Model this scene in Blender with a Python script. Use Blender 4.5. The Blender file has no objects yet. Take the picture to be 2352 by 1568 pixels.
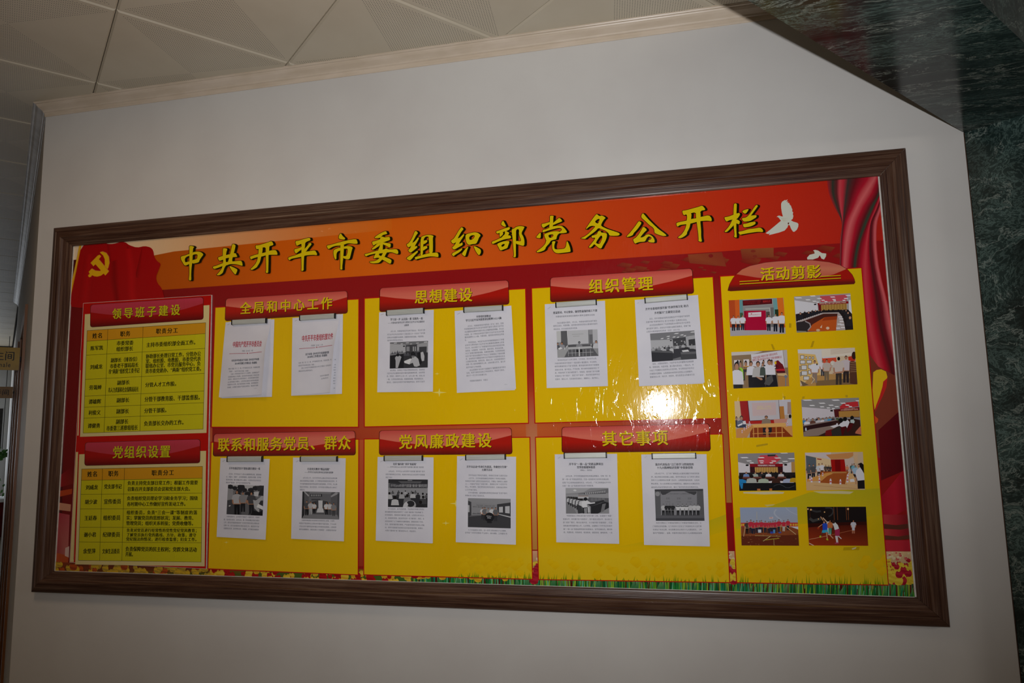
import bpy, bmesh, math, random
from mathutils import Vector, Matrix, noise
from mathutils.geometry import tessellate_polygon

# ------------------------------------------------------------------ camera, light, exposure
SC = bpy.context.scene
COL = SC.collection
F_PX = 1544.409
CAM = Vector((2.46818, -2.31880, 1.55626))
RIGHT = Vector((0.97783834, 0.20837662, -0.02028206))
UP = Vector((0.04435582, -0.11151615, 0.99277223))
FWD = Vector((-0.20460874, 0.97167038, 0.11828749))
cam_data = bpy.data.cameras.new('camera')
cam = bpy.data.objects.new('camera', cam_data)
COL.objects.link(cam)
cam_data.sensor_width = 36.0
cam_data.lens = F_PX / 2352 * 36.0
cam_data.clip_start = 0.02
cam.matrix_world = Matrix(((RIGHT.x, UP.x, -FWD.x, CAM.x), (RIGHT.y, UP.y, -FWD.y, CAM.y),
                           (RIGHT.z, UP.z, -FWD.z, CAM.z), (0, 0, 0, 1)))
SC.camera = cam
vs = SC.view_settings
vs.view_transform = 'Standard'; vs.look = 'None'; vs.gamma = 1.0; vs.use_curve_mapping = False
vs.exposure = 0.0
SC.cycles.max_bounces = 6
SC.cycles.diffuse_bounces = 3

world = bpy.data.worlds.new('sky'); SC.world = world
world.use_nodes = True
wb = world.node_tree.nodes['Background']
wb.inputs['Color'].default_value = (0.74, 0.85, 1.0, 1)
wb.inputs['Strength'].default_value = 1.1

TH = 0.856615557                      # the building's grid is turned 49 degrees from the board's wall
CT, ST = math.cos(TH), math.sin(TH)
def uv(u, v, z=0.0):                  # building grid (u across the corridor, v along it) -> world
    return Vector((u * CT - v * ST, u * ST + v * CT, z))

def lamp(name, kind, loc, energy, color, **kw):
    d = bpy.data.lights.new(name, kind); d.energy = energy; d.color = color
    for k, val in kw.items(): setattr(d, k, val)
    o = bpy.data.objects.new(name, d); COL.objects.link(o); o.location = loc
    return o
def aim(o, target):
    o.rotation_euler = (Vector(target) - o.location).to_track_quat('-Z', 'Y').to_euler()
# the camera's flash, a hand above the lens
flash = lamp('camera_flash', 'SPOT', CAM + Vector((0.04, 0.0, 0.09)), 112.0, (0.975, 0.985, 1.0),
             shadow_soft_size=0.010, spot_size=math.radians(116), spot_blend=1.0)
aim(flash, Vector((1.95, 0.0, 2.5)))
# warm ceiling lamp of the vestibule, over the left of the board
fixture = lamp('vestibule_lamp', 'AREA', Vector((0.55, -1.25, 2.93)), 5.5, (1.0, 0.72, 0.46), shape='DISK', size=0.5)
# warm lamp light of the hall behind the photographer
hall = lamp('hall_lamp', 'AREA', Vector((0.5, -5.2, 3.25)), 14.0, (1.0, 0.74, 0.5), shape='DISK', size=1.4)
hall2 = lamp('hall_side_lamp', 'AREA', Vector((7.3, -2.3, 2.3)), 14.0, (1.0, 0.92, 0.82), shape='DISK', size=0.45)
aim(hall2, (2.4, 0, 1.5))
# daylight entering by the window at the end of the corridor
daylight = lamp('window_daylight', 'AREA', uv(-1.2, 10.7, 1.7), 15.0, (0.88, 0.94, 1.0), shape='RECTANGLE', size=1.7, size_y=1.9)
aim(daylight, uv(-1.2, 0.0, 1.6))

# ------------------------------------------------------------------ helpers
def ray(px, py):
    return RIGHT * ((px - 1176) / F_PX) - UP * ((py - 784) / F_PX) + FWD
def at(px, py, Y=0.0):                # point of the plane y=Y that the photograph shows there
    d = ray(px, py); return CAM + d * ((Y - CAM.y) / d.y)
def at_v(px, py, v):                  # same for a plane across the corridor
    n = Vector((-ST, CT, 0)); d = ray(px, py)
    return CAM + d * ((v - CAM.dot(n)) / d.dot(n))
def lin(c):
    c = c / 255.0
    return c / 12.92 if c <= 0.04045 else ((c + 0.055) / 1.055) ** 2.4
def C3(c): return (lin(c[0]), lin(c[1]), lin(c[2]), 1.0)

def link(name, me, mat=None, parent=None, kind=None):
    o = bpy.data.objects.new(name, me); COL.objects.link(o)
    if mat and me is not None: me.materials.append(mat)
    if parent: o.parent = parent
    if kind: o['kind'] = kind
    return o
def tag(o, label, cat, group=None):
    o['label'] = label; o['category'] = cat
    if group: o['group'] = group
    return o
def empty(name, loc=(0, 0, 0)):
    o = bpy.data.objects.new(name, None); COL.objects.link(o); o.location = loc
    o.empty_display_size = 0.05
    return o
def keep(o, parent):                  # parent without moving (parent has only a location)
    o.parent = parent
    o.matrix_parent_inverse = Matrix.Translation(-Vector(parent.location)) if parent.rotation_euler[:] == (0, 0, 0) else parent.matrix_basis.inverted()
    return o

class MB:                             # plain mesh builder
    def __init__(s): s.v = []; s.f = []
    def add(s, vs_, fs_):
        b = len(s.v); s.v += [tuple(x) for x in vs_]; s.f += [[i + b for i in f] for f in fs_]
        return s
    def box(s, lo, hi, fn=None):
        p = [Vector((x, y, z)) for z in (lo[2], hi[2]) for y in (lo[1], hi[1]) for x in (lo[0], hi[0])]
        if fn: p = [fn(q) for q in p]
        return s.add(p, [(0, 2, 3, 1), (4, 5, 7, 6), (0, 1, 5, 4), (2, 6, 7, 3), (0, 4, 6, 2), (1, 3, 7, 5)])
    def prism(s, pts, lo, hi):        # pts: 2D outline in x,y counter-clockwise
        n = len(pts)
        vv = [(p[0], p[1], lo) for p in pts] + [(p[0], p[1], hi) for p in pts]
        return s.add(vv, [tuple(range(n - 1, -1, -1)), tuple(range(n, 2 * n))] + [(i, (i + 1) % n, (i + 1) % n + n, i + n) for i in range(n)])
    def sweep(s, prof, stations, caps=True):   # stations: functions mapping a profile point to a 3D point
        n = len(prof); b = len(s.v)
        for st in stations: s.v += [tuple(st(p)) for p in prof]
        for k in range(len(stations) - 1):
            for i in range(n):
                j = (i + 1) % n
                s.f.append([b + k * n + i, b + k * n + j, b + (k + 1) * n + j, b + (k + 1) * n + i])
        if caps:
            s.f.append([b + i for i in range(n)][::-1]); s.f.append([b + (len(stations) - 1) * n + i for i in range(n)])
        return s
    def mesh(s, name, smooth=False):
        me = bpy.data.meshes.new(name); me.from_pydata(s.v, [], s.f); me.update()
        bm = bmesh.new(); bm.from_mesh(me); bmesh.ops.recalc_face_normals(bm, faces=bm.faces); bm.to_mesh(me); bm.free()
        if smooth: me.polygons.foreach_set('use_smooth', [True] * len(me.polygons))
        return me
    def obj(s, name, mat, parent=None, kind=None, smooth=False):
        return link(name, s.mesh(name, smooth), mat, parent, kind)

# ------------------------------------------------------------------ materials
def new_mat(name):
    m = bpy.data.materials.new(name); m.use_nodes = True
    nt = m.node_tree; return m, nt, nt.nodes['Principled BSDF']
def N(nt, t, **kw):
    n = nt.nodes.new(t)
    for k, val in kw.items():
        if k in n.inputs.keys(): n.inputs[k].default_value = val
        else: setattr(n, k, val)
    return n
def ramp(nt, src, stops):
    r = nt.nodes.new('ShaderNodeValToRGB'); e = r.color_ramp.elements
    e[0].position, e[0].color = stops[0]; e[1].position, e[1].color = stops[-1]
    for p, c in stops[1:-1]:
        q = e.new(p); q.color = c
    nt.links.new(src, r.inputs[0]); return r
def coords(nt, scale=(1, 1, 1), rot=(0, 0, 0), kind='Object'):
    tc = nt.nodes.new('ShaderNodeTexCoord'); mp = nt.nodes.new('ShaderNodeMapping')
    mp.inputs['Scale'].default_value = scale; mp.inputs['Rotation'].default_value = rot
    nt.links.new(tc.outputs[kind], mp.inputs[0]); return mp.outputs[0]
def bump(nt, bsdf, h, strength, dist, prev=None):
    b = nt.nodes.new('ShaderNodeBump'); b.inputs['Strength'].default_value = strength; b.inputs['Distance'].default_value = dist
    nt.links.new(h, b.inputs['Height'])
    if prev: nt.links.new(prev.outputs[0], b.inputs['Normal'])
    nt.links.new(b.outputs[0], bsdf.inputs['Normal']); return b
def mottled(name, c0, c1, rough=0.7, scale=6.0, spec=0.3, bstr=0.0, bdist=0.001, bscale=60.0, stretch=(1, 1, 1)):
    m, nt, b = new_mat(name)
    co = coords(nt, stretch)
    n = N(nt, 'ShaderNodeTexNoise', Scale=scale, Detail=5.0); nt.links.new(co, n.inputs['Vector'])
    r = ramp(nt, n.outputs[0], [(0.35, C3(c0)), (0.65, C3(c1))]); nt.links.new(r.outputs[0], b.inputs['Base Color'])
    b.inputs['Roughness'].default_value = rough; b.inputs['Specular IOR Level'].default_value = spec
    if bstr:
        n2 = N(nt, 'ShaderNodeTexNoise', Scale=bscale, Detail=3.0); nt.links.new(co, n2.inputs['Vector'])
        bump(nt, b, n2.outputs[0], bstr, bdist)
    return m
M_WALL = mottled('wall_paint', (220, 216, 212), (226, 223, 219), 0.62, 3.0, 0.35, 0.25, 0.0006, 45.0)
M_CEILBASE = mottled('ceiling_void', (60, 56, 50), (66, 62, 56), 0.9)
M_MOULD = mottled('cream_moulding', (220, 201, 178), (232, 214, 194), 0.34, 8.0, 0.5, 0.15, 0.0004, 120.0, (1, 1, 6))
M_MOULD2 = mottled('old_white_moulding', (188, 186, 184), (212, 210, 208), 0.45, 14.0, 0.4)
M_FLOOR = mottled('floor_terrazzo', (120, 112, 100), (150, 142, 130), 0.35, 40.0)
M_CASING = mottled('brown_casing', (120, 72, 30), (142, 88, 40), 0.4, 8.0, 0.4, 0, 0, 0, (1, 1, 0.2))
M_REVEAL = mottled('maroon_reveal', (60, 28, 26), (78, 36, 32), 0.5, 10.0)
M_STRIP = mottled('brown_strip', (62, 44, 32), (76, 54, 38), 0.5, 30.0)
M_WHITE = mottled('white_plaster', (226, 230, 232), (236, 238, 240), 0.7, 4.0)
M_DARK = mottled('dark_metal', (38, 36, 36), (52, 48, 46), 0.4, 20.0)
M_LEAF = mottled('leaf_green', (44, 96, 40), (86, 140, 60), 0.5, 40.0)
M_RED = mottled('dark_red_cloth', (96, 10, 14), (120, 16, 20), 0.7, 12.0)
M_EDGE = mottled('cut_board_edge', (214, 208, 198), (232, 228, 220), 0.6, 60.0)
M_FOAM = mottled('board_core', (200, 190, 176), (216, 208, 196), 0.8, 60.0)
M_CAP = mottled('black_plastic', (22, 24, 26), (30, 32, 34), 0.4, 30.0)
M_STAPLE = mottled('staple_steel', (150, 148, 146), (176, 174, 170), 0.3, 50.0)
M_PAPER = mottled('paper', (222, 220, 230), (230, 228, 236), 0.75, 9.0, 0.2)

def aluminium():
    m, nt, b = new_mat('clip_aluminium')
    co = coords(nt, (2, 2, 60)); n = N(nt, 'ShaderNodeTexNoise', Scale=8.0, Detail=4.0); nt.links.new(co, n.inputs['Vector'])
    r = ramp(nt, n.outputs[0], [(0.3, C3((186, 188, 182))), (0.7, C3((206, 208, 202)))]); nt.links.new(r.outputs[0], b.inputs['Base Color'])
    b.inputs['Roughness'].default_value = 0.42; b.inputs['Metallic'].default_value = 0.15
    return m
M_ALU = aluminium()

def wood(name, rot):
    m, nt, b = new_mat(name)
    co = coords(nt, (1.6, 60, 60) if rot == 'h' else (60, 60, 1.6))
    n = N(nt, 'ShaderNodeTexNoise', Scale=2.2, Detail=7.0, Roughness=0.62); nt.links.new(co, n.inputs['Vector'])
    r = ramp(nt, n.outputs[0], [(0.34, C3((58, 32, 24))), (0.5, C3((84, 56, 42))), (0.66, C3((112, 86, 70)))])
    nt.links.new(r.outputs[0], b.inputs['Base Color'])
    b.inputs['Roughness'].default_value = 0.36; b.inputs['Specular IOR Level'].default_value = 0.5
    n2 = N(nt, 'ShaderNodeTexNoise', Scale=5.0, Detail=4.0); nt.links.new(co, n2.inputs['Vector'])
    bump(nt, b, n2.outputs[0], 0.35, 0.0007)
    return m
M_WOODH = wood('dark_wood_rails', 'h'); M_WOODV = wood('dark_wood_stiles', 'v')

def marble():
    m, nt, b = new_mat('green_marble')
    tc = nt.nodes.new('ShaderNodeTexCoord')
    mp = N(nt, 'ShaderNodeMapping'); mp.inputs['Rotation'].default_value = (0.3, 0.5, 0.45); mp.inputs['Scale'].default_value = (0.9, 3.6, 3.0)
    nt.links.new(tc.outputs['Object'], mp.inputs[0])
    w = N(nt, 'ShaderNodeTexNoise', Scale=1.8, Detail=4.0); nt.links.new(mp.outputs[0], w.inputs['Vector'])
    mx = N(nt, 'ShaderNodeMix', data_type='VECTOR'); mx.inputs[0].default_value = 0.38
    nt.links.new(mp.outputs[0], mx.inputs[4]); nt.links.new(w.outputs['Color'], mx.inputs[5])
    wd = mx.outputs[1]
    def ridge(scale, detail, lo, hi):
        n = N(nt, 'ShaderNodeTexNoise', Scale=scale, Detail=detail, Roughness=0.68); nt.links.new(wd, n.inputs['Vector'])
        s = N(nt, 'ShaderNodeMath', operation='SUBTRACT'); nt.links.new(n.outputs[0], s.inputs[0]); s.inputs[1].default_value = 0.5
        a = N(nt, 'ShaderNodeMath', operation='ABSOLUTE'); nt.links.new(s.outputs[0], a.inputs[0])
        r = N(nt, 'ShaderNodeMapRange'); r.inputs['From Min'].default_value = hi; r.inputs['From Max'].default_value = lo
        nt.links.new(a.outputs[0], r.inputs['Value']); return r.outputs[0]
    v1 = ridge(4.0, 8.0, 0.0, 0.012); v2 = ridge(34.0, 9.0, 0.0, 0.045)
    big = N(nt, 'ShaderNodeTexNoise', Scale=3.4, Detail=3.0); nt.links.new(wd, big.inputs['Vector'])
    base = ramp(nt, big.outputs[0], [(0.32, (0.0055, 0.011, 0.011, 1)), (0.52, (0.014, 0.03, 0.028, 1)), (0.72, (0.034, 0.062, 0.057, 1))])
    bm_ = N(nt, 'ShaderNodeMapRange'); nt.links.new(big.outputs[0], bm_.inputs['Value']); bm_.inputs['From Min'].default_value = 0.36; bm_.inputs['From Max'].default_value = 0.66
    k = N(nt, 'ShaderNodeMath', operation='MULTIPLY'); nt.links.new(v2, k.inputs[0]); nt.links.new(bm_.outputs[0], k.inputs[1])
    c1 = N(nt, 'ShaderNodeMix', data_type='RGBA'); nt.links.new(k.outputs[0], c1.inputs[0]); nt.links.new(base.outputs[0], c1.inputs[6]); c1.inputs[7].default_value = (0.13, 0.20, 0.18, 1)
    k2 = N(nt, 'ShaderNodeMath', operation='MULTIPLY'); nt.links.new(v1, k2.inputs[0]); k2.inputs[1].default_value = 0.7
    c2 = N(nt, 'ShaderNodeMix', data_type='RGBA'); nt.links.new(k2.outputs[0], c2.inputs[0]); nt.links.new(c1.outputs[2], c2.inputs[6]); c2.inputs[7].default_value = (0.3, 0.35, 0.31, 1)
    nt.links.new(c2.outputs[2], b.inputs['Base Color'])
    b.inputs['Roughness'].default_value = 0.16
    return m
M_MARBLE = marble()

def tile_mat():
    m, nt, b = new_mat('perforated_tile')
    tc = nt.nodes.new('ShaderNodeTexCoord'); sx = nt.nodes.new('ShaderNodeSeparateXYZ'); nt.links.new(tc.outputs['Object'], sx.inputs[0])
    def mth(op, a, b_=None, c=None):
        n = N(nt, 'ShaderNodeMath', operation=op)
        for i, q in enumerate((a, b_, c)):
            if q is None: continue
            if isinstance(q, (int, float)): n.inputs[i].default_value = q
            else: nt.links.new(q, n.inputs[i])
        return n.outputs[0]
    x, y = sx.outputs[0], sx.outputs[1]
    ax, ay = mth('ABSOLUTE', x), mth('ABSOLUTE', y)
    zone = mth('GREATER_THAN', ay, mth('ADD', ax, 0.004))
    edge = mth('LESS_THAN', mth('MAXIMUM', ax, ay), 0.278)
    p = 0.0086
    a = mth('MULTIPLY', mth('ADD', x, y), 0.7071 / p); c = mth('MULTIPLY', mth('SUBTRACT', x, y), 0.7071 / p)
    fa = mth('SUBTRACT', mth('FRACT', a), 0.5); fc = mth('SUBTRACT', mth('FRACT', c), 0.5)
    d = mth('SQRT', mth('ADD', mth('MULTIPLY', fa, fa), mth('MULTIPLY', fc, fc)))
    hole = mth('MULTIPLY', mth('MULTIPLY', mth('LESS_THAN', d, 0.17), zone), edge)
    n = N(nt, 'ShaderNodeTexNoise', Scale=3.0, Detail=3.0); nt.links.new(tc.outputs['Object'], n.inputs['Vector'])
    r = ramp(nt, n.outputs[0], [(0.3, C3((206, 194, 172))), (0.7, C3((216, 205, 184)))])
    mx = N(nt, 'ShaderNodeMix', data_type='RGBA'); nt.links.new(hole, mx.inputs[0]); nt.links.new(r.outputs[0], mx.inputs[6]); mx.inputs[7].default_value = (0.03, 0.028, 0.035, 1)
    nt.links.new(mx.outputs[2], b.inputs['Base Color'])
    b.inputs['Roughness'].default_value = 0.5
    inv = mth('SUBTRACT', 1.0, hole); bump(nt, b, inv, 0.3, 0.001)
    return m
M_TILE = tile_mat()

def print_mat(name, film, rough=0.5):
    m, nt, b = new_mat(name)
    a = N(nt, 'ShaderNodeVertexColor'); a.layer_name = 'Col'
    nt.links.new(a.outputs[0], b.inputs['Base Color'])
    b.inputs['Roughness'].default_value = rough
    if film:
        co = coords(nt)
        w1 = N(nt, 'ShaderNodeTexNoise', Scale=7.0, Detail=2.0, Distortion=0.6); nt.links.new(co, w1.inputs['Vector'])
        co2 = coords(nt, (1, 1, 0.35)); w2 = N(nt, 'ShaderNodeTexNoise', Scale=70.0, Detail=3.0, Distortion=1.2); nt.links.new(co2, w2.inputs['Vector'])
        b1 = bump(nt, b, w1.outputs[0], 0.4, 0.0013 if film > 1 else 0.0012)
        b2 = bump(nt, b, w2.outputs[0], 0.5, 0.00035 if film > 1 else 0.00015, b1)
        if film > 1:                      # wrinkles in the plastic film, in patches
            w3 = N(nt, 'ShaderNodeTexNoise', Scale=26.0, Detail=4.0, Distortion=2.0); nt.links.new(co2, w3.inputs['Vector'])
            mr = N(nt, 'ShaderNodeMapRange'); mr.inputs['From Min'].default_value = .56; mr.inputs['From Max'].default_value = .8; nt.links.new(w3.outputs[0], mr.inputs['Value'])
            bump(nt, b, mr.outputs[0], 0.5, 0.0008, b2)
        b.inputs['Specular IOR Level'].default_value = 0.5
    else:
        b.inputs['Specular IOR Level'].default_value = 0.2
    return m
M_PRINT = print_mat('glossy_film_print', 2, 0.07)
M_PHOTO = print_mat('glossy_photo_print', 1, 0.14)
M_INK = print_mat('ink_on_paper', 0, 0.7)
M_SIGN = print_mat('sign_face', 0, 0.35)

# ------------------------------------------------------------------ flat print: layered coloured outlines
LAYER = 6e-6
def clip_poly(pts, quad):             # Sutherland-Hodgman against a convex quad (clockwise on the page)
    out = list(pts)
    n = len(quad)
    area = sum(quad[i][0] * quad[(i + 1) % n][1] - quad[(i + 1) % n][0] * quad[i][1] for i in range(n))
    sg = 1 if area > 0 else -1
    for i in range(n):
        a, b = quad[i], quad[(i + 1) % n]
        def side(p): return sg * ((b[0] - a[0]) * (p[1] - a[1]) - (b[1] - a[1]) * (p[0] - a[0]))
        src, out = out, []
        for k in range(len(src)):
            p, q = src[k - 1], src[k]; sp, sq = side(p), side(q)
            if (sp < 0) != (sq < 0):
                t = sp / (sp - sq); out.append(tuple(p[j] + (q[j] - p[j]) * t for j in range(len(p))))
            if sq >= 0: out.append(q)
        if len(out) < 3: return []
    return out

class Print:
    """Flat print in the plane y=Y (bent by bend(x,z)). Page coordinates are the photograph's pixels, or those
    of an enlargement of it: frame(x0, y0, s) makes (a, b) mean the pixel (x0+a/s, y0+b/s)."""
    def __init__(s, Y, bend=None):
        s.Y = Y; s.bend = bend; s.v = []; s.c = []; s.f = []; s.lay = 0; s.o = (0, 0, 1); s.clip = None
    def frame(s, x0=0, y0=0, sc=1): s.o = (x0, y0, sc); return s
    def px(s, p): return (s.o[0] + p[0] / s.o[2], s.o[1] + p[1] / s.o[2])
    def w(s, p):
        q = s.px(p); a = at(q[0], q[1], s.Y); return a.x, a.z
    def wp(s, q):
        a = at(q[0], q[1], s.Y); return a.x, a.z
    def put(s, x, z, col):
        y = s.Y - (s.bend(x, z) if s.bend else 0) - s.lay * LAYER
        s.v.append((x, y, z)); s.c.append(col)
    def poly(s, col, pts, cols=None, hole=None, up=True):
        """pts: list of (a,b); col: one colour, or cols: a colour for each point"""
        s.lay += 1 if up else .12
        pts = [s.px(p) for p in pts]
        if s.clip:
            if cols: pp = [tuple(p) + tuple(C3(c)[:3]) for p, c in zip(pts, cols)]
            else: pp = [tuple(p) for p in pts]
            pp = clip_poly(pp, s.clip)
            if not pp: return
            pts = [p[:2] for p in pp]; lc = [p[2:] + (1.0,) for p in pp] if cols else None
        else: lc = [C3(c) for c in cols] if cols else None
        one = None if cols else C3(col)
        b = len(s.v); loops = [[Vector((p[0], -p[1], 0)) for p in pts]]
        allp = list(pts)
        if hole:
            hole = [s.px(p) for p in hole]; loops.append([Vector((p[0], -p[1], 0)) for p in hole]); allp += hole
        for i, p in enumerate(allp):
            x, z = s.wp(p); s.put(x, z, lc[i] if (lc and i < len(lc)) else (one or lc[0]))
        if len(allp) == 3: s.f.append((b, b + 1, b + 2))
        elif len(allp) == 4 and not hole: s.f.append((b, b + 1, b + 2, b + 3))
        else:
            for t in tessellate_polygon(loops): s.f.append(tuple(b + i for i in t))
    def q(s, col, *a): s.poly(col, [(a[i], a[i + 1]) for i in range(0, len(a), 2)])
    def r(s, col, x0, y0, x1, y1): s.poly(col, [(x0, y0), (x1, y0), (x1, y1), (x0, y1)])
    def g(s, c0, c1, x0, y0, x1, y1): s.poly(None, [(x0, y0), (x1, y0), (x1, y1), (x0, y1)], [c0, c0, c1, c1])
    def e(s, col, cx, cy, rx, ry, n=10):
        s.poly(col, [(cx + rx * math.cos(i * 2 * math.pi / n), cy + ry * math.sin(i * 2 * math.pi / n)) for i in range(n)])
    def line(s, col, pts, wd, closed=False):
        """stroked polyline, width in page units"""
        s.lay += 1; n = len(pts)
        for i in range(n if closed else n - 1):
            (x0, y0), (x1, y1) = pts[i], pts[(i + 1) % n]; d = math.hypot(x1 - x0, y1 - y0) or 1
            ex, ey = (x1 - x0) / d * wd * .35, (y1 - y0) / d * wd * .35
            nx, ny = -(y1 - y0) / d * wd / 2, (x1 - x0) / d * wd / 2
            s.poly(col, [(x0 - ex + nx, y0 - ey + ny), (x1 + ex + nx, y1 + ey + ny), (x1 + ex - nx, y1 + ey - ny), (x0 - ex - nx, y0 - ey - ny)], up=False)
    def strip(s, left, right, cl, cr, mid=None):
        """ribbon between two polylines of equal length, shaded from colour cl to cr (mid in between)"""
        s.lay += 1
        for i in range(len(left) - 1):
            a, b, c, d = left[i], left[i + 1], right[i + 1], right[i]
            if mid:
                m0 = ((a[0] + d[0]) / 2, (a[1] + d[1]) / 2); m1 = ((b[0] + c[0]) / 2, (b[1] + c[1]) / 2)
                s.poly(None, [a, m0, m1, b], [cl, mid, mid, cl], up=False); s.poly(None, [m0, d, c, m1], [mid, cr, cr, mid], up=False)
            else: s.poly(None, [a, d, c, b], [cl, cr, cr, cl], up=False)
    def bar(s, pts): pass
    def man(s, x, y, h, shirt, pants=(28, 28, 36), skin=(176, 128, 100), hair=(26, 22, 22), back=False):
        w_ = h * .17
        s.q(pants, x - w_ * .62, y + h * .5, x + w_ * .62, y + h * .5, x + w_ * .6, y + h * .97, x + w_ * .12, y + h * .97, x, y + h * .62, x - w_ * .12, y + h * .97, x - w_ * .6, y + h * .97)
        s.q(skin, x - w_ * 1.15, y + h * .3, x + w_ * 1.15, y + h * .3, x + w_ * 1.1, y + h * .5, x + w_ * .9, y + h * .56, x - w_ * .9, y + h * .56, x - w_ * 1.1, y + h * .5)
        s.q(shirt, x - w_ * .3, y + h * .155, x + w_ * .3, y + h * .155, x + w_, y + h * .2, x + w_ * 1.25, y + h * .37, x + w_ * .85, y + h * .38, x + w_ * .75, y + h * .53, x - w_ * .75, y + h * .53, x - w_ * .85, y + h * .38, x - w_ * 1.25, y + h * .37, x - w_, y + h * .2)
        s.e(hair, x, y + h * .065, h * .05, h * .065)
        if not back: s.e(skin, x, y + h * .09, h * .042, h * .06)
    def bust(s, x, y, w_, shirt, skin=(176, 128, 100), hair=(26, 22, 22), back=False, h=None):
        h = h or w_ * 1.3
        s.q(shirt, x - w_ * .16, y + h * .36, x + w_ * .16, y + h * .36, x + w_ * .46, y + h * .46, x + w_ * .56, y + h, x - w_ * .56, y + h, x - w_ * .46, y + h * .46)
        s.e(hair, x, y + h * .17, w_ * .2, h * .18)
        if not back: s.e(skin, x, y + h * .22, w_ * .16, h * .15)
    def begin(s, *quad):
        s.clip = [s.px((quad[i], quad[i + 1])) for i in range(0, 8, 2)]
    def end(s): s.clip = None
    # ---- lettering
    def text(s, st, a, b, hh, col, style='sans', dx=0, dy=0, up=True, wide=1.0):
        """st written from a to b (middles of the line's two ends), character height hh, all in page units"""
        s.lay += 2.5 if up else 0
        adv = [1.0 if ord(ch) > 0x2fff or ch in '“”—…' and ord(ch) > 0x2000 else (.36 if ch in ' ,.;:-·' else .56) for ch in st]
        adv = [.5 if ch in '“”' else w_ for ch, w_ in zip(st, adv)]
        tot = sum(adv)
        x0, z0 = s.w((a[0] + dx, a[1] + dy)); x1, z1 = s.w((b[0] + dx, b[1] + dy))
        mx, my = (a[0] + b[0]) / 2, (a[1] + b[1]) / 2
        _, zt = s.w((mx, my - hh / 2)); _, zb = s.w((mx, my + hh / 2)); H = (zt - zb) * 1.08
        L = math.hypot(x1 - x0, z1 - z0); ux, uz = (x1 - x0) / L, (z1 - z0) / L
        cw = L / tot; pos = 0.0; lc = C3(col)
        for ch, w_ in zip(st, adv):
            if ch != ' ':
                gv, gf, gw = glyph(ch, style)
                full = w_ == 1.0; gs = min(1.0, H * wide / cw)
                for k_, (ox, oy) in enumerate(COPIES.get(style, [(0, 0)])):
                    s.lay += .5 * (k_ > 0); b0 = len(s.v)
                    for (gx, gy) in gv:
                        gx = gx + ox
                        tx = (pos + ((gx - .5) * gs + .5 if full else (gx - gw / 2) * gs + w_ / 2)) * cw; ty = (gy + oy - .38) * H
                        s.put(x0 + ux * tx - uz * ty, z0 + uz * tx + ux * ty, lc)
                    s.f += [tuple(b0 + i for i in f) for f in gf]
                s.lay -= .5 * (len(COPIES.get(style, [0])) - 1)
            pos += w_
    def obj(s, name, mat, parent=None, label=None):
        me = bpy.data.meshes.new(name); me.from_pydata(s.v, [], s.f)
        ca = me.color_attributes.new('Col', 'FLOAT_COLOR', 'POINT')
        ca.data.foreach_set('color', [k for c in s.c for k in c]); me.update()
        # every face of a print looks out of the wall
        flip = [p.index for p in me.polygons if p.normal.y > 0]
        if flip:
            bm = bmesh.new(); bm.from_mesh(me); bm.faces.ensure_lookup_table()
            bmesh.ops.reverse_faces(bm, faces=[bm.faces[i] for i in flip]); bm.to_mesh(me); bm.free()
        o = link(name, me, mat)
        if parent: keep(o, parent)
        if label: o['label'] = label
        return o

_gc = {}
def raw_glyph(ch, off):
    c = bpy.data.curves.new('glyph', 'FONT'); c.body = ch; c.resolution_u = 2; c.size = 1.0; c.offset = off
    o = bpy.data.objects.new('glyph', c)
    me = o.to_mesh()
    v = [(p.co.x, p.co.y) for p in me.vertices]; f = [tuple(p.vertices) for p in me.polygons]
    o.to_mesh_clear(); bpy.data.objects.remove(o); bpy.data.curves.remove(c)
    return v, f
COPIES = {'black': [(-.022, -.012), (.022, -.012), (-.022, .012), (.022, .012)], 'bold': [(-.012, -.008), (.012, .008)],
          'song': [(-.03, 0), (.03, 0), (0, .006)]}    # heavier cuts are the light one set several times, slightly shifted
def glyph(ch, style):
    if ch not in _gc:
        v, f = raw_glyph(ch, 0.0)
        _gc[ch] = (v, f, (max(p[0] for p in v) + min(p[0] for p in v)) if v else 0)
    return _gc[ch]
# ------------------------------------------------------------------ the setting
ZC, ZS = 2.965, 2.444                 # vestibule ceiling, underside of the marble lintel
XL, XR = -0.0795, 3.4734              # ends of the board's wall
UJ, VJ, VN = XR * CT, -XR * ST, -XR * ST - 0.294   # jamb face, far and near edge of the portal
UC = XL * CT; VC0 = -XL * ST          # corridor wall face and where it leaves the corner
HC = 3.35                             # hall ceiling
def prism_uv(mb, pts, lo, hi): return mb.prism([tuple(uv(u, v)[:2]) for u, v in pts], lo, hi)

m = MB(); prism_uv(m, [(-9, -9), (7, -9), (7, 12), (-9, 12)], -0.1, 0.0); m.obj('floor', M_FLOOR, kind='structure')
m = MB(); m.prism([(XL, 0), (XR, 0), (XR + .1, .15), (XL + .1, .15)], 0.0, ZC + .25); m.obj('wall_front', M_WALL, kind='structure')
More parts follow.
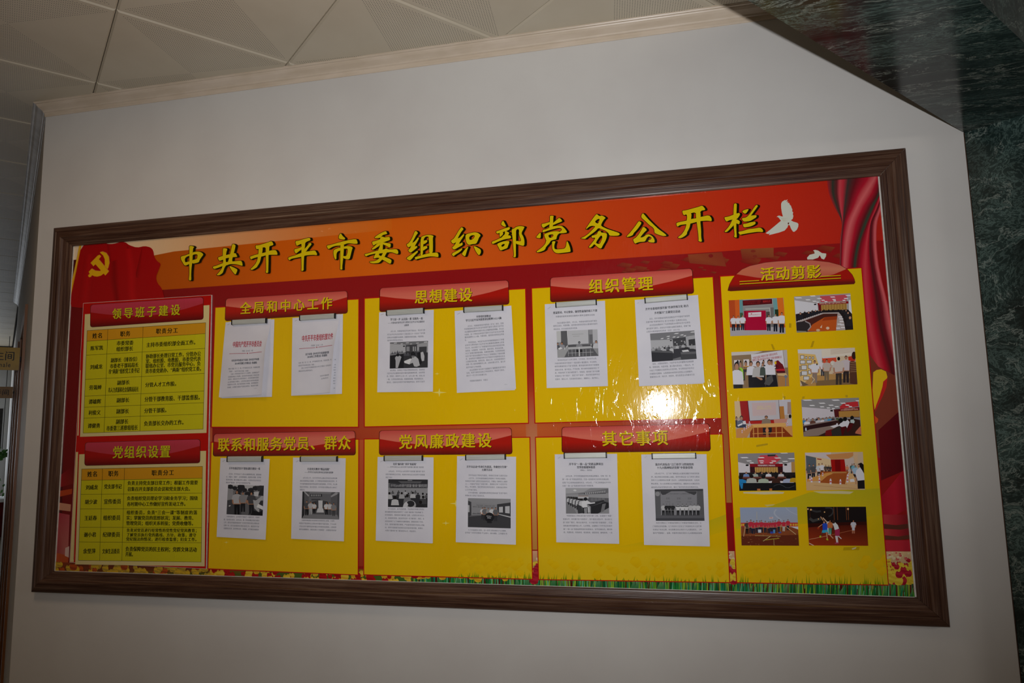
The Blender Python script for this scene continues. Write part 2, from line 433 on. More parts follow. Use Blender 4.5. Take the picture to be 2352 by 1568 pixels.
# corridor wall with two doorways
DOORS = [(1.05, 1.95), (2.95, 3.9)]
m = MB(); v0 = VC0
for a, b in DOORS:
    a += VC0; b += VC0
    prism_uv(m, [(UC, v0), (UC + .16, v0 + .05), (UC + .16, a), (UC, a)], 0.0, ZC + .2)
    prism_uv(m, [(UC, a), (UC + .16, a), (UC + .16, b), (UC, b)], 2.17, ZC + .2); v0 = b
prism_uv(m, [(UC, v0), (UC + .16, v0), (UC + .16, VC0 + 5.6), (UC, VC0 + 5.6)], 0.0, ZC + .2)
prism_uv(m, [(UC + .02, VC0 + 5.62), (UC + .14, VC0 + 5.62), (UC + .14, 10.99), (UC + .02, 10.99)], 0.0, ZC + .2)
m.obj('wall_corridor', M_WALL, kind='structure')
m = MB(); prism_uv(m, [(-2.3, VJ), (-2.16, VJ), (-2.16, 11), (-2.3, 11)], 0.0, ZC + .2); m.obj('wall_left', M_WALL, kind='structure')
# door casings, leaves ajar inwards
def casing(n, a, b):
    a += VC0; b += VC0
    root = empty('door_%d' % n, uv(UC, a)); root['kind'] = 'structure'
    for i, (p, q) in enumerate(((a - .06, a + .03), (b - .03, b + .06))):
        m = MB(); prism_uv(m, [(UC - .012, p), (UC + .02, p), (UC + .02, q), (UC - .012, q)], 0.0, 2.24); keep(m.obj('casing_post', M_CASING), root)
    m = MB(); prism_uv(m, [(UC - .012, a + .03), (UC + .02, a + .03), (UC + .02, b - .03), (UC - .012, b - .03)], 2.15, 2.24); keep(m.obj('casing_head', M_CASING), root)
    m = MB(); prism_uv(m, [(UC + .03, b - .05), (UC + .16, b - .05), (UC + .16, b - .002), (UC + .03, b - .002)], 0.0, 2.15); keep(m.obj('reveal', M_REVEAL), root)
    m = MB(); prism_uv(m, [(UC + .004, a + .035), (UC + .044, a + .035), (UC + .044, b - .055), (UC + .004, b - .055)], 0.01, 2.14); keep(m.obj('door_leaf', M_CASING), root)
casing(1, *DOORS[0]); casing(2, *DOORS[1])

# ceiling: grid of square metal tiles, each a plate with a bevelled rim
ceil = MB(); prism_uv(ceil, [(-2.3, VJ), (UJ + 1.4, VJ), (UJ + 1.4, 3.0), (UC + .16, 5.9), (UC + .16, 11), (-2.3, 11)], ZC + .03, ZC + .12)
ceil = ceil.obj('ceiling', M_CEILBASE, kind='structure')
PU, PV, U0, V0 = 0.585, 0.598, 0.10, -0.297
wl_n = Vector((0, -1)); crn = Vector((XL, 0))
# area in front of the two walls, as convex pieces in (u, v)
def clip_half(pts, f):
    out = []
    for k in range(len(pts)):
        p, q = pts[k - 1], pts[k]; a, b = f(p), f(q)
        if (a < 0) != (b < 0):
            t = a / (a - b); out.append((p[0] + (q[0] - p[0]) * t, p[1] + (q[1] - p[1]) * t))
        if b >= 0: out.append(q)
    return out
front = lambda p: -(p[0] * ST + p[1] * CT) - 0.002          # world y < 0
left_ = lambda p: (UC - 0.002) - p[0]
def inset(pts, d):
    n = len(pts); out = []
    cx = sum(p[0] for p in pts) / n; cy = sum(p[1] for p in pts) / n
    for i in range(n):
        a, b, c = Vector(pts[i - 1]), Vector(pts[i]), Vector(pts[(i + 1) % n])
        e1 = (b - a).normalized(); e2 = (c - b).normalized()
        n1 = Vector((-e1.y, e1.x)); n2 = Vector((-e2.y, e2.x))
        k = 1 + n1.dot(n2)
        if k < .15: out.append(tuple(b + (n1) * d)); continue
        out.append(tuple(b + (n1 + n2) * (d / k)))
    return out
def tile_mesh(pts):
    n = len(pts); low = inset(pts, .006)
    vv = [(x, y, .006) for x, y in pts] + [(x, y, 0) for x, y in low] + [(x, y, .02) for x, y in pts]
    ff = [tuple(range(2 * n - 1, n - 1, -1))]
    for i in range(n):
        j = (i + 1) % n
        ff += [(i, j, n + j, n + i), (2 * n + i, 2 * n + j, j, i)]
    me = bpy.data.meshes.new('tile'); me.from_pydata(vv, [], ff); me.update(); me.materials.append(M_TILE)
    bm = bmesh.new(); bm.from_mesh(me); bmesh.ops.recalc_face_normals(bm, faces=bm.faces)
    bm.normal_update(); bm.faces.ensure_lookup_table()
    f0 = min(bm.faces, key=lambda f: f.calc_center_median().z)
    if f0.normal.z > 0: bmesh.ops.reverse_faces(bm, faces=bm.faces)
    bm.to_mesh(me); bm.free(); return me
hu, hv = PU / 2 - .0012, PV / 2 - .0012
full = [(-hu, -hv), (hu, -hv), (hu, hv), (-hu, hv)]
shared = tile_mesh(full)
for i in range(-5, 5):
    for j in range(-5, 18):
        cu, cv = U0 + (i + .5) * PU, V0 + (j + .5) * PV
        sq = [(cu + x, cv + y) for x, y in full]
        if cu + hu < -2.16 or cv - hv > 10.9: continue
        # beyond the corner only the corridor side counts; before it only the front of the board wall
        cor_ = (UC, VC0)
        if abs(cu - UC) < hu and abs(cv - VC0) < hv: c = sq
        elif cu < UC and cv > VC0: c = clip_half(sq, left_)
        elif cu < UC - hu: c = sq
        elif cv > VC0 + .35: c = clip_half(sq, left_)
        else:
            c = clip_half(sq, front)
            if not c: continue
        c = clip_half(c, lambda p: p[1] - VJ - .002); c = clip_half(c, lambda p: p[0] + 2.158)
        if len(c) < 3: continue
        whole = len(c) == 4 and all(abs(a[0] - b[0]) + abs(a[1] - b[1]) < 1e-6 for a, b in zip(sorted(c), sorted(sq)))
        ar = abs(sum(c[k - 1][0] * c[k][1] - c[k][0] * c[k - 1][1] for k in range(len(c)))) / 2
        if ar < .004: continue
        me = shared if whole else tile_mesh([(p[0] - cu, p[1] - cv) for p in c])
        o = link('tile', me); o.location = uv(cu, cv, ZC); o.rotation_euler = (0, 0, TH); o.parent = ceil

# cove mouldings
COVE = [(.0006, 0), (.003, .0005), (.0045, .005), (.005, .010), (.006, .016), (.011, .018), (.013, .023), (.020, .028), (.030, .034), (.036, .040), (.038, .043), (.044, .044), (.046, .047), (.048, .047), (.048, .052), (.0006, .052)]
mit = Vector((-CT - 0.0, -(1 + ST))) / (1 + ST)             # mitre of the outside corner (unit offset)
m = MB()
st = [lambda p: (XL + mit.x * p[0], mit.y * p[0], ZC - .048 + p[1] - .001), lambda p: (XR - 0.35, -p[0], ZC - .048 + p[1] - .001)]
m.sweep(COVE, st); m.obj('trim_1', M_MOULD, kind='structure')
def cor(s): return lambda p: tuple(uv(UC - p[0], s, ZC - .048 + p[1] - .001))
m = MB(); m.sweep(COVE, [lambda p: (XL + mit.x * p[0], mit.y * p[0], ZC - .048 + p[1] - .001), cor(VC0 + 5.6)]); m.obj('trim_2', M_MOULD2, kind='structure')

# marble portal: jamb, lintel; thin brown strip in the joint with the wall
m = MB(); prism_uv(m, [(UJ, VN), (UJ + 1.3, VN), (UJ + 1.3, VJ), (UJ, VJ)], 0.0, ZS); m.obj('wall_jamb', M_MARBLE, kind='structure')
m = MB(); prism_uv(m, [(-2.3, VN), (UJ + 1.3, VN), (UJ + 1.3, VJ), (-2.3, VJ)], ZS, HC); m.obj('wall_lintel', M_MARBLE, kind='structure')
m = MB(); prism_uv(m, [(-2.8, VN), (-2.3, VN), (-2.3, VJ), (-2.8, VJ)], 0.0, HC); m.obj('wall_portal', M_MARBLE, kind='structure')
m = MB(); m.box((XR - .0030, -.002, 0), (XR - .0006, -.0002, ZS)); m.obj('trim_3', M_STRIP, kind='structure')

# hall behind the photographer
m = MB(); prism_uv(m, [(-6, -9), (6, -9), (6, VN), (-6, VN)], HC, HC + .1); m.obj('ceiling_hall', M_WHITE, kind='structure')
m = MB(); prism_uv(m, [(-6, -9.1), (6, -9.1), (6, -9), (-6, -9)], 0, HC); m.obj('wall_back', M_WALL, kind='structure')
m = MB(); prism_uv(m, [(-6.1, -9), (-6, -9), (-6, VN), (-6.1, VN)], 0, HC); m.obj('wall_hall_left', M_WALL, kind='structure')
m = MB(); prism_uv(m, [(6, -9), (6.1, -9), (6.1, VN), (6, VN)], 0, HC); m.obj('wall_hall_right', M_WALL, kind='structure')
m = MB(); prism_uv(m, [(UJ + 1.3, VN), (6, VN), (6, VN + .1), (UJ + 1.3, VN + .1)], 0, HC); m.obj('wall_hall_front', M_WALL, kind='structure')
m = MB(); prism_uv(m, [(-6, VN), (-2.8, VN), (-2.8, VN + .1), (-6, VN + .1)], 0, HC); m.obj('wall_hall_corner', M_WALL, kind='structure')

# end wall with its window
VE = 11.0
def eu(px, py): # u and z on the end wall
    w = at_v(px, py, VE); return w.x * CT + w.y * ST, w.z
uw, zt = eu(7.5, 938); _, zb = eu(7.5, 1085)
m = MB()
prism_uv(m, [(uw, VE), (.2, VE), (.2, VE + .15), (uw, VE + .15)], 0, ZC + .2)
prism_uv(m, [(-2.3, VE), (uw, VE), (uw, VE + .15), (-2.3, VE + .15)], zt, ZC + .2)
prism_uv(m, [(-2.3, VE), (uw, VE), (uw, VE + .15), (-2.3, VE + .15)], 0, zb)
m.obj('wall_end', M_WHITE, kind='structure')
win = empty('window_1', uv(uw, VE)); win['kind'] = 'structure'
_, ztr = eu(7.5, 981)
for nme, (a, b, lo, hi) in {'frame_post': (uw - .06, uw, zb, zt), 'frame_head': (-2.2, uw - .06, zt - .05, zt), 'transom': (-2.2, uw - .06, ztr - .03, ztr + .03), 'window_sill': (-2.2, uw - .06, zb, zb + .04), 'mullion': (uw - .8, uw - .75, zb + .04, ztr - .03)}.items():
    m = MB(); prism_uv(m, [(a, VE - .01), (b, VE - .01), (b, VE + .05), (a, VE + .05)], lo, hi); keep(m.obj(nme, M_DARK), win)
gm, gnt, gb = new_mat('window_glass'); gb.inputs['Transmission Weight'].default_value = 1.0; gb.inputs['Roughness'].default_value = 0.0; gb.inputs['IOR'].default_value = 1.05
m = MB(); prism_uv(m, [(-2.2, VE + .02), (uw - .06, VE + .02), (uw - .06, VE + .026), (-2.2, VE + .026)], zb + .04, zt - .05); keep(m.obj('pane', gm), win)

# planter on a red plinth before the window, and its plant
up_, zp = (lambda w: (w.x * CT + w.y * ST, w.z))(at_v(9, 1143, 9.6))
root = tag(empty('planter', uv(up_ - .4, 9.6)), 'dark red plinth with a white ledge and potted plants by the far window', 'planter')
m = MB(); prism_uv(m, [(up_ - .9, 9.45), (up_, 9.45), (up_, 9.95), (up_ - .9, 9.95)], 0, zp - .05); keep(m.obj('plinth', M_RED), root)
m = MB(); prism_uv(m, [(up_ - .92, 9.42), (up_ + .03, 9.42), (up_ + .03, 9.98), (up_ - .92, 9.98)], zp - .05, zp); keep(m.obj('ledge', M_WHITE), root)
rnd = random.Random(4)
m = MB()
for k in range(70):
    c = uv(up_ - rnd.uniform(-.06, .55), 9.55 + rnd.uniform(0, .3), zp + abs(rnd.gauss(0, .14)))
    d = Vector((rnd.uniform(-1, 1), rnd.uniform(-1, 1), rnd.uniform(-.2, 1))).normalized() * .09; e = d.cross(Vector((rnd.uniform(-1, 1), .3, .2))).normalized() * .025
    m.add([c, c + d * .5 + e, c + d, c + d * .5 - e], [(0, 1, 2, 3)])
o = m.obj('leaves', M_LEAF); o['kind'] = 'stuff'; keep(o, root)
w = at_v(4, 1044, 9.0)
m = MB()
for k in range(60):
    c = w + Vector((rnd.gauss(0, .035), rnd.gauss(0, .035), rnd.gauss(0, .03))); d = Vector((rnd.uniform(-1, 1), rnd.uniform(-1, 1), rnd.uniform(-1, 1))).normalized() * .06; e = d.cross(Vector((.4, rnd.uniform(-1, 1), .2))).normalized() * .02
    m.add([c, c + d * .5 + e, c + d, c + d * .5 - e], [(0, 1, 2, 3)])
cr_ = tag(empty('hanging_plant', w), 'small ball of green leaves hanging before the far window', 'plant')
o = m.obj('leaves', M_LEAF); o['kind'] = 'stuff'; keep(o, cr_)
m = MB(); m.box(w + Vector((-.003, -.003, .02)), w + Vector((.003, .003, ZC - w.z))); keep(m.obj('string', M_DARK), cr_)

# ------------------------------------------------------------------ the two signs that stick out over the doors
def door_sign(v, x1, y0, y1, rows, face, border, label, wide):
    a = at_v(x1, y0, v); b = at_v(x1, y1, v)
    ua = a.x * CT + a.y * ST; za, zb_ = a.z, b.z
    root = tag(empty('door_sign', uv(ua, v, zb_)), label, 'sign', 'signs over the corridor doors')
    m = MB(); prism_uv(m, [(ua - wide, v), (ua, v), (ua, v + .02), (ua - wide, v + .02)], zb_, za); keep(m.obj('plate', face), root)
    m = MB(); prism_uv(m, [(ua, v + .004), (UC, v + .004), (UC, v + .016), (ua, v + .016)], zb_ + (za - zb_) * .4, zb_ + (za - zb_) * .6); keep(m.obj('bracket', M_DARK), root)
    H = za - zb_; vs_, fs_, cs_ = [], [], []
    for st, u0, u1, zc, hh, style in rows:
        adv = [1.0 if ord(c) > 0x2fff else {'m': .88, 'l': .3}.get(c, .58) for c in st]; cw = (u1 - u0) / sum(adv) * wide; pos = 0
        for ch, a_ in zip(st, adv):
            gv, gf, gw = glyph(ch, style)
            for k_, (ox, oy) in enumerate(COPIES[style]):
              b0 = len(vs_)
              for gx, gy in gv:
                gx += ox; gy += oy
                uu = ua - wide + u0 * wide + (pos + (gx if a_ == 1 else gx - gw / 2 + a_ / 2)) * cw; zz = zb_ + H * zc + (gy - .38) * hh * H * 1.08
                vs_.append(tuple(uv(uu, v - .0006 - k_ * 2e-5, zz))); cs_.append((.012, .01, .008, 1))
              fs_ += [tuple(b0 + i for i in f) for f in gf]
            pos += a_
    me = bpy.data.meshes.new('lettering'); me.from_pydata(vs_, [], fs_)
    ca = me.color_attributes.new('Col', 'FLOAT_COLOR', 'POINT'); ca.data.foreach_set('color', [k for c in cs_ for k in c])
    keep(link('lettering', me, M_SIGN), root)
M_GOLD = mottled('gold_sign', (196, 156, 44), (212, 172, 58), 0.35, 12.0)
M_GOLD2 = mottled('tan_sign', (190, 138, 70), (204, 152, 82), 0.35, 12.0)
door_sign(1.95, 46.5, 798.5, 850, [('女卫生间', .6045, .9625, .62, .40, 'bold'), ('Female', .764, .932, .24, .27, 'bold')], M_GOLD, None, 'yellow sign with black characters over the nearer corridor door', .62)
door_sign(3.85, 30.5, 888, 914, [('洗手间', .64, .95, .5, .5, 'bold')], M_GOLD2, None, 'tan sign with black characters farther down the corridor', .5)

# ------------------------------------------------------------------ the notice board
YB = -0.0105                           # printed face
fo = [at(124, 521, -.022), at(2080, 342, -.022), at(2184, 1440, -.022), at(72, 1360, -.022)]
fx0, fx1 = (fo[0].x + fo[3].x) / 2, (fo[1].x + fo[2].x) / 2
fz0, fz1 = (fo[2].z + fo[3].z) / 2, (fo[0].z + fo[1].z) / 2
fi = [at(165, 563.5, -.018), at(2020, 405, -.018), at(2107, 1371, -.018), at(124, 1313, -.018)]
gx0, gx1 = (fi[0].x + fi[3].x) / 2, (fi[1].x + fi[2].x) / 2
gz0, gz1 = (fi[2].z + fi[3].z) / 2, (fi[0].z + fi[1].z) / 2
board = tag(empty('notice_board', ((fx0 + fx1) / 2, 0, fz0)), 'large red and yellow notice board in a dark wooden frame on the wall', 'notice board')
m = MB(); m.box((gx0 - .02, YB + .0008, gz0 - .02), (gx1 + .02, -.001, gz1 + .02)); keep(m.obj('backing_board', M_FOAM), board)
PROF = [(0, 0), (0, .020), (.03, .025), (.10, .029), (.20, .0335), (.27, .0365), (.295, .0345), (.315, .0345), (.335, .0375), (.42, .0400), (.52, .0425), (.58, .0430), (.62, .0410), (.65, .0370), (.67, .0350),
        (.69, .0350), (.70, .0330), (.75, .0325), (.76, .0300), (.80, .0295), (.81, .0270), (.85, .0265), (.86, .0245), (.90, .0240), (.91, .0215), (.96, .0205), (1, .0185), (1, .0125), (.9, 0)]
def rail(outer, inner, mat):
    """outer, inner: two (x, z) corner pairs"""
    m = MB()
    st = [(lambda o_, i_: (lambda p: (o_[0] + (i_[0] - o_[0]) * p[0], -p[1], o_[1] + (i_[1] - o_[1]) * p[0])))(o_, i_) for o_, i_ in zip(outer, inner)]
    m.sweep(PROF, st); keep(m.obj('frame_rail', mat), board)
O = [(fx0, fz1), (fx1, fz1), (fx1, fz0), (fx0, fz0)]; I = [(gx0, gz1), (gx1, gz1), (gx1, gz0), (gx0, gz0)]
g_ = .0004
for k, mat in ((0, M_WOODH), (1, M_WOODV), (2, M_WOODH), (3, M_WOODV)):
    j = (k + 1) % 4
    dx = (g_, 0) if k in (0, 2) else (0, g_)
    sgn = 1 if k in (0, 3) else -1
    a = lambda p, s: (p[0] + dx[0] * s, p[1] + dx[1] * s)
    s0 = 1 if k == 0 else -1 if k == 1 else -1 if k == 2 else 1
    rail([a(O[k], s0), a(O[j], -s0)], [a(I[k], s0), a(I[j], -s0)], mat)
# the board's pale cut edge seen along the frame's sides
for x0, x1 in ((gx0 - .001, gx0 + .0028), (gx1 - .0042, gx1 + .001)):
    m = MB(); m.box((x0, YB - .0035, gz0 + .001), (x1, YB + .0005, gz1 - .001)); keep(m.obj('board_edge', M_EDGE), board)
m = MB(); m.box((gx0 + .004, YB - .003, gz0 - .0005), (gx0 + 1.1, YB + .0005, gz0 + .0022)); keep(m.obj('board_edge', M_FOAM), board)
m = MB(); m.box((gx0 + 1.1, YB - .003, gz0 - .0005), (gx1 - .005, YB + .0005, gz0 + .0014)); keep(m.obj('board_edge', M_EDGE), board)
def smooth(pts):                      # one round of corner cutting on a closed outline
    out = []; n = len(pts)
    for i in range(n):
        a, b = pts[i], pts[(i + 1) % n]
        out += [(a[0] * .78 + b[0] * .22, a[1] * .78 + b[1] * .22), (a[0] * .22 + b[0] * .78, a[1] * .22 + b[1] * .78)]
    return out
# ------------------------------------------------------------------ printed ground of the board
YEL = (240, 205, 18); RDK = (140, 22, 26)
P = Print(YB)
TLp, TRp, BRp, BLp = (163, 561), (2022, 402), (2110, 1374), (121, 1315)
def topy(x): return 561 + (402 - 561) * (x - 163) / (2022 - 163)
def boty(x): return 1315 + (1374 - 1315) * (x - 121) / (2110 - 121)
def bandy(x): return 667 + (551.5 - 667) * (x - 350) / (2031 - 350)
P.clip = [TLp, TRp, BRp, BLp]
# red ground, warmer in the middle
gx = [120, 330, 640, 940, 1220, 1450, 1680, 1900, 2115]; gy = [400, 700, 860, 985, 1100, 1250, 1380]
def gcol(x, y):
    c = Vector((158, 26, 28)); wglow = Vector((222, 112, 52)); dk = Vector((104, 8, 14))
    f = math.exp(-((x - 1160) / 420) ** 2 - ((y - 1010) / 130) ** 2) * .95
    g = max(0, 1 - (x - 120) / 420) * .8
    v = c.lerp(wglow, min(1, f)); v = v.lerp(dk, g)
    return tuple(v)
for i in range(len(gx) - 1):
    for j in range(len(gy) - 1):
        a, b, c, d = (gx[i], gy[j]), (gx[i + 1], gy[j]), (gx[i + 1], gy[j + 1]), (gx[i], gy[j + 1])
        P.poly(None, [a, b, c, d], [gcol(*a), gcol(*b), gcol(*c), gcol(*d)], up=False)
# warmer stretches of the ground in the gaps between the panels
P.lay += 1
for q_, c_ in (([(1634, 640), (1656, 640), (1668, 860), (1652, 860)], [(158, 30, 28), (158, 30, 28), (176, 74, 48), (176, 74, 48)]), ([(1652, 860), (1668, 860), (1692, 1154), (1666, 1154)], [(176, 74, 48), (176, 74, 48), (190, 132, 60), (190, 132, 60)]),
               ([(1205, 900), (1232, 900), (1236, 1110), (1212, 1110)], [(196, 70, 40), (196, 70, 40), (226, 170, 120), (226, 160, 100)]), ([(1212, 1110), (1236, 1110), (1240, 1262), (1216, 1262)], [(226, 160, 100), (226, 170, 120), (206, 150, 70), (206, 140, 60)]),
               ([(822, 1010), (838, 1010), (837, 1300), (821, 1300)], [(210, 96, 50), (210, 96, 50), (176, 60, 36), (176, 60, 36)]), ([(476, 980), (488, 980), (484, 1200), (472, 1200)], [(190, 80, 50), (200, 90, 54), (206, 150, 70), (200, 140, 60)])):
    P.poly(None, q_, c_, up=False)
# title band, orange to red
xs = [340, 480, 640, 860, 1100, 1400, 1700, 2035]
bc = [(196, 88, 12), (206, 92, 12), (226, 100, 14), (236, 108, 20), (232, 98, 26), (222, 74, 26), (214, 52, 26), (196, 38, 28)]
P.lay += 1
for i in range(len(xs) - 1):
    x0, x1 = xs[i], xs[i + 1]
    P.poly(None, [(x0, topy(x0) - 3), (x1, topy(x1) - 3), (x1, bandy(x1)), (x0, bandy(x0))], [bc[i], bc[i + 1], bc[i + 1], bc[i]], up=False)
# cream sky over it, fading out to the right
cr = lambda x: 582 + (541 - 582) * (x - 353) / (760 - 353)
P.lay += 1
cx_ = [163, 300, 400, 520, 640, 760, 900]; cc = [(250, 226, 196), (248, 216, 176), (244, 196, 146), (240, 172, 116), (238, 148, 84), (236, 128, 50), (235, 112, 24)]
for i in range(len(cx_) - 1):
    x0, x1 = cx_[i], cx_[i + 1]
    P.poly(None, [(x0, topy(x0) - 3), (x1, topy(x1) - 3), (x1, max(cr(x1), topy(x1))), (x0, cr(x0) if x0 > 320 else 597)], [cc[i], cc[i + 1], cc[i + 1], cc[i]], up=False)
P.q((84, 10, 14), 163, 597, 180, 596, 150, 760, 140, 1320, 120, 1320, 150, 700)
# dim building and soldiers' shapes in the left margin, relief figures on the right of the band
P.frame(); P.poly(None, [(140, 1090), (165, 1072), (170, 1110), (132, 1120)], [(150, 20, 30), (120, 10, 20), (130, 30, 20), (160, 24, 34)])
P.q((190, 70, 30), 131, 1128, 166, 1122, 165, 1134, 130, 1142); P.q((214, 150, 120), 130, 1153, 163, 1158, 162, 1174, 129, 1170)
P.poly(None, [(129, 1176), (160, 1182), (156, 1290), (124, 1300)], [(170, 40, 60), (190, 80, 90), (200, 120, 110), (160, 40, 50)])
P.q((196, 84, 40), 125, 1268, 158, 1276, 156, 1300, 123, 1306); P.q((226, 190, 180), 150, 1258, 159, 1254, 158, 1280, 149, 1276)
rn = random.Random(7)
P.lay += 1
for k in range(34):
    x = 1400 + rn.uniform(0, 560); y = bandy(x) + 8 + rn.uniform(0, 48); r_ = rn.uniform(6, 26)
    if 1760 < x < 1900: y = bandy(x) + 6 + rn.uniform(0, 20)
    P.poly(None, [(x - r_, y), (x - r_ * .2, y - r_ * .4), (x + r_, y - r_ * .2), (x + r_ * .5, y + r_ * .35)], [(140, 30, 28), (142, 50, 34), (150, 66, 38), (138, 32, 28)], up=(k % 6 == 0))
P.frame(1220, 430, 5.113); P.poly(None, [(1840, 790), (2240, 760), (2290, 930), (1860, 890)], [(160, 76, 44), (150, 56, 38), (152, 64, 40), (148, 60, 40)]); P.e((140, 34, 32), 2110, 805, 28, 22)
P.frame(1640, 380, 5.113); P.poly(None, [(310, 980), (700, 965), (700, 1075), (330, 1100)], [(150, 72, 42), (160, 84, 46), (150, 72, 42), (140, 44, 34)]); P.e((140, 50, 36), 460, 1005, 30, 16); P.e((140, 50, 36), 480, 1066, 26, 16)
K = (74, 34, 34); R1 = (190, 28, 52); R3 = (160, 24, 40); R4 = (118, 18, 30)
# hanging red curtain, right: folds as columns of colour running down the cloth
P.frame()
CC = [(170, 40, 50), (50, 62, 52), (110, 40, 44), (214, 76, 84), (200, 50, 64), (64, 58, 54), (112, 28, 36), (190, 28, 50), (228, 106, 108), (190, 26, 48), (104, 26, 34), (42, 74, 58), (124, 24, 34),
      (190, 26, 48), (214, 66, 76), (184, 24, 44), (84, 30, 34), (124, 24, 36), (232, 106, 110), (196, 60, 66)]
CR = [(150, [512, 548, 574, 590, 612, 640, 690, 760, 800, 815, 822, 824, 826, 828, 830, 832, 833, 834, 835, 836]), (250, [525, 548, 572, 588, 606, 628, 660, 700, 742, 780, 812, 822, 826, 828, 830, 832, 833, 834, 836, 838]),
      (330, [556, 572, 585, 594, 605, 618, 640, 668, 695, 730, 765, 785, 795, 802, 808, 812, 816, 820, 830, 838]), (420, [600, 602, 604, 605, 606, 608, 614, 628, 655, 690, 725, 745, 758, 766, 770, 773, 776, 786, 802, 812]),
      (520, [592, 593, 594, 595, 596, 598, 602, 610, 632, 668, 694, 708, 722, 740, 752, 760, 768, 780, 798, 806]), (620, [589, 590, 591, 592, 593, 594, 597, 604, 620, 650, 672, 684, 700, 722, 742, 758, 770, 786, 802, 812]),
      (720, [588, 588.5, 589, 589.5, 590, 591, 594, 600, 614, 640, 662, 674, 690, 716, 738, 764, 784, 800, 818, 828]), (890, [588, 589, 590, 591, 592, 593, 594, 596, 610, 630, 650, 665, 690, 720, 748, 780, 808, 835, 858, 868])]
CP = [(346 + y / 2.575, [1700 + x / 2.575 for x in r_]) for y, r_ in CR]
for y, r_ in ((737, [1935, 1945, 1955, 1962, 1972, 1985, 1996, 2008, 2020, 2030, 2042, 2046]), (790, [1945, 1955, 1965, 1972, 1984, 1996, 2006, 2018, 2032, 2042, 2054, 2058]), (862, [1960, 1970, 1980, 1990, 1998, 2010, 2022, 2036, 2050, 2060, 2072, 2078])):
    CP.append((y, [1928] * 8 + r_))
def cat(a, b, c, d, t): return .5 * (2 * b + (c - a) * t + (2 * a - 5 * b + 4 * c - d) * t * t + (3 * b - a - 3 * c + d) * t ** 3)
fine = []
for i in range(len(CP) - 1):
    A = [CP[max(0, min(len(CP) - 1, i + o))] for o in (-1, 0, 1, 2)]
    for t in (0, .25, .5, .75): fine.append((A[1][0] + (A[2][0] - A[1][0]) * t, [cat(A[0][1][c], A[1][1][c], A[2][1][c], A[3][1][c], t) for c in range(20)]))
fine.append(CP[-1]); P.lay += 1
for i in range(len(fine) - 1):
    (y0, a), (y1, b) = fine[i], fine[i + 1]
    for c in range(19): P.poly(None, [(a[c], y0), (a[c + 1], y0), (b[c + 1], y1), (b[c], y1)], [CC[c], CC[c + 1], CC[c + 1], CC[c]], up=False)
P.lay += 2
P.frame(1880, 580, 1.912)
P.q((134, 60, 44), 222, 445, 262, 500, 345, 545, 380, 900, 262, 900)
P.poly((240, 196, 30), [(240, 525), (255, 515), (275, 512), (296, 522), (302, 545), (296, 575), (280, 610), (262, 650), (246, 690), (236, 620)])
P.poly((206, 44, 40), [(302, 550), (298, 590), (282, 630), (262, 670), (248, 700), (252, 672), (268, 630), (280, 590), (284, 566)])
P.q((226, 90, 40), 246, 715, 262, 730, 260, 742, 250, 752)
P.strip([(262, 780), (270, 900), (275, 1000)], [(350, 700), (375, 860), (392, 950)], (104, 18, 26), (92, 14, 24))
P.strip([(272, 1075), (280, 1160), (284, 1180)], [(392, 930), (398, 1080), (400, 1120)], (176, 24, 44), (150, 20, 34), (190, 30, 50))
P.strip([(284, 1150), (290, 1250)], [(408, 1150), (415, 1250)], (196, 60, 66), (120, 30, 34), (170, 40, 50))
P.q((96, 50, 40), 284, 1190, 340, 1196, 410, 1188, 412, 1206, 360, 1216, 288, 1212); P.q((104, 54, 42), 286, 1240, 350, 1246, 415, 1236, 416, 1254, 350, 1262, 288, 1258)
P.strip([(288, 1262), (298, 1310)], [(414, 1262), (418, 1310)], (206, 50, 64), (190, 40, 56))
P.frame()
# flower field along the foot
hy = lambda x: 1262 + (x - 1050) * .0018
P.lay += 1
fxs = [(121, 1290), (480, 1298), (830, 1300), (1040, 1262)]
P.poly(None, [(1040, 1264), (2110, 1266), (2112, 1378), (1040, 1348)], [(232, 170, 130), (236, 200, 150), (60, 70, 30), (60, 60, 30)])
P.poly(None, [(120, 1290), (480, 1303), (830, 1306), (1040, 1318), (1040, 1350), (120, 1318)], [(150, 60, 30), (120, 50, 30), (160, 90, 20), (70, 120, 40), (60, 100, 30), (90, 60, 20)])
def tulip(x, y, s_, col, c2):
    o_ = smooth([(x - s_, y - s_ * .1), (x - s_ * .6, y - s_), (x - s_ * .1, y - s_ * .6), (x + s_ * .35, y - s_ * 1.05), (x + s_ * .95, y - s_ * .2), (x + s_ * .6, y + s_ * .8), (x - s_ * .6, y + s_ * .8)])
    P.poly(None, o_, [col, c2, col, c2, col, c2, c2, col, col, c2, c2, col, col, c2], up=False)
P.lay += 1
for k in range(1100):                  # green stalks
    x = rn.uniform(950, 2108); y0 = boty(x) + 2; hh = rn.uniform(16, 48); a = rn.uniform(-3, 3)
    c = rn.choice([(24, 96, 40), (40, 140, 60), (90, 160, 50), (24, 100, 60), (40, 140, 100), (150, 190, 60), (90, 30, 24), (110, 190, 140)])
    P.poly(None, [(x - 1.6, y0), (x + 1.6, y0), (x + 1.0 + a, y0 - hh), (x - .6 + a, y0 - hh)], [c, c, c, c], up=(k % 60 == 0))
for k in range(22):
    x = rn.uniform(1000, 2100); y0 = boty(x); w_ = rn.uniform(3, 7); a = rn.uniform(-12, 12)
    P.poly(None, [(x - w_, y0), (x + w_, y0), (x + a, y0 - rn.uniform(20, 42))], [(40, 120, 60), (30, 110, 70), (120, 170, 110)], up=(k % 6 == 0))
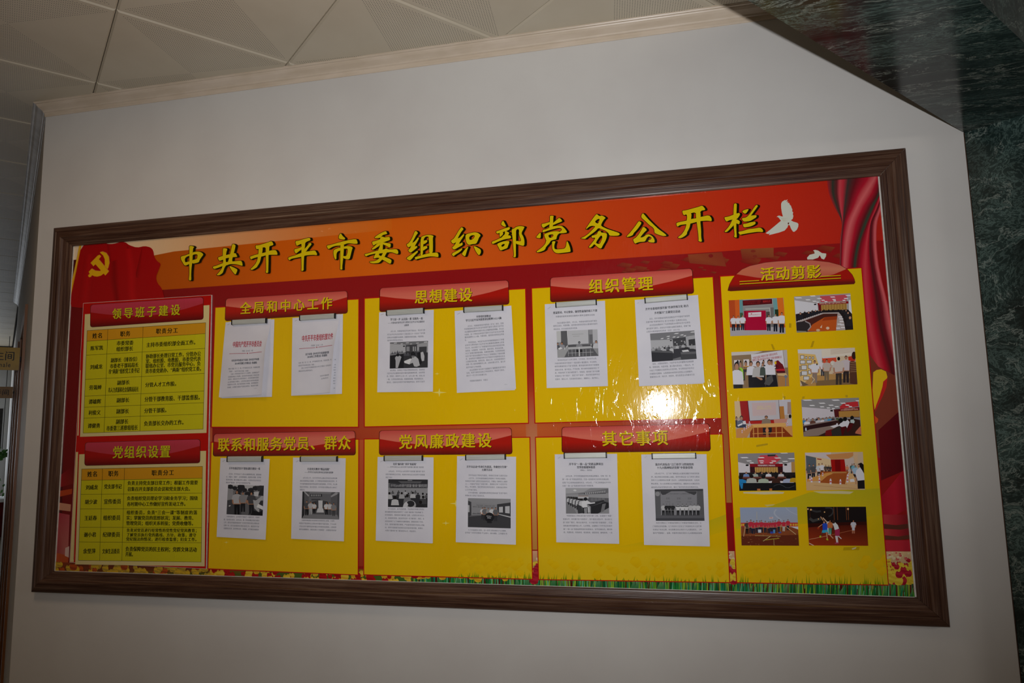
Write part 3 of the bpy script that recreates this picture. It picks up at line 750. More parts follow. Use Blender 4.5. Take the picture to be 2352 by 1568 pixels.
for k in range(230):
    x = rn.uniform(122, 1180); b_ = boty(x); y = b_ - rn.uniform(-2, 22) if x < 950 else b_ - rn.uniform(14, 40); s_ = rn.uniform(5, 11)
    red = rn.random() < (.5 if 480 < x < 1000 else .22)
    if x < 480: c, c2 = ((196, 84, 26), (150, 60, 26)) if red else ((226, 180, 40), (170, 140, 50))
    else: c, c2 = ((186, 20, 24), (150, 14, 20)) if red else ((240, 204, 60), (214, 160, 30))
    tulip(x, y, s_, c, c2)
    if k % 12 == 0: P.lay += 1
for k in range(200):                  # field at the right edge and in the gap
    if k % 4: x = rn.uniform(2036, 2108)
    else: x = rn.choice((rn.uniform(1672, 1696), rn.uniform(1672, 1696), rn.uniform(1217, 1240)))
    t = rn.random() ** .8; y = 1268 + t * 66; s_ = 2.2 + 9.5 * t
    c, c2 = ((196, 44, 60), (160, 24, 44)) if rn.random() < .38 else ((240, 214, 70), (222, 184, 50))
    if t < .25: c, c2 = ((240, 226, 180), (230, 200, 160)) if rn.random() < .7 else ((210, 90, 90), (220, 120, 110))
    tulip(x, y, s_, c, c2)
    if k % 12 == 0: P.lay += 1
# party flag with its pole
P.frame(100, 500, 5.8725)
FL = [(515, 362), (700, 345), (830, 335), (870, 355), (950, 355), (1050, 325), (1110, 330), (1160, 370), (1265, 405), (1370, 382), (1450, 400), (1485, 440), (1500, 530), (1540, 590), (1590, 620), (1560, 700), (1520, 800), (1540, 880), (1600, 950), (1625, 1040), (1640, 1110), (1100, 1180), (530, 1220), (340, 1195), (430, 760)]
P.poly((176, 10, 16), smooth(FL))
for a, b in (((860, 350, 900, 360), (960, 980, 1000, 960)), ((1130, 380, 1160, 380), (1160, 1100, 1200, 1090)), ((1330, 400, 1350, 390), (1240, 800, 1300, 820))):
    P.poly(None, [(a[0], a[1]), (a[2], a[3]), (b[2], b[3]), (b[0], b[1])], [(150, 6, 12), (176, 10, 16), (176, 10, 16), (140, 6, 10)])
P.strip([(900, 600), (890, 800), (930, 1000), (960, 1180)], [(1010, 560), (1030, 800), (1040, 1000), (1060, 1180)], (172, 10, 16), (178, 10, 16), (142, 6, 10))
P.strip([(1100, 420), (1130, 700), (1130, 1000), (1150, 1160)], [(1200, 420), (1250, 700), (1260, 1000), (1280, 1150)], (178, 10, 16), (178, 12, 18), (196, 16, 22))
P.strip([(560, 500), (520, 800), (460, 1190)], [(700, 480), (680, 800), (640, 1190)], (168, 8, 14), (172, 10, 16), (190, 14, 20))
P.q((232, 164, 20), 490, 360, 520, 358, 452, 700, 345, 1200, 336, 1190, 345, 1050, 430, 660)
P.q((250, 200, 60), 498, 360, 508, 360, 440, 690, 345, 1120, 344, 1090, 432, 680)
SK = [(608, 775), (630, 758), (615, 730), (655, 687), (700, 715), (760, 722), (805, 700), (834, 640), (832, 560), (810, 510), (765, 468), (800, 458), (850, 478), (885, 530), (893, 610), (876, 680), (830, 745), (780, 782), (730, 795), (690, 790), (660, 775), (645, 798), (625, 803), (610, 792)]
P.poly((222, 120, 70), [(x + 6, y - 5) for x, y in SK]); P.poly((244, 186, 20), SK)
P.poly((222, 120, 70), [(x + 6, y - 5) for x, y in [(700, 622), (752, 566), (886, 725), (840, 780)]])
P.poly((244, 186, 20), [(640, 610), (735, 512), (762, 500), (784, 520), (752, 562), (886, 725), (840, 780), (706, 628), (680, 655)])
# doves
P.frame(1640, 440, 10.69)
DV = [(1530, 628), (1575, 595), (1610, 592), (1640, 610), (1690, 615), (1665, 530), (1645, 400), (1645, 300), (1670, 250), (1745, 205), (1750, 225), (1805, 195), (1775, 260), (1820, 240), (1800, 280), (1840, 280), (1860, 330), (1885, 350), (1900, 400), (1920, 440), (1915, 490), (1940, 510), (1930, 560), (1945, 600), (1930, 670), (1885, 710), (1940, 740), (2040, 770), (2070, 800), (2065, 860), (2030, 940), (1970, 990), (1935, 985), (1890, 920), (1855, 830), (1820, 820), (1800, 880), (1730, 960), (1590, 1010), (1430, 1050), (1345, 1070), (1370, 1020), (1330, 1045), (1265, 1025), (1400, 920), (1520, 820), (1640, 720), (1590, 650), (1560, 625)]
P.poly((222, 224, 210), DV); P.poly(None, [(1640, 650), (1860, 640), (1830, 720), (1700, 740)], [(214, 214, 190), (222, 222, 206), (222, 224, 210), (214, 210, 184)]); P.q((120, 60, 40), 1810, 765, 1845, 762, 1835, 810, 1805, 800); P.e((60, 60, 60), 1592, 602, 5, 5)
P.frame(1640, 380, 5.113)
P.poly((224, 224, 208), [(1160, 1000), (1185, 992), (1220, 1000), (1265, 1030), (1315, 1035), (1312, 1070), (1290, 1105), (1260, 1095), (1240, 1055), (1220, 1085), (1160, 1105), (1095, 1105), (1090, 1085), (1120, 1050), (1180, 1035), (1175, 1010)])
P.clip = None
P.frame(); P.obj('printed_ground', M_PRINT, board)

# ------------------------------------------------------------------ yellow panels
PANELS = [((495, 706.7), (823, 687.5), (822, 979.5), (486.5, 979.5)), ((838, 686), (1206, 663.6), (1212.8, 970.5), (838, 979)),
          ((1222, 662.7), (1636.6, 636.5), (1656, 959.5), (1229.8, 970.2)), ((486, 1016.5), (823, 1009.5), (821.5, 1319), (478.5, 1304.8)),
          ((837.5, 1009), (1216, 1005), (1222, 1329), (836.5, 1318.5)), ((1231, 1005), (1658.8, 997.5), (1675, 1336.5), (1238, 1329.5)),
          ((1654.7, 635.3), (1978, 615.7), (2039.7, 1342.2), (1693.2, 1336.7))]
def lerp2(a, b, t): return (a[0] + (b[0] - a[0]) * t, a[1] + (b[1] - a[1]) * t)
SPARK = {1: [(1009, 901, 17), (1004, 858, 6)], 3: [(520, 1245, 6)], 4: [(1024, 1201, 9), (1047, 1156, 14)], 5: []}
for k, (a, b, c, d) in enumerate(PANELS):
    P = Print(YB - .0028)
    P.poly((196, 20, 22), [(a[0] - 2.2, a[1] - 2.2), (b[0] + 2.2, b[1] - 2.2), (c[0] + 2.2, c[1] + 2.2), (d[0] - 2.2, d[1] + 2.2)])
    P.lay += 1
    NX, NY = 4, 12
    for i in range(NX):
        for j in range(NY):
            def pt(s_, t_): return lerp2(lerp2(a, b, s_), lerp2(d, c, s_), t_)
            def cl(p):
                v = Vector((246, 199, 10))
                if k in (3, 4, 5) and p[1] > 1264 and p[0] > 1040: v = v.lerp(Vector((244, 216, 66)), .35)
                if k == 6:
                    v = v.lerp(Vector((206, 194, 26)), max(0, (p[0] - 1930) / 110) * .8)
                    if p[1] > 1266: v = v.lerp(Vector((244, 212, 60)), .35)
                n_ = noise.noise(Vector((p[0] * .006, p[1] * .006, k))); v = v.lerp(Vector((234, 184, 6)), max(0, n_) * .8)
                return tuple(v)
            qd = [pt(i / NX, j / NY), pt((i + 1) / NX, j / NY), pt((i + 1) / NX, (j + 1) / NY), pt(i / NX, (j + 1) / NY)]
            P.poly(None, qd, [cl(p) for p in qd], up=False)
    P.clip = [a, b, c, d]
    if k in (4, 5, 6, 3):                 # the flower field shows faintly through the foot of the panel
        x0, x1 = d[0], c[0]
        if k == 5: P.poly(None, [(1380, 1262), (1520, 1236), (1680, 1176), (1684, 1214), (1560, 1250), (1440, 1270)], [(246, 198, 12), (226, 194, 20), (214, 190, 26), (236, 198, 16), (240, 198, 14), (246, 198, 12)])
        if k == 6: P.poly(None, [(1690, 1190), (1860, 1130), (2040, 1120), (2040, 1180), (1880, 1200), (1690, 1215)], [(214, 190, 24), (206, 190, 30), (200, 186, 30), (220, 194, 24), (226, 196, 20), (232, 200, 18)])
        if k > 4 or k == 4:
            P.lay += 1
            for n_ in range(60):
                x = rn.uniform(max(x0, 1050), x1); yb = lerp2(d, c, (x - x0) / (x1 - x0))[1]; hh = rn.uniform(3, 20) if k < 6 else rn.uniform(4, 26)
                P.poly(None, [(x - 1.5, yb), (x + 1.5, yb), (x + rn.uniform(-3, 3), yb - hh)], [(110, 150, 20), (130, 160, 20), (206, 190, 20)], up=(n_ % 20 == 0))
            for n_ in range(26):
                x = rn.uniform(max(x0, 1050), x1); y = rn.uniform(1285, 1322); s_ = rn.uniform(6, 15)
                P.poly(None, [(x - s_, y), (x - s_ * .5, y - s_ * .9), (x + s_ * .5, y - s_ * .9), (x + s_, y), (x, y + s_ * .8)], [(246, 200, 14), (243, 194, 8), (248, 204, 20), (246, 200, 14), (240, 190, 8)], up=(n_ % 8 == 0))
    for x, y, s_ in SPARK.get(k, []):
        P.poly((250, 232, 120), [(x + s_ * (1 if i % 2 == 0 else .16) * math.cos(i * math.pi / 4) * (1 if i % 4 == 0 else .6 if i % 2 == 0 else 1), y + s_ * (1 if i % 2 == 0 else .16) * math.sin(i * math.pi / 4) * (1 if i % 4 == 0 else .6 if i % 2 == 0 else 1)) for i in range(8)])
    if k == 6:                            # scraps of old tape, patches where pictures were moved
        P.frame(1660, 660, 6.533)
        for a_ in ((995, 535, 1030, 540, 1028, 605, 993, 600), (722, 850, 750, 850, 785, 930, 755, 938), (1345, 805, 1378, 800, 1350, 895, 1315, 900)): P.q((200, 160, 20), *a_)
        P.frame(1670, 900, 6.533)
        for a_ in ((438, 795, 610, 768, 612, 795, 440, 825), (838, 65, 875, 62, 875, 103, 838, 105), (1130, 70, 1165, 62, 1160, 98, 1122, 102), (1775, 45, 1810, 45, 1812, 80, 1778, 80)): P.q((200, 164, 30), *a_)
        P.q((228, 214, 170), 240, 1500, 700, 1490, 860, 1500, 840, 1525, 560, 1535, 250, 1520); P.q((224, 212, 160), 1290, 1490, 1720, 1484, 1900, 1495, 1840, 1530, 1400, 1520)
        P.frame(1670, 1130, 6.533); P.q((206, 170, 20), 1750, 825, 1990, 820, 1980, 868, 1740, 872); P.q((230, 216, 180), 1870, 845, 1940, 822, 1930, 845, 1880, 862); P.q((226, 206, 120), 560, 190, 720, 178, 690, 200, 600, 215)
        P.frame()
    P.obj('section_panel', M_PRINT, board)

# ------------------------------------------------------------------ brush-written title
TITLE = []
def gl(o, sc, *polys): TITLE.append((o, sc, polys))
gl((400, 540), 9.8, [(348,240),(400,240),(455,262),(428,300),(420,380),(415,560),(405,640),(390,760),(383,900),(388,990),(378,1018),(350,1018),(330,1000),(345,900),(345,760),(338,640),(345,560),(345,400),(345,300)],
   [(150,485),(185,470),(250,455),(345,415),(345,465),(290,480),(250,515),(240,555),(250,600),(262,612),(345,582),(345,650),(240,692),(190,610),(155,545)],
   [(415,385),(520,365),(590,375),(640,405),(660,440),(620,490),(575,555),(555,615),(405,645),(412,560),(470,548),(515,530),(525,500),(530,435),(480,428),(430,440),(415,460)])
gl((400, 540), 9.8, [(1100,300),(1130,290),(1185,300),(1200,320),(1180,370),(1170,440),(1160,560),(1180,640),(1100,640),(1108,560),(1095,460)],
   [(1310,205),(1340,200),(1380,222),(1385,250),(1350,390),(1315,520),(1305,570),(1340,640),(1200,650),(1220,580),(1240,510),(1262,420),(1285,330)],
   [(985,500),(1100,465),(1260,425),(1380,400),(1400,430),(1425,485),(1400,490),(1320,495),(1180,515),(1110,550),(1020,580),(1000,545)],
   [(865,710),(960,685),(1105,625),(1200,600),(1340,590),(1500,572),(1530,600),(1545,680),(1530,690),(1450,665),(1380,650),(1260,650),(1180,680),(1100,690),(1000,730),(895,765)],
   [(1105,660),(1200,650),(1140,720),(1110,810),(1095,850),(1040,890),(1000,903),(955,895),(1010,840),(1070,760)],
   [(1240,700),(1270,695),(1350,730),(1425,770),(1420,810),(1385,893),(1340,850),(1290,780)])
gl((400, 540), 9.8, [(1830,230),(1900,228),(2000,198),(2110,165),(2195,130),(2235,195),(2230,225),(2150,245),(2140,280),(2060,290),(2030,268),(1995,280),(1910,320),(1900,308),(1850,320)],
   [(1905,260),(1998,270),(1985,390),(1960,490),(1945,560),(1925,620),(1880,690),(1865,720),(1770,778),(1730,780),(1715,762),(1760,725),(1830,650),(1870,570),(1888,490),(1900,390)],
   [(2060,265),(2145,250),(2140,350),(2125,450),(2125,620),(2120,750),(2120,840),(2090,855),(2055,830),(2075,800),(2070,650),(2065,450),(2068,350)],
   [(1705,480),(1740,475),(1800,448),(1900,425),(2060,385),(2145,350),(2280,328),(2320,380),(2330,440),(2270,440),(2130,440),(2060,455),(1960,485),(1880,492),(1780,520),(1725,550)])
gl((640, 520), 11.76, [(450,395),(540,385),(700,335),(840,300),(862,350),(855,375),(780,400),(730,430),(700,500),(620,480),(600,470),(550,495),(500,520),(480,510)],
   [(620,450),(720,430),(715,510),(705,600),(700,680),(720,780),(690,800),(685,900),(678,1100),(680,1180),(650,1200),(610,1200),(622,1150),(618,900),(612,800),(620,620)],
   [(425,615),(500,600),(570,575),(625,545),(625,620),(560,660),(480,728),(450,710),(428,670)],
   [(845,440),(875,450),(895,480),(810,580),(740,680),(690,700),(700,610),(760,545),(810,480)],
   [(255,845),(310,820),(480,770),(540,740),(620,715),(740,680),(860,665),(985,645),(1020,700),(1040,740),(1035,775),(960,765),(850,770),(740,780),(600,820),(480,845),(350,870),(290,915),(270,890)])
gl((640, 520), 11.76, [(1675,185),(1700,210),(1740,270),(1795,310),(1795,345),(1760,355),(1680,345),(1625,325),(1625,270),(1645,220)],
   [(1300,515),(1400,500),(1600,440),(1850,375),(2090,335),(2125,390),(2138,465),(2060,470),(1950,455),(1850,455),(1770,490),(1660,515),(1550,520),(1450,550),(1350,615),(1315,570)],
   [(1485,640),(1560,600),(1670,565),(1670,650),(1600,670),(1565,730),(1562,830),(1565,870),(1535,900),(1500,830),(1480,740)],
   [(1668,490),(1768,480),(1765,600),(1745,850),(1735,950),(1720,1080),(1725,1160),(1690,1165),(1660,1155),(1668,1080),(1665,900),(1668,700)],
   [(1765,540),(1880,525),(1960,540),(2005,575),(1985,620),(1955,740),(1920,880),(1850,890),(1745,855),(1748,795),(1800,805),(1840,780),(1865,700),(1870,620),(1850,595),(1760,605)])
gl((825, 510), 11.76, [(415,415),(500,350),(600,290),(725,240),(745,275),(760,320),(690,335),(640,350),(600,395),(580,420),(500,435),(430,432)],
   [(350,530),(420,515),(500,490),(570,465),(580,410),(640,390),(680,415),(820,395),(835,440),(835,485),(760,510),(660,545),(560,560),(490,580),(440,600),(390,635),(365,600)],
   [(570,430),(665,430),(650,560),(640,660),(640,745),(560,760),(505,775),(560,660),(575,560)],
   [(495,580),(580,560),(560,630),(500,670),(430,720),(370,748),(340,735),(350,710),(420,650)],
   [(640,545),(700,555),(820,575),(850,580),(855,640),(840,680),(800,680),(740,640),(640,600)],
   [(140,865),(250,845),(420,790),(505,770),(600,745),(690,735),(730,705),(780,735),(880,740),(1010,728),(1050,770),(1062,840),(1030,865),(960,840),(880,810),(750,820),(650,835),(560,845),(460,845),(340,870),(250,895),(180,930)],
   [(460,830),(570,820),(525,890),(600,920),(680,935),(870,1010),(875,1060),(850,1130),(780,1100),(700,1050),(630,1015),(560,970),(490,960),(400,985),(395,950),(420,900)],
   [(660,810),(760,810),(715,880),(690,935),(620,1015),(560,1080),(520,1105),(380,1115),(300,1095),(280,1075),(320,1062),(400,1058),(480,1030),(545,980),(600,920)])
gl((825, 510), 11.76, [(1510,235),(1560,250),(1590,300),(1545,350),(1500,440),(1445,535),(1420,630),(1330,690),(1275,605),(1335,575),(1400,490),(1455,380)],
   [(1590,410),(1615,425),(1610,460),(1560,550),(1495,665),(1560,640),(1580,680),(1480,760),(1380,838),(1320,755),(1380,710),(1415,620),(1440,560),(1500,525),(1545,470)],
   [(1570,770),(1590,785),(1580,820),(1500,900),(1400,1020),(1355,1032),(1300,1000),(1275,975),(1380,900),(1470,840)],
   [(1665,415),(1750,390),(1745,500),(1730,660),(1720,890),(1660,910),(1660,700)],
   [(1665,415),(1720,380),(1820,350),(1920,345),(2010,370),(2000,415),(1885,405),(1840,385),(1780,400),(1745,470)],
   [(1875,385),(2000,390),(1990,450),(1995,600),(1990,840),(1890,850),(1895,650),(1885,500)],
   [(1740,500),(1840,485),(1845,530),(1800,570),(1730,605)], [(1725,660),(1835,640),(1845,700),(1790,730),(1725,780)],
   [(1505,945),(1660,905),(1730,880),(1890,840),(1990,830),(2115,820),(2145,880),(2140,950),(2050,930),(1900,925),(1700,965),(1560,1000),(1530,1020),(1510,985)])
gl((1020, 490), 11.76, [(470,370),(500,385),(530,425),(480,480),(440,540),(370,670),(340,770),(240,825),(175,740),(260,690),(330,580),(400,460)],
   [(530,550),(548,580),(520,630),(460,720),(395,830),(470,800),(490,775),(510,850),(400,910),(270,985),(210,925),(270,880),(330,780),(350,680),(415,665),(480,600)],
   [(480,940),(498,950),(480,990),(400,1060),(310,1110),(250,1165),(200,1090),(350,1010)],
   ([(580,590),(620,555),(720,530),(810,510),(880,515),(950,545),(990,600),(945,650),(910,740),(870,820),(760,830),(670,855),(610,800),(580,690)], [(675,640),(740,590),(830,590),(820,650),(760,710),(690,720)]),
   [(640,895),(655,910),(620,1000),(575,1160),(530,1145),(485,1105),(490,1070),(560,980)],
   [(800,890),(820,880),(900,920),(985,970),(1000,1040),(970,1110),(940,1130),(900,1090),(840,990)])
gl((1020, 490), 11.76, [(1600,195),(1640,270),(1675,340),(1660,362),(1600,345),(1545,305),(1545,270),(1575,215)],
   [(1400,490),(1500,460),(1650,400),(1775,365),(1780,420),(1735,455),(1680,475),(1600,500),(1500,530),(1430,550)],
   [(1500,525),(1590,500),(1600,560),(1520,640),(1500,630)],
   [(1660,470),(1720,500),(1760,520),(1750,555),(1725,605),(1640,660),(1550,655),(1600,600),(1650,555),(1640,520)],
   [(1280,770),(1400,725),(1550,650),(1650,620),(1760,590),(1800,610),(1812,650),(1790,675),(1650,695),(1500,745),(1380,800),(1310,832)],
   ([(1425,830),(1500,790),(1640,745),(1750,745),(1765,780),(1735,860),(1710,940),(1620,970),(1520,1010),(1480,930)], [(1545,870),(1575,835),(1635,820),(1640,850),(1610,890),(1560,905)]),
   [(1820,440),(1880,410),(1945,400),(1945,700),(1940,820),(1940,1000),(1940,1160),(1925,1185),(1870,1180),(1890,1130),(1870,900),(1850,640)],
   [(1880,410),(1960,360),(2060,340),(2175,360),(2160,400),(2085,540),(2140,620),(2175,740),(2165,880),(2060,860),(1930,815),(1935,740),(2070,755),(2080,720),(2020,560),(2030,460),(2010,425),(1960,430),(1940,500)])
gl((1220, 470), 10.69, [(462,280),(480,270),(555,275),(545,320),(540,460),(535,540),(440,575),(450,500),(462,410)],
   [(255,475),(340,460),(470,420),(455,480),(360,530),(295,575),(265,530)], [(685,320),(730,350),(765,400),(740,420),(620,465),(530,505),(530,460),(620,380)],
   [(280,625),(380,600),(440,570),(540,530),(680,515),(760,525),(830,590),(890,680),(800,700),(690,705),(710,660),(760,620),(740,580),(680,570),(560,595),(400,640),(280,685)],
   [(215,690),(238,690),(235,820),(180,822),(120,805),(160,750)],
   ([(325,725),(400,690),(540,655),(640,650),(700,665),(740,680),(690,705),(650,740),(630,790),(620,850),(540,865),(470,890),(380,895),(345,820),(325,760)], [(420,760),(450,735),(540,728),(550,760),(520,800),(450,820)]),
   [(375,870),(490,870),(455,940),(360,1045),(345,1100),(290,1135),(200,1165),(140,1170),(130,1150),(200,1100),(290,1030),(350,960)],
   [(515,905),(560,895),(600,905),(580,950),(565,1020),(575,1085),(620,1100),(800,1085),(840,1060),(860,1000),(875,885),(910,930),(955,1050),(970,1140),(955,1160),(800,1180),(640,1195),(570,1165),(520,1090),(515,980)])
gl((1220, 470), 10.69, ([(1595,235),(1620,235),(1675,283),(1750,265),(1835,325),(1795,355),(1740,440),(1715,500),(1730,530),(1850,590),(2000,640),(2150,690),(2180,725),(2140,760),(2040,765),(1920,760),(1900,700),(1830,640),(1730,600),(1650,570),(1580,650),(1440,750),(1360,810),(1330,840),(1260,835),(1215,820),(1300,790),(1400,720),(1480,640),(1585,530),(1500,515),(1430,535),(1355,600),(1340,598),(1400,500),(1500,360)], [(1565,410),(1630,355),(1685,345),(1660,440),(1635,465),(1590,445)]),
   ([(1480,765),(1560,745),(1620,720),(1640,650),(1710,645),(1715,685),(1800,690),(1860,705),(1860,790),(1820,900),(1770,980),(1720,1080),(1660,1060),(1600,1010),(1550,965),(1500,1020),(1460,1055),(1410,1050),(1450,990),(1565,850),(1570,805),(1495,820)], [(1700,760),(1740,760),(1750,820),(1690,960),(1640,965),(1580,935)]))
gl((1425, 460), 10.226, [(520,305),(545,315),(640,430),(770,560),(900,680),(1020,765),(1078,815),(1070,835),(1000,838),(900,810),(800,765),(798,700),(770,640),(680,580),(590,490),(490,405),(495,350)],
   [(435,480),(500,525),(450,610),(380,700),(310,770),(295,815),(230,845),(160,862),(140,850),(200,790),(300,670),(380,560)],
   [(535,610),(630,690),(560,750),(455,880),(540,860),(620,800),(680,798),(760,850),(805,930),(800,990),(720,990),(660,975),(650,940),(715,920),(735,880),(700,850),(660,845),(620,880),(590,950),(560,970),(470,975),(400,990),(340,1022),(290,915),(360,880),(430,800),(490,700)])
gl((1425, 460), 10.226, [(1450,245),(1540,235),(1700,190),(1830,155),(1925,120),(1990,200),(1985,230),(1900,240),(1875,280),(1780,305),(1740,285),(1690,290),(1560,345),(1540,330),(1490,352),(1465,310)],
   [(1555,320),(1672,295),(1660,440),(1645,540),(1620,650),(1565,750),(1560,800),(1480,860),(1410,890),(1350,880),(1360,860),(1440,800),(1510,700),(1545,600),(1555,480),(1570,400)],
   [(1768,285),(1880,260),(1885,390),(1875,490),(1895,700),(1895,860),(1915,960),(1890,975),(1830,955),(1838,920),(1825,750),(1790,500),(1778,400)],
   [(1308,540),(1360,515),(1560,475),(1660,440),(1780,420),(1890,390),(2080,345),(2140,420),(2145,490),(2050,475),(1880,485),(1780,510),(1650,545),(1540,560),(1420,575),(1380,590),(1335,625)])
gl((1640, 440), 10.69, [(490,290),(560,295),(555,400),(550,540),(550,700),(545,850),(550,1000),(560,1140),(480,1105),(505,1080),(495,950),(480,830),(475,700),(475,560),(480,430)],
   [(250,630),(350,615),(475,570),(550,540),(620,520),(640,560),(600,630),(550,680),(450,690),(380,700),(305,740),(270,690)],
   [(450,680),(540,690),(480,830),(400,910),(320,990),(270,995),(255,980),(340,890),(400,800)], [(530,680),(590,695),(635,730),(625,790),(600,800),(530,770)],
   [(685,485),(760,445),(850,425),(840,460),(790,530),(755,545),(720,520)],
   [(1040,322),(1080,350),(1040,410),(980,490),(910,585),(870,640),(800,700),(740,740),(690,660),(800,630),(860,570),(930,470),(990,380)],
   [(680,655),(800,635),(900,590),(1045,575),(1040,630),(960,680),(880,725),(740,740),(700,705)],
   [(710,795),(800,785),(900,750),(1015,735),(1020,790),(960,830),(880,860),(735,882),(715,840)],
   [(590,985),(700,970),(850,920),(1000,905),(1135,880),(1200,940),(1205,995),(1080,985),(900,1010),(700,1045),(630,1065)])
P = Print(YB - .0028)
for o_, sc, polys in TITLE:
    P.lay = 1; P.frame(o_[0], o_[1], sc); ps = []
    for p in polys:
        ps.append((smooth(p[0]), smooth(p[1])) if isinstance(p, tuple) else (smooth(p), None))
    for k, (dx, dy) in enumerate(((4.6, .4), (3.1, .3), (1.5, .1), (0, 0))):
        for o1, h1 in ps:
            sh = lambda L: [(x + dx * sc, y + dy * sc) for x, y in L]
            P.line((30, 22, 4), sh(o1), 2.3 * sc, True)
            if h1: P.line((30, 22, 4), sh(h1), 2.0 * sc, True)
            P.poly((30, 22, 4), sh(o1), hole=sh(h1) if h1 else None)
    for o1, h1 in ps: P.poly((236, 204, 14), o1, hole=h1)
P.frame(); P.obj('title_lettering', M_PRINT, board)

# ------------------------------------------------------------------ section headings
def heading(quad, fr, st, a, b, hh, hi=(232, 118, 98), hi2=(212, 80, 74), lo=(188, 30, 20), lo2=(104, 30, 24), Y=YB - .0040, parent=None, tcol=(236, 204, 20), sh=1.1):
    P = Print(Y); tl, tr, br, bl = quad
    H_ = (bl[1] - tl[1]); r_ = .10
    def q_(s_, t_): return lerp2(lerp2(tl, tr, s_), lerp2(bl, br, s_), t_)
    asp = (tr[0] - tl[0]) / H_
    rx = r_ / asp
    out = [q_(*p) for p in ((rx, 0), (1 - rx, 0), (1 - rx * .3, r_ * .3), (1, r_), (1, 1 - r_), (1 - rx * .3, 1 - r_ * .3), (1 - rx, 1), (rx, 1), (rx * .3, 1 - r_ * .3), (0, 1 - r_), (0, r_), (rx * .3, r_ * .3))]
    P.poly((84, 26, 20), [((p[0] - q_(.5, .5)[0]) * 1.008 + q_(.5, .5)[0], (p[1] - q_(.5, .5)[1]) * 1.03 + q_(.5, .5)[1]) for p in out])
    P.poly(lo, out); P.clip = out
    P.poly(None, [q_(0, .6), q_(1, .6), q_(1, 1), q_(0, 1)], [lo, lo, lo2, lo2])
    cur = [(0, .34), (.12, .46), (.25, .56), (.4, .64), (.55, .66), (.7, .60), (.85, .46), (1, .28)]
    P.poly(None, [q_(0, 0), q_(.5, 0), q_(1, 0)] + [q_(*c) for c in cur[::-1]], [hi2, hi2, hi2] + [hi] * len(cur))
    P.clip = None
    o = P.obj('heading_banner', M_PRINT, parent or board)
    T = Print(Y - .0006); T.frame(*fr)
    T.text(st, a, b, hh, (60, 24, 10), 'black', dx=sh * fr[2], dy=sh * fr[2], wide=.96); T.text(st, a, b, hh, tcol, 'black', wide=.96)
    t = T.obj('lettering', M_PRINT); t.parent = o; t.matrix_parent_inverse = Matrix.Identity(4)
    return o, t
FR1, FR2, FR3 = (400, 520, 5.113), (820, 470, 5.113), (1220, 430, 5.113)
HEADS = [
 (((519.3, 685.9), (797, 668), (797.8, 719), (517.3, 736.4)), FR1, '全局和中心工作', (762, 962), (1872, 895), 140),
 (((873.2, 661.7), (1167, 643.7), (1168.9, 698.4), (872.4, 715.5)), FR2, '思想建设', (668, 1086), (1362, 1050), 160),
 (((1264.6, 637.7), (1589, 616.8), (1593.2, 673.5), (1265, 693)), FR3, '组织管理', (665, 1166), (1442, 1124), 165),
 (((492, 996.5), (815, 989.5), (816, 1044.5), (490, 1047)), (0, 0, 1), '联系和服务党员、群众', (499, 1021), (807, 1016), 31),
 (((872, 989), (1174, 982.5), (1176, 1042), (871.6, 1044.3)), (0, 0, 1), '党风廉政建设', (914, 1014.5), (1131, 1010), 33),
 (((1291, 981), (1628.4, 973), (1631.5, 1035), (1291.4, 1038.8)), (1200, 850, 4.704), '其它事项', (850, 740), (1582, 725), 160)]
def reparent(o, t):
    t.parent = o; t.matrix_parent_inverse = Matrix.Identity(4)
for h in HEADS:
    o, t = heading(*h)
# the arched heading over the pictures
P = Print(YB - .0040); P.frame(1640, 380, 5.113)
ARC = [(165, 1465), (170, 1440), (185, 1390), (225, 1320), (265, 1270), (330, 1220), (420, 1180), (600, 1140), (750, 1125), (900, 1117), (1150, 1112), (1350, 1135), (1480, 1170), (1560, 1215), (1620, 1280), (1645, 1330), (1655, 1370), (1640, 1390), (900, 1432), (200, 1472)]
P.poly((84, 26, 20), [((x - 900) * 1.006 + 900, (y - 1290) * 1.02 + 1290) for x, y in ARC]); P.poly((180, 28, 20), ARC)
P.poly(None, [(185, 1390), (900, 1350), (1645, 1325), (1655, 1370), (1640, 1390), (900, 1432), (200, 1472), (165, 1465), (170, 1440)], [(180, 28, 20)] * 3 + [(110, 30, 26)] * 6)
P.poly(None, [(265, 1275), (330, 1220), (420, 1180), (600, 1140), (750, 1125), (900, 1117), (1150, 1112), (1350, 1135), (1480, 1170), (1555, 1215), (1400, 1280), (1200, 1322), (980, 1342), (760, 1340), (500, 1315)], [(214, 116, 84)] * 2 + [(214, 112, 92)] * 7 + [(222, 132, 100)] + [(212, 108, 84)] * 5)
ob = P.obj('heading_banner', M_PRINT, board)
T = Print(YB - .0046); T.frame(1640, 380, 5.113)
for a, b in (((305, 1392), (1488, 1322)), ((303, 1362), (527, 1350)), ((1252, 1303), (1485, 1290))):
    T.line((70, 24, 10), [(a[0] + 4, a[1] + 7), (b[0] + 4, b[1] + 7)], 9); T.line((236, 200, 20), [a, b], 9)
T.text('活动剪影', (538, 1277), (1262, 1240), 155, (60, 24, 10), 'black', dx=6, dy=6, wide=.96); T.text('活动剪影', (538, 1277), (1262, 1240), 155, (236, 204, 20), 'black', wide=.96)
reparent(ob, T.obj('lettering', M_PRINT))

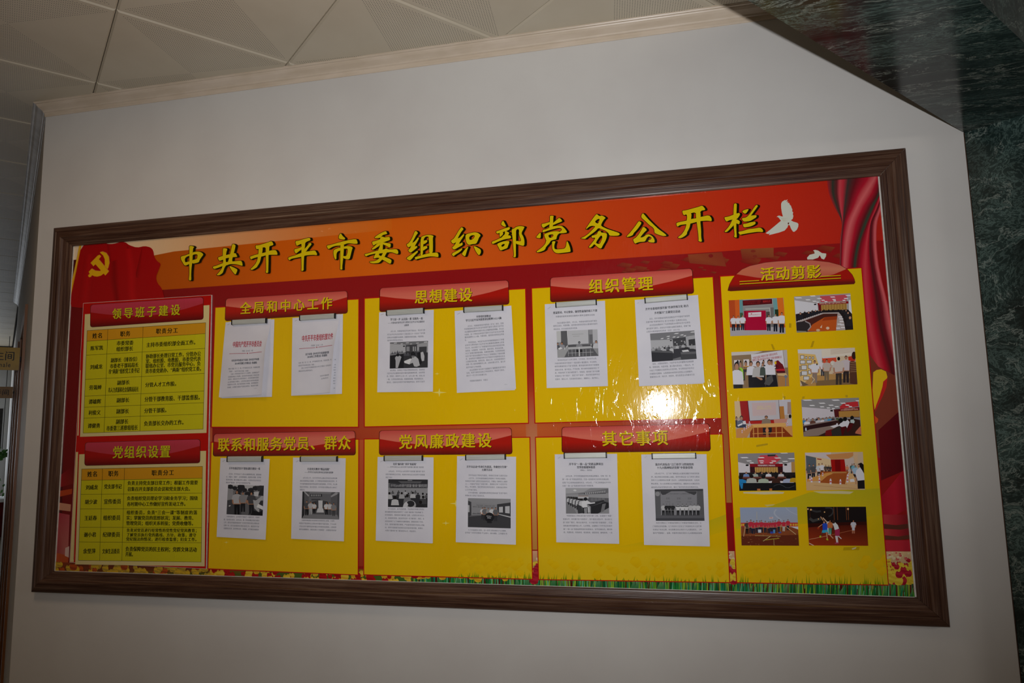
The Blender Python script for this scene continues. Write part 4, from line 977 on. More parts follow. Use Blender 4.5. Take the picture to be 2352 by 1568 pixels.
# ------------------------------------------------------------------ duty tables: a second board stuck on at the left
YO = YB - .0062
ov = MB()
q4 = [at(191, 696, YO), at(486, 677, YO), at(473.8, 1306, YO), at(159.5, 1291.5, YO)]
ov.add([(p.x, YO + .0002, p.z) for p in q4] + [(p.x, YB - .001, p.z) for p in q4], [(0, 1, 2, 3), (4, 7, 6, 5), (0, 4, 5, 1), (1, 5, 6, 2), (2, 6, 7, 3), (3, 7, 4, 0)])
ovo = ov.obj('duty_table_board', M_EDGE); keep(ovo, board)
P = Print(YO)
RED = (198, 10, 4); CRM = (232, 214, 150); TYL = (216, 206, 22); THD = (226, 160, 26)
P.poly(RED, [(191.7, 696.7), (485.3, 677.7), (473.1, 1305.3), (160.2, 1290.8)])
P.q((236, 222, 170), 184, 850, 185.2, 850, 180.4, 1000, 177.6, 1000)
P.q(CRM, 174.6, 1037.7, 179.3, 1037.7, 169.4, 1290.3, 160.8, 1290)
P.q((150, 110, 60), 178.8, 1060, 179.6, 1060, 168.9, 1285, 168.2, 1285)
P.q(CRM, 195, 721.5, 481.2, 700.4, 474.3, 993.8, 183.8, 1002.8); P.q(CRM, 182, 1043, 473.4, 1035, 470, 1300.2, 172.7, 1295.7)
P.q(THD, 200.3, 759, 472.4, 740.7, 471.2, 766, 199.6, 783.4); P.q(TYL, 199.6, 783.4, 471.2, 766, 466.5, 985.2, 191.1, 994.3)
P.q(THD, 187.7, 1076.8, 465.3, 1070.7, 464.3, 1097.8, 186.4, 1102.9); P.q(TYL, 186.4, 1102.9, 464.3, 1097.8, 462, 1290.2, 180, 1286.4)
LN = (50, 52, 16)
for a in ((200.3, 759, 472.4, 740.7), (199.6, 783.4, 471.2, 766), (198.4, 815.5, 470.6, 799.8), (196, 871, 469.2, 857.3), (194.8, 909.5, 468.3, 897.5), (193.4, 935.2, 467.6, 924.6), (192.6, 960.1, 466.8, 950.6), (191.1, 994.3, 466.5, 985.2),
          (187.7, 1076.8, 465.3, 1070.7), (186.4, 1102.9, 464.3, 1097.8), (185.9, 1135.2, 463.9, 1132), (184.8, 1168.6, 463.4, 1167.5), (182.6, 1210.7, 462.9, 1211.2), (181.8, 1244, 462.4, 1246.2), (180, 1286.4, 462, 1290.2),
          (200.3, 759, 191.1, 994.3), (472.4, 740.7, 466.5, 985.2), (247.7, 756.8, 239.2, 992.6), (328.7, 750.7, 321.3, 989.9), (187.7, 1076.8, 180, 1286.4), (465.3, 1070.7, 462, 1290.2), (235.5, 1075.6, 228.8, 1287.2), (286.1, 1074.4, 279.8, 1287.8)):
    P.line(LN, [a[:2], a[2:]], .75)
P.obj('table_print', M_PRINT).parent = None
tp = bpy.data.objects['table_print']; tp.parent = ovo; tp.matrix_parent_inverse = Matrix.Identity(4)
T = Print(YO - .0009); INK = (28, 26, 8)
def tx(fr, rows):
    T.frame(*fr)
    for st, x0, y0, x1, y1, hh in rows: T.text(st, (x0, y0), (x1, y1), hh, INK, 'song', up=False)
tx((160, 670, 6.818), [('姓名', 350, 690, 520, 680, 82), ('职务', 785, 660, 955, 650, 82), ('职责分工', 1345, 617, 1702, 600, 82), ('陈军凯', 325, 885, 525, 872, 70),
 ('市委常委', 735, 805, 1000, 795, 72), ('组织部长', 728, 897, 995, 884, 72), ('主持市委组织部全面工作。', 1200, 832, 2010, 785, 74), ('刘威龙', 318, 1178, 515, 1166, 72),
 ('副部长（排首位）', 642, 1072, 1095, 1047, 70), ('市委老干部局局长', 630, 1163, 1078, 1140, 74), ('市“两新”组织党工委书记', 608, 1250, 1095, 1226, 80),
 ('协助部长处理日常工作，分管办公', 1190, 1010, 2055, 965, 72), ('室、组织股、电教股、市委党代表', 1190, 1087, 2055, 1044, 72), ('联络办公室、市党员服务中心，负', 1187, 1162, 2052, 1120, 72), ('责市委党建办、“两新”组织党工委。', 1185, 1242, 2095, 1198, 72),
 ('劳蔼婵', 303, 1500, 500, 1490, 72), ('副部长', 742, 1425, 942, 1412, 72), ('市人力资源和社会保障局局长', 603, 1537, 1080, 1522, 80), ('分管人才工作股。', 1182, 1457, 1710, 1434, 72)])
tx((160, 830, 6.818), [('谭雄辉', 297, 630, 492, 622, 74), ('副部长', 733, 607, 935, 600, 74), ('分管干部教育股、干部监督股。', 1172, 592, 2080, 555, 80), ('利俊义', 295, 802, 485, 795, 74), ('副部长', 728, 780, 930, 774, 76),
 ('分管干部股。', 1167, 772, 1555, 756, 76), ('谭健勇', 283, 1007, 478, 1000, 74), ('副部长', 722, 942, 920, 936, 76), ('市委第三巡察组组长', 575, 1047, 1068, 1030, 80), ('负责部长交办的工作。', 1163, 972, 1825, 948, 78)])
tx((150, 990, 6.818), [('姓名', 340, 674, 508, 667, 86), ('职务', 668, 665, 838, 658, 86), ('职责分工', 1345, 652, 1708, 645, 86), ('刘威龙', 318, 880, 512, 874, 74), ('党支部书记', 607, 867, 885, 862, 74),
 ('负责主持党支部日常工作；根据工作需要', 972, 812, 2078, 803, 66), ('召集召开支部委员会议和党支部大会。', 972, 905, 1990, 900, 66), ('胡少波', 305, 1107, 500, 1102, 74), ('宣传委员', 603, 1102, 873, 1097, 78),
 ('负责组织党员理论学习和业务学习；围绕', 965, 1050, 2075, 1047, 66), ('各时期中心工作做好宣传发动工作。', 965, 1140, 1920, 1137, 66), ('王廷春', 298, 1360, 495, 1356, 74), ('组织委员', 592, 1356, 865, 1353, 78),
 ('组织委员，负责“三会一课”等制度的落', 957, 1272, 2068, 1272, 66), ('实；掌握党员的思想状况；发展、教育、', 955, 1355, 2045, 1357, 66), ('管理党员；组织关系转接；党费收缴等。', 953, 1438, 2040, 1443, 66)])
tx((150, 1160, 6.818), [('谢小君', 290, 460, 483, 457, 74), ('纪律委员', 585, 458, 858, 457, 78), ('负责对党员进行经常性的党性党纪党风教育；', 958, 390, 2090, 395, 58), ('了解党员执行党的路线、方针、政策，遵守', 955, 462, 2052, 467, 58),
 ('党纪国法的情况，进行检查监督；妇女工作。', 950, 528, 2090, 535, 58), ('余坚萍', 278, 718, 475, 716, 78), ('文体生活委员', 578, 720, 850, 718, 78), ('负责保障党员的民主权利；党群文体活动', 942, 682, 2060, 694, 74), ('开展。', 940, 762, 1090, 768, 74)])
T.frame(); to = T.obj('table_lettering', M_PRINT); reparent(ovo, to)
BH = dict(hi=(196, 58, 74), hi2=(206, 62, 86), lo=(176, 12, 10), lo2=(104, 8, 10), Y=YO - .0006, tcol=(214, 204, 24), sh=.8)
for h in ((((208.5, 700.2), (466.5, 682.5), (466.5, 733.2), (208, 750.6)), (160, 670, 6.818), '领导班子建设', (650, 347), (1748, 275), 165),
          (((196.2, 1016.4), (459.2, 1008.8), (458.7, 1062.6), (194.7, 1068.5)), (150, 990, 6.818), '党组织设置', (733, 330), (1658, 314), 190)):
    o, t = heading(*h, **BH)
    # heading and its lettering are pieces of the table board
    o.parent = ovo; o.matrix_parent_inverse = Matrix.Identity(4); t.parent = ovo; t.name = 'heading_lettering'
# ------------------------------------------------------------------ clip rails, notices
YS = YB - .0085
def quad_grid(mb, quad, Y, nx, ny, bend=None, thick=.0004):
    c = [at(*p, Y) for p in quad]; b = len(mb.v)
    for side in (0, 1):
        for j in range(ny + 1):
            for i in range(nx + 1):
                s_, t_ = i / nx, j / ny
                p = (c[0].lerp(c[1], s_)).lerp(c[3].lerp(c[2], s_), t_)
                y = Y - (bend(p.x, p.z) if bend else 0) + side * thick
                mb.v.append((p.x, y, p.z))
    w_ = nx + 1; n = w_ * (ny + 1)
    for j in range(ny):
        for i in range(nx):
            a = b + j * w_ + i
            mb.f.append([a, a + w_, a + w_ + 1, a + 1]); mb.f.append([a + n, a + n + 1, a + n + w_ + 1, a + n + w_])
    for i in range(nx):
        mb.f.append([b + i, b + i + 1, b + i + 1 + n, b + i + n]); a = b + ny * w_ + i; mb.f.append([a, a + n, a + n + 1, a + 1])
    for j in range(ny):
        a = b + j * w_; mb.f.append([a, a + n, a + n + w_, a + w_]); a += nx; mb.f.append([a, a + w_, a + w_ + n, a + n])
RAILP = [(0, 0), (.0, .0045), (.0006, .0072), (.0016, .0086), (.0030, .0092), (.0044, .0092), (.0048, .0087), (.0056, .0087), (.0060, .0092), (.0084, .0092), (.0088, .0087), (.0096, .0087), (.0100, .0092), (.0124, .0092), (.0128, .0087), (.0136, .0087), (.0140, .0092), (.0158, .0090), (.0172, .0078), (.0180, .005), (.0180, 0)]
def clip_rail(quad, label):
    YC = YS - .0012; Yf = YC - .009
    c = [at(*p, Yf) for p in quad]
    tl, tr, br, bl = c
    L0 = (tl + bl) / 2; L1 = (tr + br) / 2; H = ((tl - bl).length + (tr - br).length) / 2
    d = (L1 - L0).normalized(); n = Vector((-d.z, 0, d.x)); k = H / .018
    if n.z < 0: n = -n
    root = tag(empty('clip_rail', (L0 + L1) / 2), label, 'clip', 'aluminium clip rails over the notices')
    def st(q): return lambda p: tuple(q + n * (p[0] * k - H / 2) + Vector((0, YC - p[1] - q.y, 0)))
    e_ = .0042
    m = MB(); m.sweep(RAILP, [st(L0 + d * e_), st(L1 - d * e_)]); keep(m.obj('rail_body', M_ALU), root)
    for a, b in ((L0, L0 + d * e_), (L1 - d * e_, L1)):
        m = MB(); m.sweep([(p[0] * 1.04 - .0004, p[1] * 1.06 if p[1] > 0 else 0) for p in RAILP], [st(a), st(b)]); keep(m.obj('end_cap', M_CAP), root)
    return root
def F_(fr, *q): return [(fr[0] + q[i] / fr[2], fr[1] + q[i + 1] / fr[2]) for i in range(0, len(q), 2)]
def sheet(fr, quad, label, bend=None, pages=(), staple=None, Y=None):
    Y = Y or YS; q = F_(fr, *quad); c = at((q[0][0] + q[2][0]) / 2, (q[0][1] + q[2][1]) / 2, Y)
    root = tag(empty('notice_sheet', c), label, 'notice', 'paper notices on the board')
    for k, pg in enumerate(pages):
        m = MB(); quad_grid(m, F_(fr, *pg), YB - .0060 - k * .0006, 4, 6, None, .0003); keep(m.obj('back_page', M_PAPER), root)
    m = MB(); quad_grid(m, q, Y, 28 if bend else 8, 28 if bend else 8, bend, .00035); keep(m.obj('front_page', M_PAPER, smooth=False), root)
    if staple:
        a, b = at(*F_(fr, *staple[:2])[0], Y), at(*F_(fr, *staple[2:])[0], Y)
        bd = bend(a.x, a.z) if bend else 0
        m = MB(); dz = Vector((0, 0, .0005)); m.add([a - dz + Vector((0, -.0009 - bd, 0)), b - dz + Vector((0, -.0009 - bd, 0)), b + dz + Vector((0, -.0009 - bd, 0)), a + dz + Vector((0, -.0009 - bd, 0)),
              a - dz + Vector((0, -.0003 - bd, 0)), b - dz + Vector((0, -.0003 - bd, 0)), b + dz + Vector((0, -.0003 - bd, 0)), a + dz + Vector((0, -.0003 - bd, 0))], [(0, 1, 2, 3), (4, 7, 6, 5), (0, 4, 5, 1), (1, 5, 6, 2), (2, 6, 7, 3), (3, 7, 4, 0)])
        keep(m.obj('staple', M_STAPLE), root)
    P = Print(Y - (.0007 if bend else .0003), bend); P.frame(*fr)
    return root, P
GR, DG, BK = (104, 104, 112), (62, 62, 70), (34, 34, 40)
def body(P, rows, hh=22, col=(96, 96, 106)):
    for st, x0, y0, x1, y1 in rows: P.text(st, (x0, y0), (x1, y1), hh, col, 'sans', up=False)
S1, S2, S3 = (480, 700, 6.72), (850, 690, 6.72), (1230, 670, 6.031)
S4, S5, S6 = (480, 1030, 6.72), (850, 1030, 6.72), (1260, 1020, 6.189)
def bend_for(fr, xl, xr, y_, amp, edge):
    zt_ = at(*F_(fr, (xl + xr) / 2, 290 if xl < 1000 else 215)[0], YS).z
    a, b = at(*F_(fr, xl, y_)[0], YS), at(*F_(fr, xr, y_)[0], YS)
    def f(x, z):
        s_ = max(0, min(1, (x - a.x) / (b.x - a.x)))
        t_ = max(0, min(1, (zt_ - z) / .13)); t_ = t_ * t_ * (3 - 2 * t_)
        return (amp * math.sin(math.pi * min(1, s_ * 1.05)) * .6 + edge * s_ ** 4) * t_ + .0004
    return f
# --- 1
b1 = bend_for(S1, 200, 920, 700, .010, .022)
root, P = sheet(S1, (258, 270, 955, 214, 852, 1388, 153, 1425), 'left sheet under the second heading from the left, with red title and curled right edge', b1, [(258, 268, 1010, 221, 971, 1418, 195, 1440), (300, 262, 985, 225, 950, 1410, 170, 1432)], (286, 308, 316, 293))
P.text('中国共产党开平市委员会', (375, 612), (840, 600), 92, (186, 26, 44), 'song')
P.text('开委〔2018〕1号', (525, 714), (700, 708), 26, GR); P.line((176, 40, 56), [(325, 755), (588, 750)], 6); P.line((176, 40, 56), [(638, 748), (848, 730)], 6)
P.poly((176, 40, 56), [(612 + (14 if i % 2 == 0 else 6) * math.sin(i * math.pi / 5), 750 - (14 if i % 2 == 0 else 6) * math.cos(i * math.pi / 5)) for i in range(10)])
P.text('中共开平市委关于印发《中共开平市委', (360, 862), (806, 840), 34, BK, 'song'); P.text('2018年党建工作要点》的通知', (412, 907), (768, 893), 34, BK, 'song')
P.lay += 1
body(P, [('各镇（街道）党（工）委，开平高新区党工委，市直属各党委', 308, 988, 820, 962), ('（党组）、驻开平单位党组（党委）：', 303, 1028, 672, 1018), ('　　为进一步贯彻落实党的十九大精神，全面推进从严', 305, 1072, 812, 1042), ('加强党的建设工作部署，现将我市年度党建工作要点印发', 303, 1112, 808, 1083), ('给你们，请结合实际认真贯彻执行，切实把党建责任落实', 303, 1150, 803, 1122), ('2018年党建工作要点，以党的政治建设为统领加强各级', 298, 1192, 798, 1163), ('和服务中心任务，着力提高党建工作质量，各项措施落到', 295, 1232, 793, 1203), ('的高度，认真履行全面从严治党主体责任，推动我市发展', 292, 1275, 790, 1243), ('－1－', 715, 1290, 775, 1286)], 24)
keep(P.obj('printed_text', M_INK), root)
# --- 2
b2 = bend_for(S1, 1290, 2000, 700, .008, .026)
root, P = sheet(S1, (1290, 203, 2018, 140, 1900, 1352, 1270, 1402), 'right sheet under the second heading from the left, with red title and curled right edge', b2, [(1292, 202, 2068, 140, 2052, 1372, 1272, 1402), (1290, 202, 2030, 145, 1996, 1368, 1270, 1398)], (1328, 250, 1362, 234))
P.text('中共开平市委组织部文件', (1437, 522), (1936, 484), 100, (186, 26, 44), 'song')
P.text('开组通〔2018〕11号', (1585, 630), (1775, 618), 26, GR); P.line((176, 40, 56), [(1400, 677), (1655, 661)], 6); P.line((176, 40, 56), [(1703, 656), (1934, 629)], 6)
P.poly((176, 40, 56), [(1678 + (14 if i % 2 == 0 else 6) * math.sin(i * math.pi / 5), 657 - (14 if i % 2 == 0 else 6) * math.cos(i * math.pi / 5)) for i in range(10)])
P.text('关于印发《中共开平市委组织部', (1497, 766), (1880, 735), 36, BK, 'song'); P.text('2018年工作要点》的通知', (1527, 806), (1850, 779), 36, BK, 'song')
P.lay += 1
body(P, [('各镇（街）党（工）委，开平高新区党工委，市直各党委，党', 1388, 897, 1925, 850), ('组及驻开平有关单位党组（党委）：', 1386, 938, 1668, 920), ('　　现将《中共开平市委组织部2018年工作要点》印发给你们', 1395, 982, 1920, 933), ('请结合实际认真贯彻执行。', 1387, 1023, 1628, 1008), ('中共开平市委组织部', 1730, 1101, 1880, 1082), ('2018年3月20日', 1750, 1142, 1870, 1124)], 24)
keep(P.obj('printed_text', M_INK), root)
PB = Print(YB - .0070); PB.frame(*S1)
for k, y in enumerate((845, 925, 965, 1005, 1045, 1085, 1130, 1172, 1212, 1285)): PB.text('：，作的、，用重干'[k % 9] * 1 + '部的', (1925 - k * 1.5, y), (1962 - k * 1.5, y - 2), 20, (110, 110, 124), 'sans')
keep(PB.obj('back_page_text', M_INK), root)
# --- 3
root, P = sheet(S2, (140, 182, 983, 143, 970, 1405, 110, 1415), 'left sheet under the third heading, grey picture of people writing at desks', staple=(166, 222, 212, 206))
P.text('学习深一步 认识高一筹 实践先一着', (312, 293), (815, 275), 38, BK, 'song'); P.text('——市委组织部传达学习贯彻习近平总书记重要讲', (275, 346), (840, 324), 30, DG, 'bold'); P.text('话精神', (525, 382), (600, 378), 30, DG, 'bold')
body(P, [('　　3月13日，市委组织部召开全体干部会议，传达学习贯', 270, 478, 850, 455), ('彻习近平总书记在参加十三届全国人大一次会议广东代表', 265, 526, 850, 502), ('团审议时的重要讲话精神，部署贯彻落实措施。市委常委、', 265, 572, 848, 552), ('组织部长陈军凯主持会议。', 265, 616, 525, 607), ('　　会议提出，全体组工干部必须提高政治站位，深刻领会', 265, 1078, 845, 1065), ('习近平总书记重要讲话的丰富内涵和精神实质，自觉学而', 258, 1124, 845, 1110), ('思、学而行，做到学习上深一步、认识上高一筹、实践上先', 258, 1168, 845, 1158), ('一着，力求领会得更全面、把握得更准确、贯彻得更坚决、', 258, 1216, 840, 1205), ('更到位，迅速对全市党员干部开展宣传培训，将学习习近平', 258, 1262, 845, 1250)], 27)
Q3 = (307, 645, 895, 621, 890, 1033, 303, 1050)
P.begin(*Q3); P.lay += 1
P.q((150, 150, 154), *Q3); P.q((118, 118, 122), 307, 640, 895, 615, 895, 660, 700, 690, 540, 680, 307, 665)
for a in ((365, 655, 410, 650, 415, 660, 370, 663), (470, 665, 505, 662, 508, 670, 474, 673), (550, 652, 595, 648, 600, 657, 556, 660), (615, 667, 645, 664, 650, 671, 618, 674), (710, 655, 750, 650, 752, 659, 714, 663), (830, 638, 880, 632, 884, 642, 832, 648)): P.q((222, 222, 224), *a)
P.q((176, 176, 180), 307, 668, 545, 682, 548, 800, 307, 810); P.q((70, 70, 74), 548, 690, 725, 675, 722, 810, 550, 815)
for x in (565, 590, 660, 690): P.q((170, 170, 174), x, 710, x + 16, 709, x + 16, 780, x, 782)
P.q((160, 160, 164), 725, 675, 895, 640, 895, 800, 724, 800); P.q((64, 64, 68), 758, 715, 875, 708, 872, 800, 756, 800); P.q((40, 40, 44), 510, 695, 538, 694, 538, 713, 510, 714)
P.q((54, 54, 58), 307, 830, 600, 790, 895, 800, 890, 1040, 303, 1055)
for x, y, w_ in ((345, 790, 34), (385, 785, 30), (425, 770, 32), (460, 780, 30), (495, 772, 32), (540, 800, 40), (585, 800, 40), (640, 790, 44), (690, 780, 44), (740, 765, 30)): P.bust(x, y, w_, (84, 84, 90), (120, 120, 124), (24, 24, 28))
P.q((130, 130, 134), 310, 830, 520, 800, 560, 812, 310, 852); P.q((34, 34, 38), 310, 850, 520, 820, 520, 1045, 303, 1055)
P.q((176, 176, 180), 400, 860, 455, 848, 485, 870, 455, 960, 430, 1040, 395, 1040, 395, 930, 385, 885); P.e((28, 28, 32), 430, 838, 24, 26)
P.q((30, 30, 34), 730, 800, 800, 790, 800, 960, 770, 1000, 735, 960); P.q((190, 190, 194), 780, 800, 820, 790, 840, 860, 835, 930, 800, 935, 785, 880)
P.q((222, 222, 224), 525, 935, 620, 895, 680, 905, 610, 985, 530, 962); P.q((186, 186, 190), 620, 950, 650, 880, 700, 860, 745, 900, 770, 1000, 720, 1022, 680, 1015, 660, 960, 600, 985); P.e((34, 34, 38), 665, 825, 42, 38); P.q((120, 120, 124), 640, 850, 690, 850, 680, 880, 645, 880)
P.end(); keep(P.obj('printed_text', M_INK), root)
# --- 4
root, P = sheet(S2, (1305, 162, 2180, 78, 2252, 1362, 1340, 1425), 'right sheet under the third heading, tilted, full of text without a picture', pages=[(1308, 165, 2176, 82, 2237, 1382, 1345, 1424)], staple=(1345, 213, 1390, 190))
P.text('市委组织部推动', (1638, 248), (1862, 236), 36, BK, 'song'); P.text('学习习近平系列重要讲话精神入心入脑', (1475, 310), (2028, 267), 38, BK, 'song')
T4 = ['　　3月9日，市委组织部召开部务会（扩大）会议，迅速', '学深悟透林应武书记在全市领导干部学习贯彻习近平总', '书记重要讲话精神专题研讨班上的辅导报告精髓，并以此', '为契机，进一步推动全体党员干部学习习近平总书记系列重', '要讲话精神入心入脑。市委常委、组织部长陈军凯主持会', '议。']
L4 = [(1455, 401, 2060, 348), (1453, 442, 2062, 389), (1457, 486, 2065, 432), (1457, 528, 2067, 475), (1460, 569, 2068, 517), (1462, 611, 1500, 607)]
T4b = ['　　陈军凯指出，林应武书记所作的辅导报告和江门市委', '近年学习贯彻落实习近平总书记重要讲话精神上的系', '列工作，充分体现了江门市委强烈的政治意识和坚定的政', '治担当。主题鲜明、内容丰富、阐述深刻、政治站位高，', '对江门发展问题把脉准确、发展思路清晰，为领导带领组', '在在“四个走在全国前列”作出江门贡献提出了很好的要', '求。全体党员干部要坚持用习近平新时代中国特色社会主', '义思想武装头脑，指导实践，推动工作，切实把思想和行', '动统一到上级的部署要求上来，以新的更大作为，奋力开', '创开平组织工作新局面。']
body(P, [(t,) + l for t, l in zip(T4, L4)], 27)
P.lay += 1
body(P, [(T4b[0], 1470, 651, 2070, 600)] + [(t, 1465 + 2 * k, 692 + 42 * k, 2072 + 2.4 * k, 642 + 42.6 * k) for k, t in enumerate(T4b[1:9])] + [(T4b[9], 1482, 1033, 1735, 1014)], 27)
body(P, [('　　会议还围绕“走在四个全国前列”重要要求进行研讨', 1485, 1079, 2095, 1025), ('交流。党员干部结合自身工作纷纷发言，畅谈学习体会，', 1487, 1119, 2092, 1068), ('探讨下一步工作方向和着力点。', 1487, 1161, 1820, 1137), ('市委组织部副部长　利俊义', 1538, 1241, 1820, 1221), ('－1－', 2065, 1297, 2120, 1291)], 27)
keep(P.obj('printed_text', M_INK), root)
# --- 5
root, P = sheet(S3, (128, 172, 962, 122, 1003, 1305, 155, 1333), 'left sheet under the fourth heading, grey picture of a man before a screen', staple=(168, 237, 210, 208))
P.text('重温誓词，牢记使命，做党性最强的组工干部', (243, 291), (855, 257), 34, BK, 'song'); P.text('市委组织部党支部纪念建党97周年主题党日活动', (278, 344), (820, 317), 24, DG)
body(P, [('　　为纪念建党97周年，7月1日，市委组织部党支部开展主', 250, 435, 855, 400), ('题党日活动，市委常委、组织部长陈军凯同志以普通党员身份', 247, 474, 858, 441), ('参加活动，并为支部的党员讲党课。', 250, 519, 595, 500), ('　　陈军凯同志从个人学习思考、工作体会、成长经历出发，', 262, 949, 865, 920), ('为组织部的党员干部讲了一堂主题为“重温誓词、牢记使命、', 265, 992, 868, 968), ('做党性最强的组工干部”的党课，要求组织部的党员干部要做', 265, 1034, 880, 1010), ('到绝对忠诚、敢于担当、严守纪律，努力做党性最强的组工干', 268, 1081, 883, 1054), ('部，将组织部门打造为模范部门。他强调，组织部门的干部要', 268, 1123, 887, 1099), ('牢固树立“四个意识”，坚定“四个自信”，把对党忠诚牢牢记', 270, 1167, 890, 1142), ('在脑中、落在心中，切实做到忠诚核心、拥戴核心、维护核心。', 272, 1211, 893, 1190)], 24)
P.begin(290, 545, 857, 518, 873, 887, 305, 913); P.lay += 1
P.r((150, 150, 154), 285, 510, 880, 915); P.q((96, 96, 100), 350, 540, 430, 538, 440, 740, 355, 745); P.q((198, 198, 202), 430, 538, 735, 522, 740, 718, 443, 737); P.line((40, 40, 44), [(430, 538), (443, 737), (740, 718), (735, 522)], 5)
P.q((176, 176, 178), 505, 585, 665, 578, 665, 586, 505, 594); P.q((176, 176, 178), 520, 612, 610, 607, 610, 615, 520, 620)
P.q((110, 110, 114), 745, 590, 790, 588, 795, 740, 748, 745); P.q((190, 190, 194), 790, 520, 870, 518, 872, 700, 795, 705); P.q((200, 200, 200), 290, 540, 350, 540, 355, 700, 295, 700)
P.q((90, 90, 94), 295, 740, 880, 725, 880, 790, 295, 800); P.q((96, 96, 100), 300, 790, 870, 770, 875, 900, 305, 915)
P.bust(606, 685, 84, (140, 140, 144), (120, 120, 124), h=100); P.q((44, 44, 48), 565, 800, 655, 798, 660, 850, 570, 852)
P.q((188, 188, 190), 440, 768, 770, 752, 790, 780, 440, 800); P.q((204, 204, 206), 596, 765, 612, 764, 618, 890, 600, 892)
for x in (452, 505, 555, 655, 700, 760): P.line((180, 180, 184), [(x, 795), (x + 4, 890)], 5)
P.line((190, 190, 192), [(450, 848), (800, 835)], 5)
P.q((166, 166, 168), 300, 800, 380, 770, 450, 770, 455, 800, 400, 905, 305, 915); P.q((150, 150, 152), 790, 770, 870, 760, 873, 880, 860, 870)
P.bust(365, 695, 84, (150, 150, 156), h=100); P.bust(308, 705, 60, (90, 90, 96), h=90); P.bust(840, 672, 80, (200, 200, 204), h=110)
P.q((230, 230, 232), 310, 785, 350, 765, 375, 785, 330, 800)
for x, y in ((400, 800), (425, 775), (440, 765), (800, 770), (765, 745)): P.r((220, 220, 222), x, y - 26, x + 9, y)
P.end(); keep(P.obj('printed_text', M_INK), root)
# --- 6
root, P = sheet(S3, (1375, 112, 2250, 43, 2342, 1257, 1435, 1308), 'right sheet under the fourth heading, tilted, grey picture of a full meeting hall', pages=[(1378, 114, 2246, 47, 2326, 1270, 1440, 1307)], staple=(1412, 160, 1430, 148))
P.text('开平市委组织部开展“传承传统文化 助力', (1522, 241), (2120, 192), 36, BK, 'song'); P.text('乡村振兴”主题党日活动', (1645, 292), (2003, 269), 36, BK, 'song')
body(P, [('　　近日，开平市委组织部党支部联合开平市委老干部局党', 1530, 379, 2137, 332), ('支部开展“传承传统文化 助力乡村振兴”主题党日活动。', 1530, 420, 2115, 385), ('　　此次活动收看收听了马克思诞辰200周年纪念大会讲话', 1533, 466, 2143, 422), ('展专题学习研讨，还结合乡村振兴战略实施情况，考察了塘', 1535, 511, 2148, 469), ('口党员村教育基地项目和村（社区）活化计划。', 1537, 554, 2020, 522), ('　　会后，大家纷纷表示，习近平总书记的重要讲话高屋建', 1573, 1002, 2190, 962), ('瓴、思想深刻、内容丰富、意义重大而深远，一致认为，作', 1575, 1046, 2193, 1009), ('为组工干部要充分发挥带头示范作用，学习贯彻近平总书记', 1580, 1091, 2197, 1054), ('的重要讲话精神，认真原原本本研读马克思主义经典著作，', 1583, 1136, 2195, 1101), ('要做到深入学、持久学、刻苦学，把马克思主义的基本方法', 1585, 1181, 2203, 1144)], 26)
P.begin(1586, 578, 2200, 533, 2233, 928, 1614, 970); P.lay += 1
P.r((150, 150, 154), 1560, 500, 2260, 1000); P.q((128, 128, 132), 1586, 578, 2205, 530, 2205, 600, 2080, 620, 1900, 660, 1595, 670)
for x, y, w_ in ((1955, 580, 70), (2030, 600, 50), (1840, 620, 52), (1920, 628, 46), (2070, 612, 40), (1755, 650, 46), (1840, 650, 40), (1975, 632, 34), (2180, 560, 70)): P.q((226, 226, 228), x - w_ * .6, y + 4, x - w_ * .2, y - 9, x + w_ * .5, y - 12, x + w_ * .2, y + 3)
P.q((186, 186, 190), 1592, 672, 1900, 662, 1905, 760, 1600, 790); P.q((72, 72, 76), 1900, 650, 2080, 625, 2090, 740, 1910, 750); P.q((176, 176, 180), 2080, 620, 2205, 600, 2215, 800, 2090, 770); P.q((60, 60, 64), 2118, 662, 2210, 650, 2215, 740, 2125, 745)
for x, y in ((1925, 690), (1950, 715), (2015, 675), (2055, 680), (2060, 700)): P.r((190, 190, 194), x, y, x + 18, y + 14)
P.r((36, 36, 40), 1862, 668, 1888, 682)
P.q((60, 60, 66), 1600, 820, 1900, 790, 2090, 760, 2230, 800, 2233, 930, 1614, 972)
for x, y, w_, c in ((1630, 770, 36, 170), (1675, 775, 32, 90), (1712, 760, 40, 130), (1760, 755, 42, 190), (1800, 750, 36, 120), (1845, 740, 40, 80), (1885, 760, 50, 200), (1925, 740, 40, 150), (1965, 730, 44, 190), (2005, 730, 40, 100), (2045, 715, 44, 180), (2085, 740, 60, 50), (2165, 715, 56, 170)): P.bust(x, y, w_, (c, c, c + 4), (140, 140, 142))
P.bust(1785, 765, 56, (180, 180, 184), back=True); P.q((200, 200, 204), 1850, 800, 1895, 780, 1912, 800, 1912, 850, 1880, 835)
P.q((96, 96, 100), 1605, 820, 1870, 815, 1905, 830, 1900, 850, 1605, 838); P.q((52, 52, 58), 1605, 836, 1905, 848, 1900, 955, 1614, 970)
P.q((226, 226, 228), 2025, 812, 2110, 800, 2130, 825, 2040, 832); P.q((104, 104, 108), 2010, 835, 2225, 825, 2230, 860, 2015, 865); P.q((74, 74, 78), 2015, 865, 2232, 858, 2233, 930, 2022, 945); P.q((120, 120, 124), 1905, 930, 2010, 900, 2020, 940, 1900, 955)
P.end(); keep(P.obj('printed_text', M_INK), root)
